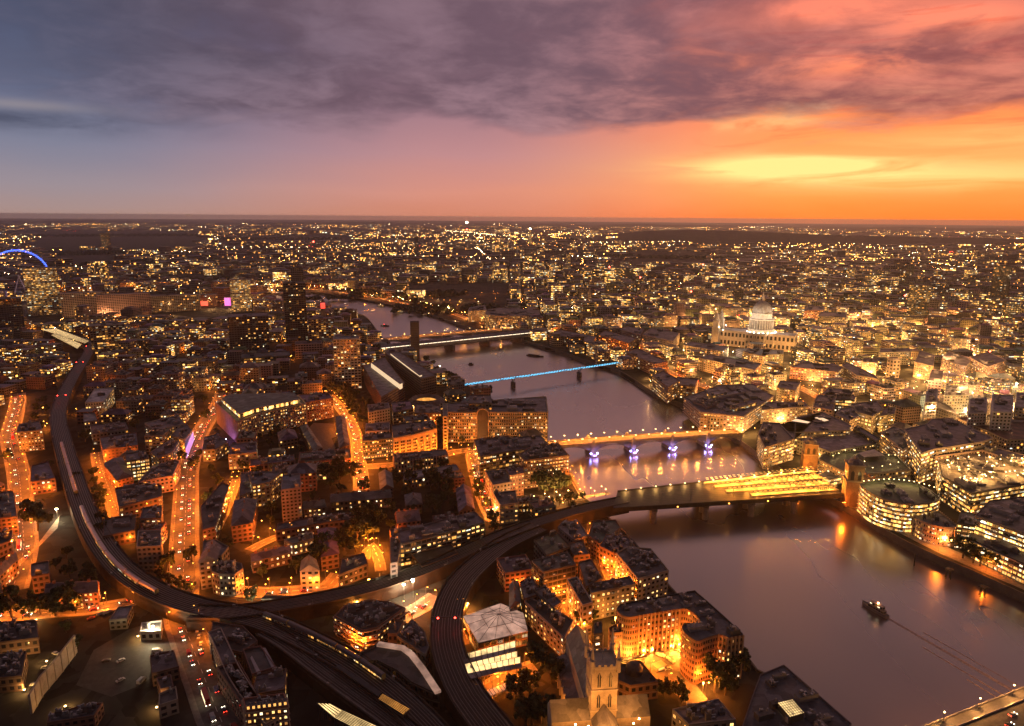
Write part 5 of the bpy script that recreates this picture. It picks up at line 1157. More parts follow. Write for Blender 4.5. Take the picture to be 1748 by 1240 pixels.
H('h', [(460, 175), (550, 215), (610, 190), (560, 130), (490, 140)], 19, 'pink', 'wedge-ended pale stone office lit from the street', lit=.15, win=10, plants=3, roofc='lroof', bands=True)
H('h', [(320, 130), (440, 150), (455, 105), (340, 80)], 19, 'pink', 'pink stone block with a curved front among the offices', lit=.15, win=16, plants=3, fins=(.5, .38, .3))
H('h', [(365, 75), (580, 90), (590, 60), (420, 35)], 19, 'glass', 'long glass office with two green-white lit roof lines', lit=.6, win=20, plants=3, sty=.9)
H('h', [(0, 150), (290, 128), (270, 100), (0, 100)], 17, 'stone', 'long stone range with a mansard roof and lit dormers', lit=.4, win=24, plants=4, roofc='mroof')
H('h', [(1040, 118), (1090, 135), (1230, 180), (1180, 130), (1105, 92)], 20, 'grey', 'dark barrel-roofed hall beside the floodlit cluster', lit=.05, plants=0, roofc='dark', roof='flat')
for k, (pts, h, l) in enumerate((([(1020, 100), (1090, 95), (1095, 20), (1035, 20)], 36, 'floodlit pale tower, left of the bright cluster at the right edge'), ([(1290, 170), (1400, 165), (1400, 70), (1300, 80)], 38, 'floodlit pale tower in the middle of the bright cluster at the right edge'), ([(1440, 160), (1560, 165), (1560, 60), (1440, 50)], 44, 'tallest floodlit pale tower of the bright cluster at the right edge'), ([(1140, 60), (1290, 55), (1280, 0), (1150, 0)], 30, 'banded bright office behind the floodlit cluster at the right edge'), ([(1580, 130), (1700, 140), (1700, 40), (1590, 40)], 36, 'floodlit pale tower at the very right edge of the photo'))):
    H('h', pts, h, 'white', l, lit=.5, win=16, plants=3, bands=True, roofc='lroof', fins=False, name='tower_block' if h > 31 else 'office_building')
for x, y in ((980, 1060), (1080, 1055), (1180, 1080), (1300, 1095), (1400, 1105), (1490, 1130), (1200, 960), (1100, 905), (1350, 1000), (1500, 985), (950, 990), (1520, 1060)): q_ = Q('d', [(x, y)], 34)[0]; light(BLD[-1][0], Vector((q_.x-BLD[-1][0].location.x, q_.y-BLD[-1][0].location.y, 36)), 'tower')
for k_, (x, y) in enumerate(((1060, 150), (1180, 130), (1350, 195), (1420, 120), (1500, 190), (1600, 150), (1250, 60))): q_ = Q('h', [(x, y)], 26)[0]; light(BLD[-1][0], Vector((q_.x-BLD[-1][0].location.x, q_.y-BLD[-1][0].location.y, 30)), 'tower')
for x, y in ((1060, 160), (1120, 170), (1200, 150), (1280, 200), (1350, 200), (1420, 195), (1500, 200), (1590, 190), (1300, 90), (1230, 120), (1480, 190)): LAMPS.append((Q('h', [(x, y)], 0)[0], 0.0, 'cool_lamp', 'the floodlit cluster'))
# --- far bank, middle distance
for args in (('c', [(680, 900), (850, 975), (930, 960), (760, 880)], 18, 'brick', 'dark riverside flats with scattered lights beyond the footbridge', .2), ('c', [(840, 1040), (930, 1110), (1000, 1070), (900, 1010)], 22, 'brick', 'brick riverside block with a grid of lit windows on the bend', .35),
    ('c', [(935, 1090), (1090, 1105), (1110, 1060), (960, 1050)], 18, 'brick', 'lower brick riverside block on the bend', .3), ('c', [(1110, 935), (1440, 1010), (1480, 970), (1180, 915)], 20, 'stone', 'long office with a strip of bright yellow floors', .6),
    ('c', [(1370, 900), (1500, 930), (1540, 885), (1420, 880)], 22, 'stone', 'office with large lit windows in front of the domed church', .6), ('c', [(1020, 860), (1250, 900), (1290, 870), (1060, 840)], 17, 'stone', 'stone range below the domed church', .15),
    ('c', [(780, 800), (960, 840), (1000, 790), (830, 760)], 20, 'pink', 'pink stone office with orange-lit arches on the far bank', .1), ('c', [(650, 770), (770, 800), (790, 765), (690, 750)], 18, 'pink', 'pale stone school block with a square tower on the far bank', .08),
    ('c', [(520, 800), (700, 850), (750, 820), (560, 775)], 15, 'dbrick', 'dark flat-roofed range above the orange embankment', .1), ('c', [(240, 790), (480, 850), (510, 810), (300, 770)], 14, 'dbrick', 'low dark range with orange-lit front beside the roofed bridge', .2),
    ('d', [(170, 990), (450, 1020), (480, 990), (240, 960)], 18, 'stone', 'long office with a double row of lit windows right of the domed church', .5), ('d', [(470, 980), (560, 1040), (690, 1060), (660, 1035), (500, 960)], 18, 'pink', 'plain pink gable wall glowing in the middle of the offices', .02),
    ('d', [(0, 920), (130, 915), (130, 890), (10, 885)], 22, 'stone', 'bright gridded office at the foot of the domed church', .7), ('d', [(690, 905), (880, 900), (870, 880), (700, 880)], 22, 'white', 'white banded office with lit attic', .5),
    ('d', [(330, 690), (500, 700), (500, 670), (350, 665)], 26, 'stone', 'square block of lit offices beyond the trees', .45), ('d', [(250, 660), (370, 655), (370, 630), (260, 630)], 26, 'brick', 'brick office with evenly lit windows beyond the trees', .5),
    ('d', [(900, 960), (1010, 985), (1020, 920), (930, 890)], 24, 'pink', 'pale floodlit stone office with tall bays', .3), ('d', [(1060, 940), (1200, 990), (1240, 940), (1100, 900)], 26, 'pink', 'pale stone office with rows of deep windows', .35), ('d', [(1220, 930), (1330, 990), (1440, 950), (1330, 900)], 30, 'pink', 'large pale stone office with red crane lights above', .3),
    ('d', [(980, 1070), (1060, 1080), (1070, 1010), (1000, 1005)], 30, 'pink', 'pale tower-like block beside the bright floodlamps', .2), ('d', [(90, 1105), (200, 1130), (230, 1080), (110, 1070)], 20, 'grey', 'dark office with a white lit tower at its corner', .15), ('d', [(310, 1190), (430, 1200), (440, 1165), (330, 1155)], 20, 'pink', 'pale rounded classical block near the station', .15),
    ('d', [(350, 1150), (520, 1175), (545, 1130), (390, 1110)], 19, 'stone', 'stone office with bright dormers near the station', .5), ('d', [(590, 960), (680, 965), (680, 940), (600, 935)], 20, 'stone', 'block with one glaring lit roof strip', .6)):
    zz, pts, h, cl, lb, lt = args; H(zz, pts, h, cl, lb, lit=lt, win=14, plants=3, roofc='mroof', bay=4, near=False)
# towers that stand out of the far city
def tower(base, top, wpx, wall, label, lit, depth=None, sty=.6, crown=None, bay=4.5, fh=4, win=0, name='tower_block', glow=0):
    p = G(*base); d = p.length; r = ray(*top); k = math.hypot(p.x, p.y)/math.hypot(r.x, r.y); h = CAMH+r.z*k; w = wpx/FPX*PX(p)[2]; u = Vector((p.x, p.y)).normalized(); s = Vector((u.y, -u.x)); dp = depth or w*.7
    c = Vector((p.x, p.y)); poly = [tuple(c-s*w/2), tuple(c+s*w/2), tuple(c+s*w/2+u*dp), tuple(c-s*w/2+u*dp)]
    o = block(poly, h, wall, label, lit=lit, sty=sty, plants=2, near=False, bay=bay, fh=fh, name=name, win=win, glow=glow); return o, h, c+u*dp/2, w
tower((508, 592), (508, 484), 36, 'dark', 'tall dark tower with a pale lit crown by the river bend', .06, win=14)
o_, h_, c_, w_ = tower((512, 560), (512, 458), 20, 'grey', 'slim dark tower rising behind the tower with the lit crown', .02)
tower((428, 606), (428, 541), 64, 'dark', 'broad black office tower with white lit window columns', .16, win=20, sty=.3)
tower((413, 532), (413, 478), 32, 'stone', 'pale tower with every floor lit at the river bend', .7)
tower((78, 538), (78, 458), 48, 'stone', 'wide stone tower with bright window columns right of the blue wheel', .6)
tower((22, 575), (22, 510), 38, 'dark', 'black tower with one lit edge at the left edge of the photo', .05)
tower((188, 603), (188, 556), 52, 'grey', 'grey slab tower with two lit floors in the left distance', .22)
tower((709, 614), (709, 551), 15, 'dbrick', 'square dark brick chimney tower of the old power station', -1, depth=14, name='chimney_tower')
tower((595, 664), (595, 580), 44, 'white', 'pale brick tower with long slots of light beside the old power station', .45, win=24)
tower((1563, 552), (1563, 487), 32, 'dark', 'dark tower with lit lower floors right of the domed church', .62)
tower((1703, 520), (1703, 455), 26, 'dark', 'dark round-topped tower with a lit edge at the far right', .1)
tower((905, 418), (905, 390), 5, 'stone', 'thin lit communications tower on the far skyline', .9, sty=1)
tower((1060, 478), (1060, 458), 40, 'stone', 'wide office with every floor lit in the middle distance', .95, sty=1)
tower((711, 436), (711, 405), 7, 'grey', 'thin dark tower in the far middle distance', .05)
tower((182, 425), (182, 398), 14, 'grey', 'lone tower block in the dark park at far left', .25)
tower((550, 596), (550, 545), 40, 'brick', 'brick riverside office with a red light on its roof', .2)
tower((528, 612), (528, 588), 44, 'pink', 'pinkish block below the dark towers', .1)
tower((455, 628), (455, 610), 80, 'glass', 'low glass theatre block with an orange-lit front', .6, depth=40)
tower((478, 486), (478, 465), 22, 'stone', 'golden floodlit palace-like block beyond the far bridge', .95, glow=3, sty=1, name='office_building'); tower((258, 459), (258, 451), 36, 'pink', 'low orange-lit mansion in the dark park', .9, glow=2, sty=1, depth=20, name='mansion'); tower((653, 454), (653, 444), 20, 'stone', 'golden floodlit block in the middle of the far bank', .95, glow=2, sty=1, name='office_building')
tower((710, 508), (710, 496), 32, 'stone', 'bright white-lit terrace house range above the far embankment', .8, glow=2, sty=1, depth=20, name='office_building'); tower((592, 494), (592, 484), 60, 'stone', 'long lit river front above the far embankment trees', .8, glow=2, sty=1, depth=25, name='office_building')
tower((1538, 470), (1538, 448), 16, 'grey', 'grey tower block in the hazy distance at right', .2)
mark(px([(-20, 520), (112, 512), (120, 548), (-20, 562)])); mark(px([(300, 522), (420, 520), (430, 548), (290, 552)])); mark(px([(60, 500), (340, 505), (340, 530), (60, 560)]))
for x, y in ((130, 548), (180, 548), (215, 550), (250, 542), (290, 540), (330, 530), (360, 528), (395, 528), (60, 520), (100, 512), (420, 540)): light(None, G(x, y)+Vector((0, 0, 12)), 'tower')  # added lights without fixtures, to brighten the far-left ranges
# long pale ranges by the river at far left
for (a, b, hh, l, lt) in (((155, 540), (128, 500), 30, 'long pale stone range, first from the left along the far river', .15), ((215, 545), (190, 503), 28, 'long pale stone range, second from the left along the far river', .15), ((300, 532), (240, 505), 26, 'long pale stone range, third from the left along the far river', .2)):
    tower(a, (a[0], b[1]), 80, 'pink', l, lt, depth=30)
tower((340, 524), (340, 505), 60, 'rroof', 'low concert hall glowing red by the far river', .2, depth=40, name='concert_hall')
ch = BLD[-1][0]; mb = MB(ch.location); c_ = ch.location; mb.box((c_.x, c_.y-24, 4), (70, 1.2, 12), 0, 'red_glow'); mb.build('glowing_front', ch)  # red light on the hall front, put into a glowing strip
for xx, nm in ((356, 'square panel glowing pink by the concert hall, the left one'), (389, 'square panel glowing pink by the concert hall, the right one')):
    p = G(xx, 522); mb = MB((p.x, p.y, 0)); mb.box((p.x, p.y, 0), (15, 6, 22), 0, 'pink_panel'); mb.box((p.x, p.y, 22), (16, 7, 1), 0, 'plain', (.2, .2, .2)); tag(mb.build('light_panel'), nm, 'light panel')
# curved stone office with a lit colonnade by the roofed bridge
H('b', [(1370, 680), (1450, 690), (1690, 690), (1690, 655), (1460, 640), (1380, 655)], 30, 'stone', 'grand stone office with a floodlit colonnade at the roofed bridge', lit=.5, win=30, plants=5, fins=(.5, .42, .3), bay=4, sty=.3)
for t in np.linspace(.03, .97, 9): LAMPS.append((G(832+90*t, 553+3*t), math.pi/2, 'warm_lamp', 'the grand stone office'))
H('b', [(1270, 660), (1380, 655), (1370, 625), (1280, 640)], 26, 'white', 'white office with lit strip floors near the roofed bridge', lit=.6, win=14, plants=3)
# old power station: halls with light boxes
H('b', [(655, 985), (760, 1170), (900, 1085), (830, 1000), (780, 930)], 24, 'dbrick', 'big brick power station hall with a sloping dark roof', lit=.0, plants=0, roofc='mroof')
H('b', [(780, 905), (1000, 1060), (1085, 1040), (870, 900)], 29, 'dbrick', 'long power station range with two glowing roof light boxes', lit=.0, plants=0, roofc='slate')
o_ = BLD[-1][0]
for pts in ([(815, 905), (985, 1035), (1000, 1030), (835, 903)], [(700, 960), (870, 1085), (885, 1078), (720, 955)]):
    q = Q('b', pts, 32); q = q if area(q) > 0 else q[::-1]; mb = MB(o_.location); mb.prism([(p.x, p.y) for p in q], 24.1, 31, 'lit_skylight', top='roofing', topbc=(.2, .18, .19)); mb.build('light_box', o_)
# the round timber theatre
def ring_theatre():
    c = Q('f', [(1085, 95)], 8)[0]; o = thing('theatre', (c.x, c.y, 0), 'round open-roofed theatre near the river', 'theatre'); mb = MB(o.location)
    N_ = 20; ro, ri = 24, 13; P = lambda r, k, z: (c.x+r*math.cos(2*math.pi*k/N_), c.y+r*math.sin(2*math.pi*k/N_), z)
    for k in range(N_): mb.face([P(ro, k, 0), P(ro, k+1, 0), P(ro, k+1, 9), P(ro, k, 9)], 'facade', (.45, .38, .3), (.4, .2, 0), [(k, 0), (k+1, 0), (k+1, 3), (k, 3)])
    mb.build('walls', o); mb = MB(o.location)
    for k in range(N_):
        mb.face([P(ro+1, k, 8.8), P(ro+1, k+1, 8.8), P((ro+ri)/2, k+1, 14), P((ro+ri)/2, k, 14)], 'roofing', (.12, .09, .08)); mb.face([P((ro+ri)/2, k, 14), P((ro+ri)/2, k+1, 14), P(ri, k+1, 10), P(ri, k, 10)], 'roofing', (.12, .09, .08)); mb.face([P(ri, k, 10), P(ri, k+1, 10), P(ri, k+1, 0), P(ri, k, 0)], 'lit_glass_orange')
    mb.build('roof', o); mark([P(ro, k, 0)[:2] for k in range(N_)], 2)
ring_theatre()

# ------------------------------------------------------------------ domed cathedral
def domed_church():
    a, b = G(1212, 590), G(1352, 604); d = Vector((b.x-a.x, b.y-a.y, 0)); L = d.length; d.normalize(); n = Vector((-d.y, d.x, 0)); rz = math.atan2(d.y, d.x)
    o = thing('domed_church', (a.x, a.y, 0), 'great domed stone church with two west towers, floodlit white', 'church'); st = (.62, .56, .5)
    P = lambda u, v: tuple((a+d*u+n*v)[:2])
    def bx(name, u0, u1, v0, v1, h, roof=True, par=o, bc=(.5, .43, .36), z0=0):
        mb = MB(o.location); poly = [P(u0, v0), P(u1, v0), P(u1, v1), P(u0, v1)]
        mb.prism(poly, z0, h, 'facade', bc, (random.random(), .02, 0), 7, 12); mb.prism(poly, h, h+1.2, 'plain', bc, top='roofing', topbc=(.2, .18, .19))
        for k in range(int((u1-u0)/7)+1):
            q = a+d*(u0+(u1-u0)*k/max(1, int((u1-u0)/7)))+n*(v0-.3); mb.box((q.x, q.y, z0), (1.3, .8, h-z0), rz, 'plain', bc)
        r = mb.build(name, par)
        return r
    s = L/160; bx('nave', 8*s, 75*s, 12, 44, 30); bx('choir', 105*s, 160*s, 12, 44, 30); bx('transept', 72*s, 108*s, -12, 68, 31)
    D = a+d*(92*s)+n*28
    mb = MB(o.location); R_ = 23; st2 = (.66, .6, .54)
    mb.lathe((D.x, D.y, 0), [(R_+1, 30), (R_+1, 38), (R_-2, 38.2)], 36, 'plain', st2)
    dr = mb.build('drum_base', o)
    mb = MB(o.location); mb.lathe((D.x, D.y, 0), [(R_-4.5, 38), (R_-4.5, 56)], 36, 'plain', (.42, .38, .34)); mb.lathe((D.x, D.y, 0), [(R_, 55.5), (R_+.6, 57.5), (R_-3, 58), (R_-4.5, 58.2), (R_-4.5, 67), (R_-3.6, 67.5), (R_-3.6, 69), (R_-5, 69.2)], 36, 'plain', st2); mb.build('drum', o)
    for k in range(28):
        t = 2*math.pi*k/28; mb = MB(o.location); mb.lathe((D.x+math.cos(t)*(R_-1.2), D.y+math.sin(t)*(R_-1.2), 38.2), [(1.0, 0), (.85, 17.3)], 8, 'plain', st2); mb.build('column', o)
    mb = MB(o.location); NN = 48
    prof = [((R_-5)*math.cos(t), 69+22*math.sin(t)) for t in np.linspace(0, math.pi/2*.93, 10)]
    for (r0, z0), (r1, z1) in zip(prof[:-1], prof[1:]):
        for k in range(NN):
            f0, f1 = (1.0 if k % 2 else .955), (1.0 if (k+1) % 2 else .955)
            a0, a1 = 2*math.pi*k/NN, 2*math.pi*(k+1)/NN
            mb.face([(D.x+r0*f0*math.cos(a0), D.y+r0*f0*math.sin(a0), z0), (D.x+r0*f1*math.cos(a1), D.y+r0*f1*math.sin(a1), z0), (D.x+r1*f1*math.cos(a1), D.y+r1*f1*math.sin(a1), z1), (D.x+r1*f0*math.cos(a0), D.y+r1*f0*math.sin(a0), z1)], 'plain', (.5, .48, .47))
    dm = mb.build('dome', o); mb = MB(o.location)
    mb.lathe((D.x, D.y, 0), [(3.4, 90), (3.4, 91.5), (2.4, 91.6), (2.2, 98), (2.8, 98.6), (1.6, 101), (.5, 104), (.4, 106), (1.1, 107), (.4, 108.2), (.15, 108.3), (.12, 111.5)], 10, 'plain', st2); mb.build('lantern', dm)
    for v, nm in ((8, 0), (42, 1)):
        q = a+d*(8*s)+n*v; mb = MB(o.location); mb.box((q.x, q.y, 0), (13, 13, 36), rz, 'plain', (.5, .44, .38)); mb.box((q.x, q.y, 36), (11, 11, 13), rz, 'facade', st, fc=(.3, -1, 0), bay=3.6, fh=12); mb.lathe((q.x, q.y, 49), [(6.6, 0), (6.4, 1), (4.6, 1.2), (4.4, 7), (5, 7.6), (3.8, 9), (3.2, 12), (1.4, 14.5), (1.2, 17), (.2, 20)], 12, 'plain', st); mb.build('tower', o)
    # floodlights on the parapets and round the gallery
    for k in range(10):
        t = math.pi+math.pi*(k+.5)/10; mb = MB(o.location); q = (D.x+math.cos(t)*(R_+4.5), D.y+math.sin(t)*(R_+4.5), 32.5); mb.box(q, (1, 1, .7), t, 'church_flood'); mb.build('floodlight', o)
    for k in range(12):
        t = 2*math.pi*(k+.5)/12; light(dm, (D.x+math.cos(t)*(R_+16)-a.x, D.y+math.sin(t)*(R_+16)-a.y, 62), 'dome')
    for u, v, z in ((16, 2, 37), (2, 24, 37), (20, 36, 37), (24, 0, 33)):
        q = a+d*(u*s)+n*v; mb = MB(o.location); mb.box((q.x, q.y, z), (1, 1, .7), 0, 'church_flood'); mb.build('floodlight', o)
    for u in (10, 40, 62, 118, 140, 156):
        q = a+d*(u*s)+n*(-14); LAMPS.append((Vector((q.x, q.y, 0)), math.pi/2, 'warm_lamp', 'the domed church'))
    mark([P(-6, -18), P(L+6, -18), P(L+6, 72), P(-6, 72)], 0)
domed_church()

# ------------------------------------------------------------------ parish cathedral with square tower
def tower_church():
    z = 22; P1, P2 = Q('k', [(628, 955), (705, 1180)], z); d = (P2-P1); d.z = 0; d.normalize(); n = Vector((-d.y, d.x, 0))
    if n.x < 0: n = -n
    rz = math.atan2(d.y, d.x); T = Q('k', [(615, 715)], 46)[0]; T.z = 0
    o = thing('tower_church', (T.x, T.y, 0), 'flint and stone church with a square pinnacled tower lit orange', 'church'); st = (.42, .34, .26)
    def P(u, v): q = T+d*u+n*v; return (q.x, q.y)
    def gab(name, u0, u1, v0, v1, h, rise, along, lit=0, wins=True):
        mb = MB(o.location); poly = [P(u0, v0), P(u1, v0), P(u1, v1), P(u0, v1)]; flip = area(poly) < 0
        if flip: poly = poly[::-1]
        mb.prism(poly, 0, h, 'plain', st)
        c = [P(u0, v0), P(u1, v0), P(u1, v1), P(u0, v1)]
        if along: r0, r1 = P(u0, (v0+v1)/2), P(u1, (v0+v1)/2); A = [c[0], c[1], c[2], c[3]]
        else: r0, r1 = P((u0+u1)/2, v0), P((u0+u1)/2, v1); A = [c[3], c[0], c[1], c[2]]; r0, r1 = r1, r0
        R0, R1 = (*r0, h+rise), (*r1, h+rise); V = [(*q, h) for q in A]
        for f in ([V[0], V[1], R1, R0], [V[2], V[3], R0, R1]): mb.face(f, 'roofing', (.13, .12, .13))
        for f in ([V[1], V[2], R1], [V[3], V[0], R0]): mb.face(f, 'plain', st)
        w = mb.build(name, o)
        return w
    def lancet(u, v, nu, nv, w, h, z0):
        c = T+d*u+n*v; nn = (d*nu+n*nv).normalized(); tt = Vector((-nn.y, nn.x, 0)); c = c+nn*.08; mb = MB(o.location)
        pts = [(-w/2, 0), (w/2, 0), (w/2, h*.65), (w*.3, h*.85), (0, h), (-w*.3, h*.85), (-w/2, h*.65)]
        mb.face([(c.x+tt.x*x, c.y+tt.y*x, z0+y) for x, y in pts], 'paint', (.03, .025, .03))
        for x in (-w/2, w/2): mb.box((c.x+tt.x*x, c.y+tt.y*x, z0), (.3, .3, h*.68), math.atan2(tt.y, tt.x), 'plain', (.5, .42, .32))
        mb.box((c.x, c.y, z0), (.22, .22, h*.92), math.atan2(tt.y, tt.x), 'plain', (.45, .38, .3)); mb.build('window', o)
    gab('nave', -58, -6, -6, 6, 19, 8, True); gab('choir', 6, 46, -6, 6, 19, 8, True); gab('transept', -6.4, 6.4, -24, -6, 19, 7, False); gab('transept', -6.4, 6.4, 6, 22, 19, 7, False)
    for s in (-1, 1):
        for u0, u1 in ((-56, -8), (8, 44)):
            mb = MB(o.location); poly = [P(u0, s*6.1), P(u1, s*6.1), P(u1, s*12), P(u0, s*12)]; poly = poly if area(poly) > 0 else poly[::-1]; mb.prism(poly, 0, 8, 'plain', st)
            q = [(*P(u0, s*6.1), 11), (*P(u1, s*6.1), 11), (*P(u1, s*12.3), 8), (*P(u0, s*12.3), 8)]; mb.face(q if s < 0 else q[::-1], 'roofing', (.12, .11, .12)); mb.build('aisle', o)
            for u in np.arange(u0+3, u1, 5.5):
                mb = MB(o.location); c = P(u, s*12.4); mb.box((c[0], c[1], 0), (1.0, 1.2, 9), rz, 'plain', (.46, .38, .3)); mb.build('buttress', o); lancet(u+2.6, s*12.0, 0, s, 1.6, 4.5, 2)
    tw = MB(o.location); W = 6; poly = [P(-W, -W), P(W, -W), P(W, W), P(-W, W)]; poly = poly if area(poly) > 0 else poly[::-1]
    tw.prism(poly, 0, 45, 'plain', st)
    for zz in (23, 33.5, 44.5): tw.prism([tuple(Vector(p)+((Vector(p)-Vector((T.x, T.y))).normalized()*.45)) for p in poly], zz, zz+.8, 'plain', (.5, .42, .33), top='plain', bottom=True)
    tw.face([(*p, 45.2) for p in inset(poly, .3)], 'roofing', (.2, .19, .19)); ins = inset(poly, .6)
    for k in range(4):
        a, b = Vector(poly[k]), Vector(poly[(k+1) % 4]); e = b-a
        for j in range(9):
            if j % 2 == 0: q = a+e*((j+.5)/9); tw.box((q.x, q.y, 45.3), (1.3, .6, 1.7), math.atan2(e.y, e.x), 'plain', (.5, .42, .33))
            else: q = a+e*((j+.5)/9); tw.box((q.x, q.y, 45.3), (1.7, .6, .7), math.atan2(e.y, e.x), 'plain', (.48, .4, .32))
    t_ = tw.build('tower', o)
    for p in poly:
        mb = MB(o.location); mb.lathe((p[0], p[1], 43), [(1.1, 0), (1.1, 6), (1.5, 6.3), (.9, 7), (.1, 15)], 6, 'plain', (.5, .42, .33)); mb.build('pinnacle', t_)
    mb = MB(o.location); mb.tube((T.x, T.y, 45), (T.x, T.y, 58), .18, .08, 6, 'metal', (.6, .6, .6)); mb.build('flagpole', t_)
    for (nu, nv) in ((1, 0), (0, 1), (0, -1), (-1, 0)):
        for off in (-2.6, 2.6):
            for zz, hh in ((25, 7), (35.5, 7.5)): lancet(nu*W+(off if nu == 0 else 0), nv*W+(off if nv == 0 else 0), nu, nv, 1.9, hh, zz)
    for v, s in ((-24, -1), (22, 1)):
        for off in (-3.4, 0, 3.4): lancet(off, v, 0, s, 2.0, 8, 4)
        for off in (-4, 0, 4): lancet(6.4, v-s*(5+off*.8) if False else v-s*8+off*.9, 1, 0, 1.8, 7, 5)
    for u, v in ((12, -16), (12, 16), (26, -16), (20, 15), (-12, 15), (-14, -15), (10, -9.5), (36, 15)):
        q = P(u, v); LAMPS.append((Vector((q[0], q[1], 0)), 0.0, 'church_lamp', 'the pinnacled church'))
    for u, v, zz in ((20, -10, 27), (20, 10, 27), (16, -15, 25), (15, 14, 25)):
        mb = MB(o.location); q = P(u, v); mb.box((q[0], q[1], zz), (.6, .6, .4), 0, 'church_lamp'); light(mb.build('floodlight', o), (q[0]-T.x, q[1]-T.y, zz+.8), 'wash')
    mark([P(-60, -14), P(48, -14), P(48, 14), P(-60, 14)], 0)
    # chapter house with a round lantern
    H('k', [(720, 870), (800, 905), (985, 880), (870, 740), (715, 765)], 9, 'brick', 'low dark annexe with a black domed lantern beside the pinnacled church', lit=.0, plants=0, roofc='dark')
    c = Q('k', [(825, 795)], 10)[0]; oo = BLD[-1][0]; mb = MB(oo.location); mb.lathe((c.x, c.y, 9.0), [(4.6, 0), (4.6, 2.5), (4.2, 3.6), (2.6, 5), (0, 5.6)], 12, 'roofing', (.05, .05, .06)); mb.build('lantern', oo)
tower_church()

# ------------------------------------------------------------------ brick station towers
def station_tower(zm, top, base, wpx, label):
    b = G(ZO[zm][0]+base[0]/ZO[zm][2], ZO[zm][1]+base[1]/ZO[zm][2]); r = ray(ZO[zm][0]+top[0]/ZO[zm][2], ZO[zm][1]+top[1]/ZO[zm][2]); h = CAMH+r.z*math.hypot(b.x, b.y)/math.hypot(r.x, r.y); w = wpx/ZO[zm][2]/FPX*PX(b)[2]
    o = thing('station_tower', (b.x, b.y, 0), label, 'tower', 'twin brick station towers'); rz = R(-12); bc = (.3, .19, .1); mb = MB(o.location); H_ = h-7
    mb.box((b.x, b.y, 0), (w, w, H_*.62), rz, 'plain', bc); mb.box((b.x, b.y, H_*.62), (w*1.08, w*1.08, .9), rz, 'plain', (.4, .3, .2)); mb.box((b.x, b.y, H_*.62+.9), (w*.9, w*.9, H_*.38-.9), rz, 'plain', bc); mb.box((b.x, b.y, H_), (w*1.02, w*1.02, .9), rz, 'plain', (.42, .32, .22)); t = mb.build('shaft', o)
    mb = MB(o.location); mb.lathe((b.x, b.y, H_+.9), [(w*.46, 0), (w*.44, 1.2), (w*.32, 3), (w*.15, 4), (w*.13, 5), (w*.16, 5.1), (.1, 7.2)], 8, 'roofing', (.22, .19, .19)); mb.build('domed_roof', o)
    for k in range(4):
        th = rz+k*math.pi/2; nn = Vector((math.cos(th), math.sin(th), 0)); tt = Vector((-nn.y, nn.x, 0)); mb = MB(o.location); c = b+nn*(w*.45+.06)
        for off in (-w*.2, w*.2):
            pts = [(-w*.1, 0), (w*.1, 0), (w*.1, H_*.18), (0, H_*.23), (-w*.1, H_*.18)]; mb.face([(c.x+tt.x*(x+off), c.y+tt.y*(x+off), H_*.66+y) for x, y in pts], 'paint', (.03, .02, .015))
        c2 = b+nn*(w*.5+.06); pts = [(-w*.22, 1), (w*.22, 1), (w*.22, H_*.3), (0, H_*.4), (-w*.22, H_*.3)]; mb.face([(c2.x+tt.x*x, c2.y+tt.y*x, y) for x, y in pts], 'plain', (.2, .12, .07)); mb.build('arch', o)
    mark([(b.x-w, b.y-w), (b.x+w, b.y-w), (b.x+w, b.y+w), (b.x-w, b.y+w)], 2)
    for dx_, dy_ in ((-w, -w), (w, -w)): LAMPS.append((Vector((b.x+dx_, b.y+dy_, 0)), 0.0, 'sodium', 'the station towers'))
station_tower('h', (560, 430), (555, 735), 100, 'brick station tower with domed roof nearest the river')
station_tower('h', (303, 310), (290, 520), 82, 'brick station tower with domed roof beside the flat station roof')

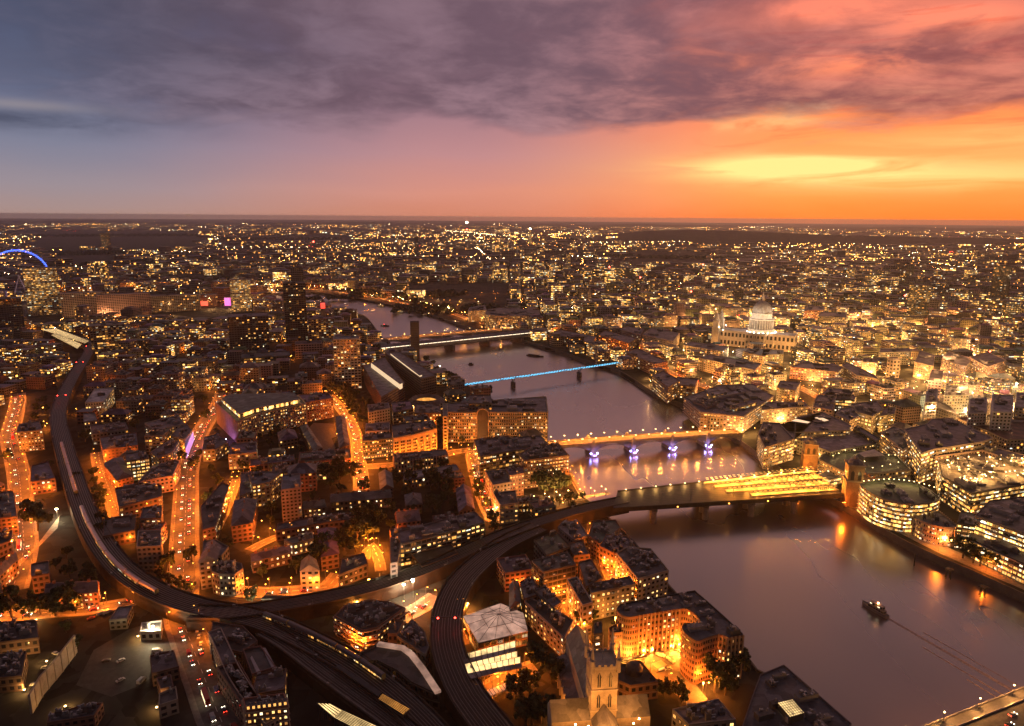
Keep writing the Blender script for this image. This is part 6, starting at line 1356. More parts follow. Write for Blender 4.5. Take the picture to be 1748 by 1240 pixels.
# ------------------------------------------------------------------ observation wheel
def wheel():
    q = G(38, 512); k = math.hypot(q.x, q.y); r = ray(38, 472); hub = CAMH+r.z*k/math.hypot(r.x, r.y); r2 = ray(38, 427); Rr = CAMH+r2.z*k/math.hypot(r2.x, r2.y)-hub
    u = Vector((q.x, q.y, 0)).normalized(); s = Vector((u.y, -u.x, 0)); s = (s*math.cos(R(4))+u*math.sin(R(4))); Cc = Vector((q.x, q.y, hub)); ax = Vector((-s.y, s.x, 0))
    o = thing('observation_wheel', (q.x, q.y, 0), 'giant observation wheel with a blue-lit rim at the left edge', 'observation wheel')
    P = lambda t, rr, w=0: Cc+s*(rr*math.cos(t))+Vector((0, 0, rr*math.sin(t)))+ax*w
    K = 64
    for w in (-3, 3):
        mb = MB(o.location)
        for k_ in range(K): mb.tube(P(2*math.pi*k_/K, Rr, w), P(2*math.pi*(k_+1)/K, Rr, w), 0.85, n=5, mat='wheel_blue', cap=False)
        mb.build('rim', o)
    mb = MB(o.location)
    for k_ in range(K): mb.tube(P(2*math.pi*k_/K, Rr, -3), P(2*math.pi*(k_+1)/K, Rr-4, 3), .5, n=4, mat='wheel_blue', cap=False)
    mb.build('rim_truss', o)
    mb = MB(o.location)
    for k_ in range(32): mb.tube(P(2*math.pi*k_/32, 2, 0), P(2*math.pi*k_/32, Rr, 0), .14, n=4, mat='metal', bc=(.35, .35, .4), cap=False)
    mb.build('spokes', o); mb = MB(o.location); mb.tube(Cc-ax*14, Cc+ax*14, 2.2, n=10, mat='metal', bc=(.5, .5, .55)); mb.build('hub', o)
    for sg in (-1, 1): mb = MB(o.location); e = Vector((q.x, q.y, 0))+s*(sg*20)-ax*16*(-1); mb.tube((e.x, e.y, 0), Cc+ax*10, 1.8, 1.1, 8, 'plain', (.6, .58, .62)); mb.build('leg', o)
    for k_ in range(32): mb = MB(o.location); c = P(2*math.pi*(k_+.5)/32, Rr+4, 0); mb.lathe((c.x, c.y, c.z-2), [(.2, 0), (1.8, 1), (1.8, 3), (.2, 4)], 8, 'paint', (.3, .35, .5)); mb.build('capsule', o)
wheel()
# riverside tower with red lit windows
def red_tower():
    b = G(553, 560); o = thing('riverside_tower', (b.x, b.y, 0), 'small riverside tower glowing red at the top', 'tower'); mb = MB(o.location); mb.box((b.x, b.y, 0), (11, 11, 44), .3, 'plain', (.3, .2, .15)); mb.build('shaft', o); mb = MB(o.location); mb.box((b.x, b.y, 44), (9, 9, 11), .3, 'red_glow'); mb.build('lit_window', o); mb = MB(o.location); mb.lathe((b.x, b.y, 57), [(6, 0), (4, 3), (.3, 9)], 4, 'roofing', (.2, .1, .1)); mb.build('roof', o)
red_tower()
def church_tower(px_, py_, wpx, htop, label, spire=True):
    b = G(px_, py_); r = ray(px_, htop); k = math.hypot(b.x, b.y)/math.hypot(r.x, r.y); h = CAMH+r.z*k; w = wpx/FPX*PX(b)[2]; o = thing('church_tower', (b.x, b.y, 0), label, 'church tower', 'church towers of the far bank'); hs = h*(.68 if spire else .93)
    mb = MB(o.location); mb.box((b.x, b.y, 0), (w, w, hs), .2, 'facade', (.42, .34, .27), fc=(.2, 0, 0), bay=w/2, fh=6); mb.box((b.x, b.y, hs), (w*1.1, w*1.1, 1), .2, 'plain', (.46, .38, .3)); mb.build('shaft', o)
    mb = MB(o.location); mb.lathe((b.x, b.y, hs+1), [(w*.5, 0), (w*.35, (h-hs)*.3), (w*.3, (h-hs)*.45), (.1, h-hs-1)] if spire else [(w*.55, 0), (w*.5, 2), (w*.05, h-hs)], 8, 'plain', (.4, .34, .3)); mb.build('spire' if spire else 'cap', o); mark([(b.x-w, b.y-w), (b.x+w, b.y-w), (b.x+w, b.y+w), (b.x-w, b.y+w)], 2)
church_tower(1522, 650, 14, 611, 'square stone church tower among the pale offices', False); church_tower(1006, 522, 5, 490, 'thin lit church spire left of the bright green-white lamp'); church_tower(1094, 612, 6, 580, 'small dark spire above the far embankment'); church_tower(1018, 622, 3, 592, 'thin orange-lit column beside the river', False); church_tower(1363, 716, 9, 686, 'white church tower near the station roof', False); church_tower(1096, 505, 5, 486, 'thin lit spire in the middle of the far bank')
# ------------------------------------------------------------------ trees
def leaf_crown(rs, nclump, nleaf, rx, rz, z0):
    rr = random.Random(rs); mb = MB(); g = (.036, .05, .022)
    for c in range(nclump):
        th, u = rr.uniform(0, 2*math.pi), rr.uniform(-.7, 1); rad = rr.uniform(.3, .95)
        cc = Vector((math.cos(th)*rx*rad*math.sqrt(1-.5*u*u), math.sin(th)*rx*rad*math.sqrt(1-.5*u*u), z0+rz+u*rz*.85)); cr = rr.uniform(.22, .42)*rx; tone = rr.uniform(.55, 1.5)
        for l in range(nleaf):
            v = Vector((rr.gauss(0, 1), rr.gauss(0, 1), rr.gauss(0, 1))).normalized()*cr*rr.uniform(.55, 1.05); p = cc+v
            nrm = (v.normalized()+Vector((rr.gauss(0, .5), rr.gauss(0, .5), rr.gauss(0, .5)))).normalized(); t = nrm.orthogonal().normalized(); b = nrm.cross(t); s = rr.uniform(.5, 1.0)*rx*.16; k = tone*rr.uniform(.75, 1.25)
            mb.face([p-t*s-b*s*.6, p+t*s-b*s*.7, p+t*s*.8+b*s*.7, p-t*s*.7+b*s*.6], 'leaf', (g[0]*k, g[1]*k, g[2]*k))
    return mb.mesh('crown')
def trunk_mesh(rs, h):
    rr = random.Random(rs); mb = MB(); mb.tube((0, 0, -.3), (rr.uniform(-.2, .2), rr.uniform(-.2, .2), h*.5), .42, .3, 7, 'plain', (.08, .06, .045), False)
    for k in range(4): a = rr.uniform(0, 6.28); mb.tube((0, 0, h*.45), (math.cos(a)*h*.28, math.sin(a)*h*.28, h*.85), .26, .08, 5, 'plain', (.08, .06, .045), False)
    return mb.mesh('trunk')
CR = [leaf_crown(k, 20, 26, 5, 4.6, 2.6) for k in range(4)]+[leaf_crown(9, 16, 24, 3.0, 6.0, 2.0)]; TR = [trunk_mesh(k, 10) for k in range(3)]
TREES = []
def tree(p, size, label, v=None, group='trees among the streets'):
    v = random.randrange(4) if v is None else v; o = thing('broadleaf_tree', p, label, 'tree', group, random.uniform(0, 6.28)); o.scale = (size, size, size*random.uniform(.9, 1.15))
    for nm, me in (('crown', CR[v]), ('trunk', TR[v % 3])): c = bpy.data.objects.new(nm, me); COL.objects.link(c); c.parent = o
    return o
def row(zm, pts, n, size, label, jit=0.0):
    P = smooth(Q(zm, pts), 4); R_ = resample(P, sum((b-a).length for a, b in zip(P[:-1], P[1:]))/n)
    for k, (q, d) in enumerate(R_): tree(q+Vector((random.uniform(-jit, jit), random.uniform(-jit, jit), 0)), size*random.uniform(.8, 1.2), label.format(ordinal(k+1)) if n > 1 else label)
def T1(zm, x, y, size, label, v=None): tree(Q(zm, [(x, y)])[0], size, label, v)
T1('k', 210, 800, 1.7, 'large dark tree beside the lit market roof strips'); T1('k', 280, 880, 1.4, 'dark tree between church and market lane'); T1('k', 130, 960, 1.1, 'small tree in the orange market yard'); T1('k', 40, 1010, 1.2, 'orange-lit tree at the left of the market yard')
row('k', [(60, 1175), (200, 1150), (300, 1190)], 4, 1.4, '{} dark churchyard tree from the left at the bottom edge', 2)
row('k', [(900, 930), (1000, 960), (1090, 975), (1175, 1000)], 6, .9, '{} bushy tree from the church along the courtyard hedge', 1.5)
T1('k', 1360, 940, 1.7, 'big dark tree at the end of the finned office'); T1('k', 1500, 830, 1.5, 'dark riverside tree behind the finned office'); T1('k', 1430, 960, 1.2, 'smaller dark tree beside the riverside office roof')
T1('k', 480, 520, 1.1, 'orange-lit tree in the lane behind the church'); T1('k', 530, 470, .9, 'small lit tree by the slim stair tower')
T1('e', 240, 900, 2.2, 'big round dark tree beside the bright lamp at left'); T1('e', 50, 470, 1.0, 'small round tree at the left-hand street'); T1('e', 1050, 1150, 1.2, 'round tree between railway and wide road'); T1('e', 1195, 1090, 1.0, 'tree on the right side of the wide road at the railway')
T1('e', 1215, 520, 1.3, 'dark tree at the road junction by the arcade'); T1('e', 1140, 480, 1.0, 'tree in front of the pink building at the junction'); T1('e', 1290, 210, 1.2, 'tree at the bend of the wide road'); T1('e', 1235, 450, .9, 'green-lit tree at the road junction')
row('f', [(500, 30), (580, 90), (640, 170), (690, 270)], 7, 1.5, '{} dark tree from the top of the estate street row', 3)
row('f', [(340, 600), (450, 570), (560, 590), (650, 600)], 6, 1.5, '{} dark tree from the concrete tower along the estate gardens', 5)
row('f', [(900, 640), (1000, 620), (1120, 650), (1230, 640), (1250, 720)], 7, 1.3, '{} tree from the left in the gardens below the long grey roof', 6)
row('f', [(600, 900), (680, 870), (760, 930), (640, 980), (560, 1010)], 8, 1.5, '{} tree of the dark grove left of the glass office', 7)
row('f', [(980, 830), (1100, 800), (1180, 730), (1300, 800)], 6, 1.0, '{} green-lit tree from the left in the lamp garden', 5)
row('f', [(440, 1000), (480, 1080), (420, 1130)], 4, 1.2, '{} tree from the top beside the pitched school roof', 4)
row('f', [(1340, 560), (1380, 600), (1430, 720), (1480, 780)], 5, .9, '{} street tree from the top beside the classical stone blocks', 2)
T1('f', 1180, 350, 1.0, 'dark tree between arched office and stone slab'); row('g', [(180, 640), (260, 680), (330, 640)], 4, 1.5, '{} tree from the left at the foot of the brick riverside block', 3)
row('g', [(-20, 830), (150, 780), (300, 740), (480, 700)], 10, .6, '{} small tree from the left along the lamp-lit railway path', 1)
row('h', [(830, 860), (870, 890), (910, 880)], 3, .8, '{} lit tree from the left on the riverside walk', 2); row('h', [(1230, 1050), (1340, 1110), (1400, 1130), (1470, 1160)], 4, 1.4, '{} dark riverside tree from the left before the lit office wing', 2); T1('h', 700, 250, 1.2, 'dark tree behind the narrow glass block'); T1('h', 780, 70, 1.6, 'dark tree among the stone offices near the station'); T1('h', 1180, 1000, .9, 'small tree at the end of the rounded pavilion')
row('b', [(1010, 960), (1060, 1000), (1120, 1050), (1180, 1090), (1240, 1120)], 8, 1.2, '{} lit tree from the chimney tower along the riverside lawn', 5); T1('b', 740, 930, 2.0, 'large dark tree beside the power station'); T1('b', 930, 900, 1.3, 'tree at the foot of the chimney tower'); T1('b', 1390, 1165, 1.3, 'round tree by the river near the theatre'); row('b', [(460, 1180), (540, 1160), (600, 1200)], 4, 1.9, '{} big dark tree from the left below the pale slotted tower', 4)
row('d', [(190, 800), (240, 830), (300, 840)], 5, 1.8, '{} big dark tree from the left beside the domed church', 5); row('c', [(1440, 830), (1500, 850), (1545, 830)], 4, 1.2, '{} dark tree from the left before the domed church', 3); row('c', [(1220, 790), (1260, 800)], 2, 1.2, '{} dark tree from the left before the church front', 2)
row('i', [(60, 450), (200, 440), (340, 430), (450, 430), (560, 440)], 6, 1.3, '{} dark tree from the left below the long brick terrace', 3); row('i', [(1070, 195), (1150, 240), (1240, 270), (1330, 290)], 6, .7, '{} bush from the left along the railway parapet', 1)
row('b', [(420, 540), (560, 560), (700, 580), (860, 600), (1000, 640), (1120, 680)], 18, 1.7, '{} dark tree from the left along the far embankment', 8)
row('e', [(410, 620), (560, 560), (600, 700), (640, 850), (620, 960)], 8, 1.1, '{} dark tree from the top on the slope inside the viaduct bend', 4)

# ------------------------------------------------------------------ ordinary buildings between the named ones
LM = [(G(1030, 1190), 'the pinnacled church'), (G(709, 614), 'the chimney tower'), (G(1290, 590), 'the domed church'), (G(1447, 850), 'the brick station towers'), (G(318, 840), 'the wide main road'), (G(845, 740), 'the stone office slab'), (G(508, 592), 'the lit-crown tower'), (G(1563, 552), 'the dark lit-floor tower'), (G(150, 890), 'the viaduct bend'), (G(400, 720), 'the violet-lit office'), (G(1640, 680), 'the floodlit cluster'), (G(25, 720), 'the left-hand street'), (G(188, 603), 'the grey slab tower'), (G(905, 560), 'the roofed railway bridge')]
cand = []
def theta(x, y): return R(-14)+.35*math.sin(x*.0021+1.3)+.3*math.sin(y*.0017+x*.0009)
def scatter(x0, x1, y0, y1, cell, gap, hlo, hhi, keep):
    y = y0
    while y < y1:
        x = x0
        while x < x1:
            if abs(x) < .80*y+60:
                jx, jy = x+random.uniform(-.12, .12)*cell, y+random.uniform(-.12, .12)*cell
                w, d = cell*random.uniform(.55, .95)-gap*.3, cell*random.uniform(.5, .9)-gap*.3; th = theta(jx, jy); ca, sa = math.cos(th), math.sin(th)
                poly = [(jx+a*ca-b*sa, jy+a*sa+b*ca) for a, b in ((-w/2, -d/2), (w/2, -d/2), (w/2, d/2), (-w/2, d/2))]
                if random.random() < keep and free(poly):
                    h = random.uniform(hlo, hhi)*(1.0 if random.random() < .93 else 1.6); cand.append((poly, h)); mark(poly, 1.0)
            x += cell
        y += cell
scatter(-620, 560, 300, 700, 27, 4, 7, 13, .85); scatter(-1100, 1250, 700, 1500, 33, 6, 10, 22, .9); scatter(-1490, 1690, 1500, 2600, 44, 10, 12, 28, .88); scatter(-1490, 1690, 2600, 3560, 60, 14, 12, 30, .85)
def psize(c):
    poly, h = c; q = PX((np.mean([p[0] for p in poly]), np.mean([p[1] for p in poly]), h/2)); inside = -30 < q[0] < 1778 and -30 < q[1] < 1270
    w = math.hypot(poly[0][0]-poly[2][0], poly[0][1]-poly[2][1]); return (w*(h+.35*w)/q[2]**2) if inside else -1
PARKS = [(60, 340, 396, 426), (85, 205, 428, 456), (690, 870, 484, 545), (1080, 1210, 432, 452), (400, 600, 402, 413), (1160, 1748, 380, 387), (290, 390, 470, 484)]
def in_park(x, y):
    a, b, _ = PX((x, y, 0)); return any(p[0] < a < p[1] and p[2] < b < p[3] for p in PARKS)
cand = [c for c in cand if psize(c) > 0 and not in_park(*np.mean(c[0], axis=0))]; cand.sort(key=psize, reverse=True)
NB = 298-len(BLD); ranks = {}
named = []
for poly, h in cand[:max(0, NB)]:
    c = Vector((np.mean([p[0] for p in poly]), np.mean([p[1] for p in poly]), 0)); lm = min(LM, key=lambda t: (t[0]-c).length); named.append((lm[1], (lm[0]-c).length, poly, h))
named.sort(key=lambda t: (t[0], t[1]))
for lm, dist, poly, h in named:
    k = ranks[lm] = ranks.get(lm, 0)+1; c = np.mean([p[1] for p in poly]); south = True
    x_, y_, _ = PX((*np.mean(poly, axis=0), 0)); north = x_ > 900 and y_ < 850
    wall = random.choice(['stone', 'pink', 'conc', 'stone', 'glass'] if north else ['dbrick', 'brick', 'dbrick', 'conc', 'grey', 'brick']); rf = random.choice(['flat', 'flat', 'gable', 'hip'] if h < 12 else ['flat', 'flat', 'flat', 'hip'])
    lt = random.choice([.25, .5, .8] if north else [.06, .14, .32]); sy = random.choice([0, .3, .8] if north or wall == 'glass' else [0, 0, .3])
    lb = f"{NAMEC[wall]} block with {dict(flat='a flat', gable='a gabled', hip='a hipped')[rf]} roof, {ordinal(k)} nearest plain block to {lm}"
    block(poly, h, wall, lb, lit=lt, sty=sy, roof=rf, plants=4, occ=False, near=y_ > 640, name='office_building' if h > 12 else 'town_house', group='plain blocks filling the streets', bay=3.4, fh=3.5, glow=1)
# trees in the yards and gardens that are still empty
tr_ = []; tries = 0
while len(tr_) < 110 and tries < 9000:
    tries += 1; y = random.uniform(330, 900); x = random.uniform(-.72, .3)*y; q = PX((x, y, 0))
    if not (0 < q[0] < 1000 and 560 < q[1] < 1240): continue
    sq = [(x-4, y-4), (x+4, y-4), (x+4, y+4), (x-4, y+4)]
    if free(sq): tr_.append(Vector((x, y, 0))); mark(sq, 2)
rk = {}; lst = []
for p in tr_:
    lm = min(LM, key=lambda t: (t[0]-p).length); lst.append((lm[1], (lm[0]-p).length, p))
lst.sort(key=lambda t: (t[0], t[1]))
for lm, d_, p in lst: k = rk[lm] = rk.get(lm, 0)+1; tree(p, random.uniform(.6, 1.15), f'{ordinal(k)} nearest dark yard tree to {lm}', group='trees in yards and gardens')
# every farther building: one mass
mb = MB()
def massbox(poly, h, north, lod=1.0, litk=1.0):
    poly = [tuple(p) for p in poly]; poly = poly if area(poly) > 0 else poly[::-1]
    wc = C_[random.choice(['stone', 'pink', 'conc', 'stone', 'glass', 'grey'] if north else ['brick', 'dbrick', 'conc', 'grey', 'stone'])]; wc = tuple(c*random.uniform(.6, 1.0) for c in wc)
    lt = random.choice([.0, .05, .15, .3, .6, .85] if north else [.0, .05, .12, .25, .4, .7])*litk; rc = tuple(c*random.uniform(.6, 1.5) for c in C_['roof'])
    mb.prism(poly, 0, h, 'facade', wc, (random.random()*.98+(int(lod) if lod < 5 else 3), lt, random.choice([0, .4, 1])), 3.8*lod, 3.7*lod, top='roofing', topbc=rc)
    if random.random() < .5 and lod < 2.5:
        ins = inset(poly, math.sqrt(abs(area(poly)))*random.uniform(.15, .28)); mb.prism(ins, h, h+random.uniform(2, 4.5), 'plain', tuple(c*1.4 for c in rc), top='roofing', topbc=tuple(c*1.6 for c in rc))
for poly, h in cand[max(0, NB):]:
    c = np.mean(poly, axis=0); x_, y_, _ = PX((*c, 0)); massbox(poly, h, x_ > 640, 1.0 if c[1] < 1700 else 1.5, 1.5 if x_ > 900 else 1.0)
def dens(x, y): return max(0.0, dens0(x, y))**1.8*1.35
def dens0(x, y): return .5+.5*math.sin(x*.0013+2)*math.sin(y*.0011+.7)+.35*math.sin(x*.0006-1)*math.sin(y*.0004)
def farfield(n, r0, r1, w0, w1, h0, h1, lod):
    k = 0
    while k < n:
        r = math.sqrt(random.uniform(r0*r0, r1*r1)); a = random.uniform(-.72, .72); x, y = r*math.sin(a), r*math.cos(a)
        if y < 3560 and abs(x) < 1490: k += .02; continue
        if random.random() > .25+.75*dens(x, y) or in_park(x, y): k += .3; continue
        w, d = random.uniform(w0, w1), random.uniform(w0, w1)*.7; th = theta(x, y)+random.choice([0, .1, 1.57]); ca, sa = math.cos(th), math.sin(th)
        h = random.uniform(h0, h1)*(1 if random.random() < .97 else 2.6); massbox([(x+p*ca-q*sa, y+p*sa+q*ca) for p, q in ((-w/2, -d/2), (w/2, -d/2), (w/2, d/2), (-w/2, d/2))], h, a > -.1, lod, .75); k += 1
farfield(900, 1600, 3700, 25, 60, 10, 26, 1.6); farfield(2400, 3560, 6500, 35, 90, 9, 24, 2.6); farfield(2200, 6500, 11000, 50, 140, 8, 22, 4.0); farfield(1500, 11000, 20000, 80, 300, 8, 20, 6.0)
o = mb.build('far_city_buildings', loc=(0, 0, 0)); tag(o, 'countless lit blocks of the far city out to the horizon', kind='stuff')
# dark parks and woods
mb = MB()
def wood(px0, py0, wpx, dep, n, size):
    q = G(px0, py0); u = Vector((q.x, q.y, 0)).normalized(); s = Vector((u.y, -u.x, 0)); W = wpx/FPX*PX(q)[2]
    for k in range(n):
        c = q+s*random.uniform(-W/2, W/2)+u*random.uniform(0, dep); r = size*random.uniform(.6, 1.3); t = random.uniform(.5, 1.4)
        for l in range(12):
            v = Vector((random.gauss(0, 1), random.gauss(0, 1), abs(random.gauss(0, .8)))).normalized(); p = c+Vector((v.x*r, v.y*r, v.z*r*.9+2)); tt = v.orthogonal().normalized(); b = v.cross(tt); e = r*.45
            mb.face([p-tt*e-b*e, p+tt*e-b*e*.8, p+tt*e*.8+b*e, p-tt*e+b*e*.8], 'leaf', (.03*t, .042*t, .02*t))
for a in ((250, 404, 330, 700, 420, 16), (90, 437, 220, 300, 220, 14), (480, 410, 200, 500, 160, 16), (215, 455, 130, 250, 120, 13), (700, 508, 200, 120, 120, 10), (800, 536, 260, 150, 160, 9), (1120, 442, 260, 250, 260, 12), (930, 462, 140, 160, 120, 12), (300, 560, 170, 60, 70, 8), (560, 512, 90, 40, 40, 8), (1600, 545, 110, 60, 60, 8), (240, 575, 120, 60, 60, 8), (1180, 383, 460, 900, 300, 30), (330, 480, 120, 80, 60, 10)): wood(*a)
tag(mb.build('far_woods', loc=(0, 0, 0)), 'dark masses of park trees in the distance', kind='stuff')

# ------------------------------------------------------------------ lamps
def lamp_proto(kind):
    mat, hgt, hd = dict(sodium=('sodium', 8, .42), sodium_low=('sodium_low', 1.2, .4), warm_lamp=('warm_lamp', 6, .42), deck=('deck_lamp', 6, .95), cool_lamp=('cool_lamp', 12, .6), violet=('violet_lamp', 3, .5), garden=('garden_lamp', 2.4, .5), roof=('roof_lamp', 1.6, .62), church_lamp=('church_lamp', 3.2, .45))[kind]
    pb = MB(); pb.tube((0, 0, 0), (0, 0, hgt), .13, .08, 5, 'metal', (.12, .12, .12)); pb.tube((0, 0, 0), (0, 0, .9), .22, .18, 5, 'metal', (.1, .1, .1)); arm = 1.5 if kind in ('sodium', 'cool_lamp') else 0.0
    if arm: pb.tube((0, 0, hgt), (arm, 0, hgt+.3), .07, n=4, mat='metal', bc=(.12, .12, .12))
    hb = MB(); hb.lathe((arm, 0, hgt-hd*.2), [(.02, -hd*.5), (hd*.8, -hd*.2), (hd, hd*.2), (hd*.6, hd*.55), (.02, hd*.7)], 6, mat); 
    cb = MB(); cb.lathe((arm, 0, hgt+hd*.48), [(hd*.75, 0), (.02, hd*.35)], 6, 'metal', (.1, .1, .1))
    return pb.mesh('pole'), hb.mesh('lamp_head'), cb.mesh('cap')
LP = {}; cnt = {}; NL = 0; rest = MB()
LAMPS = [l for l in LAMPS if not (l[3] == 'the wide main road' and PX(l[0])[1] > 1095)]
LAMPS = [l for l in LAMPS if -40 < PX(l[0])[0] < 1790 and -40 < PX(l[0])[1] < 1290]
LAMPS.sort(key=lambda l: PX(l[0])[2])
ADJ = dict(sodium='orange street lamp', sodium_low='low orange floodlight', warm_lamp='warm white lamp', deck='globe lamp', cool_lamp='bright floodlight', violet='violet floodlight', garden='small garden lamp', roof='round roof lamp', church_lamp='amber floodlight')
PREP = {'the road bridge with blue piers': 'on', 'the wide orange bridge': 'on', 'the far bridge at the bend': 'on', 'the lamp-covered roof terrace': 'on', 'the roof garden': 'in', 'the planted roof edge': 'along', 'the office courtyard': 'in', 'the estate courtyards': 'in'}
for p, rz, kind, where in LAMPS:
    if kind not in LP: LP[kind] = lamp_proto(kind)
    if NL < 296:
        k = cnt[(kind, where)] = cnt.get((kind, where), 0)+1; NL += 1
        o = thing('street_lamp', p, f'{ordinal(k)} nearest {ADJ[kind]} {PREP.get(where, "beside")} {where}', 'lamp', 'lamps in the streets and on the roofs', rz)
        for nm, me in zip(('pole', 'lamp_head', 'cap'), LP[kind]): c = bpy.data.objects.new(nm, me); COL.objects.link(c); c.parent = o
        light(o, (1.0 if kind in ('sodium', 'cool_lamp') else 0, 0, dict(sodium=7.3, sodium_low=2, warm_lamp=6.8, deck=5.2, cool_lamp=11, violet=3.8, garden=3.2, roof=2.6, church_lamp=4)[kind]), kind)
    else:
        light(None, p+Vector((0, 0, dict(sodium=7.3, warm_lamp=6.8, deck=5.2, cool_lamp=11, roof=2.6, garden=3.2).get(kind, 4))), kind)
        for me in LP[kind]:
            cols = me.attributes['bcol'].data
            mt = [m.name for m in me.materials]
            for f in me.polygons:
                pts = [Matrix.Rotation(rz, 3, 'Z') @ me.vertices[v].co + Vector(p) for v in f.vertices]; rest.face(pts, mt[f.material_index], tuple(cols[f.loop_start].color)[:3])
# small lamps of all the other streets, near and far
lab = MB()
def dot(p, r, mat): 
    x, y, z = p; V = [(x+r, y, z), (x, y+r, z), (x-r, y, z), (x, y-r, z), (x, y, z+r), (x, y, z-r)]
    for i in range(4): lab.face([V[i], V[(i+1) % 4], V[4]], mat); lab.face([V[(i+1) % 4], V[i], V[5]], mat)
n = 0; tries = 0
while n < 580 and tries < 60000:
    tries += 1; a = random.uniform(-.62, .62); r = math.sqrt(random.uniform(330**2, 2300**2)); x, y = r*math.sin(a), r*math.cos(a); i, j = int((x-GX0)/GS), int((y-GY0)/GS)
    if not (0 <= i < len(gx) and 0 <= j < len(gy)) or OCC[j, i]: continue
    x_, y_, w_ = PX((x, y, 0))
    if not (0 < x_ < 1748 and y_ < 1240): continue
    dark = (x_ < 620 and y_ > 960) or (430 < x_ < 830 and 800 < y_ < 1010)
    if dark and random.random() < .8: continue
    if n > 330 and not (x_ > 1150 and 540 < y_ < 800): continue
    kd = 'mid_lamp' if random.random() < (.8 if x_ < 900 else .5) else 'mid_lamp_pale'; kl = 'gold' if x_ > 1000 and y_ < 820 else kd; zz = random.uniform(5.5, 7); dot((x, y, zz), .36, kd); light(None, Vector((x, y, zz-.6)), kl); n += 1
nd = 0
for k in range(2600):      # strings of street lamps across the far city
    r = math.exp(random.uniform(math.log(1700), math.log(26000))); a = random.uniform(-.7, .7); x, y = r*math.sin(a), r*math.cos(a)
    if y < 3500 and abs(x) < 1480:
        i, j = int((x-GX0)/GS), int((y-GY0)/GS)
        if 0 <= j < len(gy) and 0 <= i < len(gx) and OCC[j, i]: continue
    if random.random() > .2+.9*dens(x, y) or in_park(x, y): continue
    th = theta(x, y)+random.choice([0, 0, 1.57, .4]); m = random.choice([1, 1, 2, 3, 5, 8]) if r > 3000 else random.choice([1, 1, 2, 3]); st_ = r*.004*random.uniform(.7, 1.5)
    mt = random.choices(['sodium_far', 'white_far', 'red_far'], [.62, .35, .03])[0]
    for q in range(m):
        px_, py_ = x+math.cos(th)*st_*q+random.gauss(0, st_*.1), y+math.sin(th)*st_*q+random.gauss(0, st_*.1); rr_ = math.hypot(px_, py_)
        if py_ > 300: dot((px_, py_, random.uniform(6, 16)), .00021*rr_*random.uniform(.5, 1.25)*(random.choice([.5, .8, 1.25]) if rr_ < 9000 else .5), mt); nd += 1
lab.v += []
for k in range(46):      # long lamp-lined roads threading the far districts
    r = random.uniform(2300, 9500); a = random.uniform(-.62, .62); x, y = r*math.sin(a), r*math.cos(a); th = theta(x, y)+random.choice([0, 1.57, .5]); step = 26+r*.006; bend = random.uniform(-.02, .02); mt = random.choice(['sodium_far', 'sodium_far', 'white_far'])
    for q in range(random.randint(14, 44)):
        x += math.cos(th)*step; y += math.sin(th)*step; th += bend; rr_ = math.hypot(x, y); i, j = int((x-GX0)/GS), int((y-GY0)/GS)
        if in_park(x, y) or (0 <= i < len(gx) and 0 <= j < len(gy) and OCC[j, i]): continue
        dot((x+random.gauss(0, 2), y+random.gauss(0, 2), 11+rr_*.001), .00017*rr_*random.uniform(.6, 1.2), mt)
for pts, sp in (([(855, 561), (800, 545), (760, 532), (700, 520), (640, 508), (570, 498), (500, 492), (400, 493), (250, 496), (110, 500)], 24), ([(425, 505), (530, 498)], 20), ([(300, 508), (420, 505)], 40)):
    for q, d in resample(smooth(px(pts), 30), sp):
        rr_ = q.length; dot((q.x+random.gauss(0, 5), q.y+random.gauss(0, 5), 13), .00023*rr_*random.uniform(.7, 1.3), random.choice(['sodium_far', 'sodium_far', 'white_far']))
    for q, d in resample(smooth(px(pts), 30), sp*5): light(None, q+Vector((0, 0, 14)), 'gold')
for x, y in ((797, 392), (1040, 456), (1093, 474), (1180, 498), (535, 413), (1200, 452), (1690, 600), (1660, 596), (1545, 505)): q = G(x, y, 60); dot(tuple(q), .0011*q.length, 'red_far')
q = G(797, 380, 150); dot(tuple(q), .0016*q.length, 'white_far'); q = G(905, 391, 150); dot(tuple(q), .0012*q.length, 'white_far')
tag(lab.build('far_street_lamps', loc=(0, 0, 0)), 'countless orange and white lights of the far streets', kind='stuff')
if rest.f: tag(rest.build('small_street_lamps', loc=(0, 0, 0)), 'more orange lamps along the lit streets', kind='stuff')

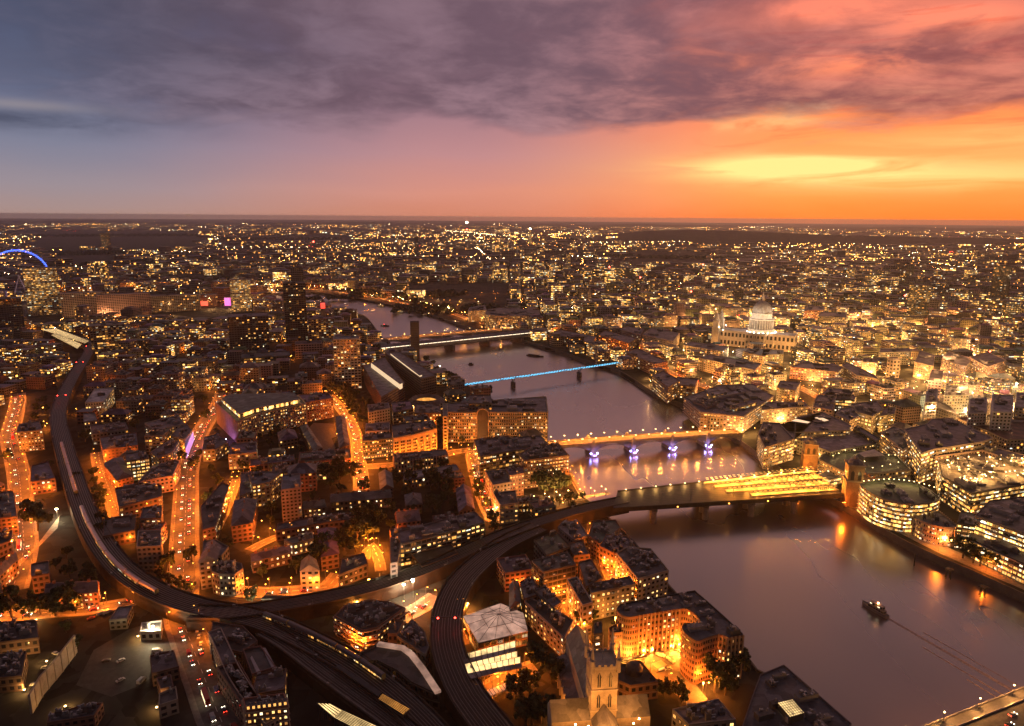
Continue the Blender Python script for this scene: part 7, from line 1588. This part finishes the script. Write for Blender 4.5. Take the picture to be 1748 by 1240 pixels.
# tall floodlight masts with glaring heads
for zm, x, y, h, mat, r, lb in (('j', 1010, 320, 10, 'glare', .9, 'glaring white floodlight mast by the railway, the left of two'), ('j', 1070, 310, 12, 'glare', 1.2, 'glaring white floodlight mast by the railway, the right of two'), ('j', 778, 250, 6, 'glare_orange', .9, 'glaring orange lamp beside the chord railway'), ('e', 360, 830, 9, 'glare', 1.0, 'glaring white lamp beside the round tree at left'), ('e', 268, 170, 8, 'glare_orange', 1.2, 'glaring orange lamp beside the viaduct at far left'),
    ('i', 1045, 600, 8, 'glare', .6, 'glaring white lamp over the gravel yard'), ('h', 627, 560, 8, 'glare_orange', 1.1, 'glaring orange lamp beside the riverside station tower'), ('h', 1575, 70, 20, 'glare', 1.2, 'glaring floodlight in the floodlit cluster at right'), ('c', 505, 590, 16, 'glare', 1.9, 'glaring greenish white lamp in the middle of the far bank'), ('b', 1105, 1015, 9, 'glare', .9, 'white lamp on the riverside lawn by the chimney tower'), ('j', 700, 390, 5, 'glare_orange', .8, 'orange glow lamp behind the wedge-shaped block'), ('j', 1430, 400, 5, 'glare_orange', .8, 'orange lamp under the market curve'), ('j', 50, 420, 6, 'glare', .5, 'white lamp by the railway at the lower left'), ('j', 470, 745, 6, 'glare', .4, 'small white lamp between the railway tracks'), ('i', 1560, 1010, 7, 'glare', .45, 'white lamp on the curved pink terrace'), ('c', 1310, 930, 10, 'glare', .7, 'white corner lamp below the domed church'), ('k', 985, 310, 6, 'glare_orange', .8, 'orange lamp on the river front of the pale-corniced warehouse'), ('k', 1280, 945, 6, 'glare_orange', .5, 'orange lamp at the courtyard exit'), ('k', 700, 505, 6, 'glare_orange', .6, 'orange lamp at the wing of the finned office')):
    p = Q(zm, [(x, y)])[0]; o = thing('floodlight_mast', p, lb, 'floodlight'); mb = MB(); mb.tube((0, 0, 0), (0, 0, h), .16, .1, 6, 'metal', (.15, .15, .15)); c = mb.build('pole', o, loc=(0, 0, 0)); mb = MB(); mb.lathe((0, 0, h), [(.02, -r*.4), (r, 0), (r*.8, r*.5), (.02, r*.7)], 8, mat); mb.build('lamp_head', o, loc=(0, 0, 0)); light(o, (0, -.6, h-r-.4), mat)

# ------------------------------------------------------------------ cars, vans, buses
def car_body(kind):
    mb = MB(); L, W = (4.4, 1.8) if kind == 'car' else (5.4, 2.0) if kind == 'van' else (11, 2.5)
    if kind == 'car': sec = [(-2.2, .35, .75), (-2.1, .3, .95), (-1.5, .3, 1.0), (-.9, .3, 1.42), (.6, .3, 1.45), (1.15, .3, 1.0), (2.0, .3, .85), (2.2, .35, .65)]
    elif kind == 'van': sec = [(-2.7, .4, 2.1), (-2.6, .35, 2.25), (1.1, .35, 2.25), (1.7, .35, 1.5), (2.6, .35, 1.1), (2.7, .45, .8)]
    else: sec = [(-5.5, .4, 4.2), (-5.3, .35, 4.35), (5.3, .35, 4.35), (5.5, .4, 4.1)]
    col = {'car': (.5, .5, .5), 'van': (.65, .63, .6), 'bus': (.5, .02, .015)}[kind]
    for (x0, l0, h0), (x1, l1, h1) in zip(sec[:-1], sec[1:]):
        a0 = h0 > 1.1 and kind == 'car'; t0, t1 = (W/2*(.8 if h0 > 1.2 else .97)), (W/2*(.8 if h1 > 1.2 else .97)); g = kind == 'car' and max(h0, h1) > 1.1
        if kind != 'car': t0 = t1 = W/2*.95
        sl = .95
        for s in (-1, 1):
            b0, b1 = (x0, s*W/2, l0), (x1, s*W/2, l1); m0, m1 = (x0, s*W/2, min(h0, sl)), (x1, s*W/2, min(h1, sl)); u0, u1 = (x0, s*t0, h0), (x1, s*t1, h1)
            mb.face([b0, b1, m1, m0] if s < 0 else [b1, b0, m0, m1], 'paint', col); 
            if kind == 'bus':
                for zz0, zz1, mt, cc in ((.95, 1.3, 'paint', col), (1.3, 2.1, 'win_pale', (.1, .1, .1)), (2.1, 2.7, 'paint', col), (2.7, 3.5, 'win_pale', (.1, .1, .1)), (3.5, 4.3, 'paint', col)):
                    q = [(x0, s*t0, zz0), (x1, s*t1, zz0), (x1, s*t1, zz1), (x0, s*t0, zz1)]; mb.face(q if s < 0 else q[::-1], mt, cc)
            else: mb.face([m0, m1, u1, u0] if s < 0 else [m1, m0, u0, u1], 'paint', (.03, .03, .035) if g else col)
        gl = g and abs(h1-h0) > .2
        mb.face([(x0, -t0, h0), (x1, -t1, h1), (x1, t1, h1), (x0, t0, h0)], 'paint', (.03, .03, .035) if gl else col)
    for (x, l, h), sgn in ((sec[0], -1), (sec[-1], 1)):
        q = [(x, -W/2, l), (x, W/2, l), (x, W/2*.95, h), (x, -W/2*.95, h)]; mb.face(q if sgn > 0 else q[::-1], 'paint', col)
    for x in (-L*.31, L*.31):
        for s in (-1, 1): mb.tube((x, s*(W/2-.2), .34), (x, s*(W/2+.02), .34), .34, n=8, mat='plain', bc=(.02, .02, .02))
    return mb.mesh('body'), L, W
BODY = {k: car_body(k) for k in ('car', 'van', 'bus')}
def light_mesh(mat): mb = MB(); mb.box((0, 0, 0), (.16, .42, .24), 0, mat); return mb.mesh('lamp')
HLM, TLM = light_mesh('headlight'), light_mesh('taillight')
CAT = {'car': 'car', 'van': 'van', 'bus': 'bus'}; ccount = {}
TONES = [('silver', (.45, .45, .46)), ('dark', (.03, .03, .035)), ('white', (.62, .6, .57)), ('red', (.35, .02, .015)), ('blue', (.04, .07, .2))]
BM = {}
def body_of(kind, tone):
    if (kind, tone) not in BM:
        me = BODY[kind][0].copy(); d = me.attributes['bcol'].data; t = dict(TONES)[tone]
        base = {'car': .5, 'van': .65}.get(kind)
        if base:
            for e in d:
                if abs(e.color[0]-base) < .01: e.color = (*t, 1)
        BM[(kind, tone)] = me
    return BM[(kind, tone)]
def car(p, rz, kind, label, lights, tone):
    me = body_of(kind, tone) if kind != 'bus' else BODY['bus'][0]; L, W = BODY[kind][1:]; o = thing({'car': 'car', 'van': 'van', 'bus': 'double_decker_bus'}[kind], p, label, CAT[kind], 'vehicles in the streets', rz)
    b = bpy.data.objects.new('body', me); COL.objects.link(b); b.parent = o
    if lights:
        for nm, m, x in (('headlight', HLM, L/2-.02), ('tail_light', TLM, -L/2+.02)):
            for s in (-1, 1): c = bpy.data.objects.new(nm, m); COL.objects.link(c); c.parent = o; c.location = (x, s*W*.34, .72)
CARS.sort(key=lambda c: PX(c[0])[2])
for p, rz, kind, where in CARS:
    q = PX(p)
    if not (-10 < q[0] < 1760 and q[1] < 1260) or q[2] > 1500: continue
    kd = 'bus' if kind == 'bus' or random.random() < .04 else 'van' if random.random() < .15 else 'car'; tone = 'red' if kd == 'bus' else random.choice(TONES)[0]
    away = math.sin(rz) > 0; k = ccount[(where, kd)] = ccount.get((where, kd), 0)+1
    car(p+Vector((0, 0, .07)), rz, kd, f"{tone} {kd} showing {'tail lights' if away else 'headlights'}, {ordinal(k)} nearest {kd} on {where}", True, tone)
def park(zm, x, y, deg, kd, tone, lb): car(Q(zm, [(x, y)])[0]+Vector((0, 0, .08)), R(deg), kd, lb, False, tone)
park('k', 1000, 700, -30, 'van', 'white', 'white van in the orange courtyard, the upper of two'); park('k', 1070, 735, -62, 'van', 'white', 'white van in the orange courtyard, the lower of two'); park('k', 1050, 790, 20, 'car', 'silver', 'silver car parked beside the courtyard kiosk')
for k, (x, y) in enumerate(((760, 728), (800, 722), (845, 712), (885, 705))): park('k', x, y, 20, 'car', 'dark', f'dark car parked below the finned office, {ordinal(k+1)} from the left')
for k, (x, y) in enumerate(((1010, 640), (1040, 625), (1065, 612), (1090, 640), (1100, 610))): park('k', x, y, 70, 'car', 'red', f'red car parked in the corner of the courtyard, {ordinal(k+1)} from the left')
kb = Q('k', [(990, 785)])[0]; o = thing('kiosk', kb, 'small flat-roofed kiosk in the middle of the orange courtyard', 'kiosk', rz=.5); mb = MB(); mb.box((0, 0, 0), (6, 4, 2.6), 0, 'plain', (.4, .32, .24)); mb.build('walls', o, loc=(0, 0, 0)); mb = MB(); mb.box((0, 0, 2.6), (6.8, 4.8, .3), 0, 'plain', (.5, .42, .34)); mb.build('roof', o, loc=(0, 0, 0)); mb = MB(); mb.box((0, -2.03, .9), (4, .1, 1.1), 0, 'win_warm'); mb.build('window', o, loc=(0, 0, 0))
for k, (x, y, dg, kd, tn, lb) in enumerate(((690, 430, 60, 'van', 'white', 'white van by the yard fence, left of two'), (728, 425, 60, 'van', 'white', 'white van by the yard fence, right of two'), (820, 752, 55, 'car', 'white', 'white car alone in the middle of the gravel yard'), (818, 885, 55, 'car', 'silver', 'silver car alone lower in the gravel yard'), (720, 752, 20, 'car', 'dark', 'dark car near the tall boundary wall'), (960, 890, 80, 'van', 'white', 'white van beside the dark yard building'), (1068, 690, 10, 'van', 'white', 'white van below the bright yard lamp'), (380, 705, -20, 'car', 'white', 'white car behind the boundary wall, upper of three'), (310, 800, 10, 'car', 'white', 'white car behind the boundary wall, middle of three'), (235, 915, 10, 'car', 'silver', 'silver car behind the boundary wall, lower of three'), (420, 410, 5, 'car', 'silver', 'silver car below the long terrace, leftmost'), (540, 395, 5, 'car', 'white', 'white car below the long terrace, middle'), (620, 465, 40, 'car', 'red', 'reddish car at the top of the gravel yard'), (1340, 545, -75, 'car', 'silver', 'parked silver car under the railway, first in the roadside row'), (1350, 590, -75, 'car', 'white', 'parked white car under the railway, second in the roadside row'), (1362, 640, -72, 'car', 'white', 'parked white car, third in the roadside row'), (1375, 690, -72, 'car', 'dark', 'parked dark car, fourth in the roadside row'), (1490, 925, -60, 'car', 'silver', 'silver car parked on the main road near the pink terrace'))): park('i', x, y, dg, kd, tn, lb)
for k, (x, y) in enumerate(((470, 930), (460, 990))): park('h', x+1400, y, 10, 'car', 'dark', 'dark car') if False else None

# ------------------------------------------------------------------ on the water
def boat(p, L, rz, label, hull, cab, lamp=None, masts=0, decks=1):
    o = thing('boat', (p.x, p.y, WATER_Z), label, 'boat', 'boats on the river', rz); W = L*.22
    mb = MB(); sec = [(-.5, .75, .0), (-.46, .95, 0), (-.1, 1.0, 0), (.25, .92, .05), (.42, .55, .12), (.5, .04, .2)]
    for (x0, w0, e0), (x1, w1, e1) in zip(sec[:-1], sec[1:]):
        for s in (-1, 1):
            q = [(x0*L, s*w0*W/2*.8, -.5), (x1*L, s*w1*W/2*.8, -.5), (x1*L, s*w1*W/2, 1.6+e1*6), (x0*L, s*w0*W/2, 1.6+e0*6)]; mb.face(q if s < 0 else q[::-1], 'paint', hull)
        mb.face([(x0*L, -w0*W/2, 1.5+e0*6), (x1*L, -w1*W/2, 1.5+e1*6), (x1*L, w1*W/2, 1.5+e1*6), (x0*L, w0*W/2, 1.5+e0*6)], 'plain', (.2, .17, .15))
    mb.face([(-.5*L, -.75*W/2*.8, -.5), (-.5*L, -.75*W/2, 1.6), (-.5*L, .75*W/2, 1.6), (-.5*L, .75*W/2*.8, -.5)], 'paint', hull); mb.build('hull', o, loc=(0, 0, 0))
    for k in range(decks):
        mb = MB(); mb.box((-.08*L, 0, 1.55+2.4*k), (L*(.6-.12*k), W*(.75-.1*k), 2.2), 0, 'facade', cab, fc=(random.random(), .7 if lamp else .15, .8), bay=2, fh=2.2, top='paint', topbc=tuple(c*.8 for c in cab)); mb.build('cabin', o, loc=(0, 0, 0))
    for k in range(masts): mb = MB(); mb.tube(((-.25+.3*k)*L, 0, 1.5), ((-.25+.3*k)*L, 0, 15), .18, .08, 5, 'metal', (.3, .28, .26)); mb.build('mast', o, loc=(0, 0, 0))
    if lamp: mb = MB(); mb.lathe((-.1*L, 0, 1.6+2.4*decks), [(.02, 0), (.5, .4), (.02, .8)], 6, lamp); mb.build('navigation_light', o, loc=(0, 0, 0))
    return o
def onw(zm, x, y): return Q(zm, [(x, y)], WATER_Z)[0]
boat(onw('c', 150, 925), 34, R(-28), 'dark moored vessel with two masts in mid-river', (.05, .04, .04), (.16, .12, .1), None, 2)
boat(onw('b', 783, 748), 22, R(-20), 'small boat with a red light in the upper river', (.08, .05, .06), (.3, .2, .2), 'red_lamp')
for x, y, L, lb in ((645, 582, 50, 'moored vessel at the far embankment, the farthest of three'), (815, 612, 46, 'moored vessel at the far embankment, the middle of three'), (1050, 688, 54, 'moored vessel at the far embankment, the nearest of three'), (870, 668, 34, 'river cruiser in the middle of the upper river'), (760, 634, 28, 'small cruiser upstream of the river cruiser'), (375, 620, 40, 'barge at the near bank of the upper river'), (1205, 735, 40, 'moored vessel just above the roofed bridge')): boat(onw('b', x, y), L, R(-32), lb, (.2, .18, .2), (.4, .36, .36), 'warm_small', 0, 2)
boat(onw('b', 1288, 975), 9, R(5), 'tiny dark boat below the roofed bridge', (.04, .03, .03), (.1, .08, .08))
# passenger boat on the near reach with its wake, brightened to take the place of its light streak
b0, b1 = onw('l', 665, 352), onw('l', 1690, 945); dd = (b1-b0).normalized(); o = boat(b0+dd*10, 19, math.atan2(-dd.y, -dd.x), 'passenger boat with orange cabin lights heading upstream on the near reach', (.25, .2, .18), (.4, .3, .24), 'boat_lamp', 0, 2)
o_ = o
wk = MB(); wl = [b0+dd*(19+5*k) for k in range(int(((b1-b0).length+40)/5))]
def wake(d0, d1, spread, col, n0=0):
    for k in range(n0, len(wl)-1):
        n_ = Vector((dd.y, -dd.x, 0)); q0, q1 = wl[k], wl[k+1]; e0, e1 = d0+spread*k, d0+spread*(k+1); j = [random.uniform(-.12, .12) for _ in range(2)]
        a, b, c, d = q0+n_*e0, q0+n_*(e0+d1), q1+n_*(e1+d1), q1+n_*e1
        wk.face([(p.x, p.y, WATER_Z+.05) for p in (a, b, c, d)], 'foam')
m, N = newmat('foam'); P_ = pos(N); fo = N.mapr(N.noise(P_, .5, 4, .6), .3, .7, .3, .95); tr = N.n('ShaderNodeBsdfTransparent'); fb = bsdf(N, Base_Color=(.6, .42, .36), Roughness=.6); finish(N, N.n('ShaderNodeMixShader', (fo, tr, fb)))
wake(-1.6, 2.6, .006, 0); wake(-7, 1.2, -.04, 0, 4); wake(7, 1.4, .05, 0, 6); wake(12, 1.0, .07, 0, 12)
tag(wk.build('wake', loc=(0, 0, 0)), 'long pale wake lines behind the passenger boat', kind='structure')
for x, y, h, lb in ((1015, 95, 9, 'thin mooring post standing in the river near the far bank'),): p = onw('l', x, y+8); o = thing('mooring_post', p, lb, 'mooring post'); mb = MB(); mb.tube((0, 0, -2), (0, 0, h), .45, .4, 8, 'plain', (.06, .05, .04)); mb.tube((0, 0, h), (0, 0, h+.6), .55, .1, 8, 'plain', (.2, .16, .12)); mb.build('post', o, loc=(0, 0, 0))
for x, y, lb in ((1240, 185, 'timber dolphin in the river, the left of two'), (1468, 305, 'timber dolphin in the river, the right of two')):
    p = onw('l', x, y); o = thing('mooring_dolphin', p, lb, 'mooring dolphin')
    for k in range(4):
        mb = MB(); a = k*math.pi/2+.4; mb.tube((math.cos(a)*2.2, math.sin(a)*2.2, -2), (math.cos(a)*1.3, math.sin(a)*1.3, 6.5), .4, .36, 7, 'plain', (.07, .07, .05)); mb.build('pile', o, loc=(0, 0, 0))
    mb = MB(); mb.box((0, 0, 6.5), (4.2, 4.2, .8), .4, 'plain', (.1, .11, .08)); mb.tube((0, 0, 7.3), (0, 0, 9), .15, n=5, mat='metal', bc=(.2, .2, .2)); mb.build('cap', o, loc=(0, 0, 0))
pp = Q('g', [(1545, 485), (1570, 455), (1660, 520), (1640, 560)], WATER_Z+1.5); o = thing('pier_pontoon', (pp[0].x, pp[0].y, WATER_Z), 'flat pier pontoon moored by the brick station towers', 'pontoon'); pq = [(p.x, p.y) for p in pp]; pq = pq if area(pq) > 0 else pq[::-1]; mb = MB(o.location); mb.prism(pq, WATER_Z-.5, WATER_Z+1.5, 'plain', (.12, .1, .09), top='plain', topbc=(.2, .17, .15)); mb.build('hull', o); mb = MB(o.location); mb.prism(inset(pq, 3.5), WATER_Z+1.55, WATER_Z+4.5, 'facade', (.2, .16, .14), (.3, .3, .6), 2.5, 3, top='roofing', topbc=(.16, .14, .15)); mb.build('cabin', o)

# ------------------------------------------------------------------ haze
mh = bpy.data.materials.new('haze'); mh.use_nodes = True; mh.node_tree.nodes.clear(); N = NT(mh.node_tree)
vol = N.n('ShaderNodeVolumePrincipled', {'Color': (.9, .86, .86, 1), 'Density': 3.2e-5, 'Anisotropy': .6}); om = mh.node_tree.nodes.new('ShaderNodeOutputMaterial'); mh.node_tree.links.new(vol, om.inputs['Volume'])
hb = MB(); MATS['haze'] = mh; HZ = 70000
x0, x1, y0, y1, z0, z1 = -45000, 45000, -3500, 45000, WATER_Z-2.5, 252
V = [(x0, y0), (x1, y0), (x1, y1), (x0, y1)]
hb.prism(V, z0, z1, 'haze', top='haze', bottom=True)
tag(hb.build('haze', loc=(0, 0, 0)), 'thin evening haze over the whole city', kind='stuff')
print('BUILDINGS', len(BLD), 'WINDOWS', NWIN[0], 'LAMPS', NL, len(LAMPS), 'CAND', len(cand), 'OBJ', len(bpy.data.objects), 'far lamps', nd)
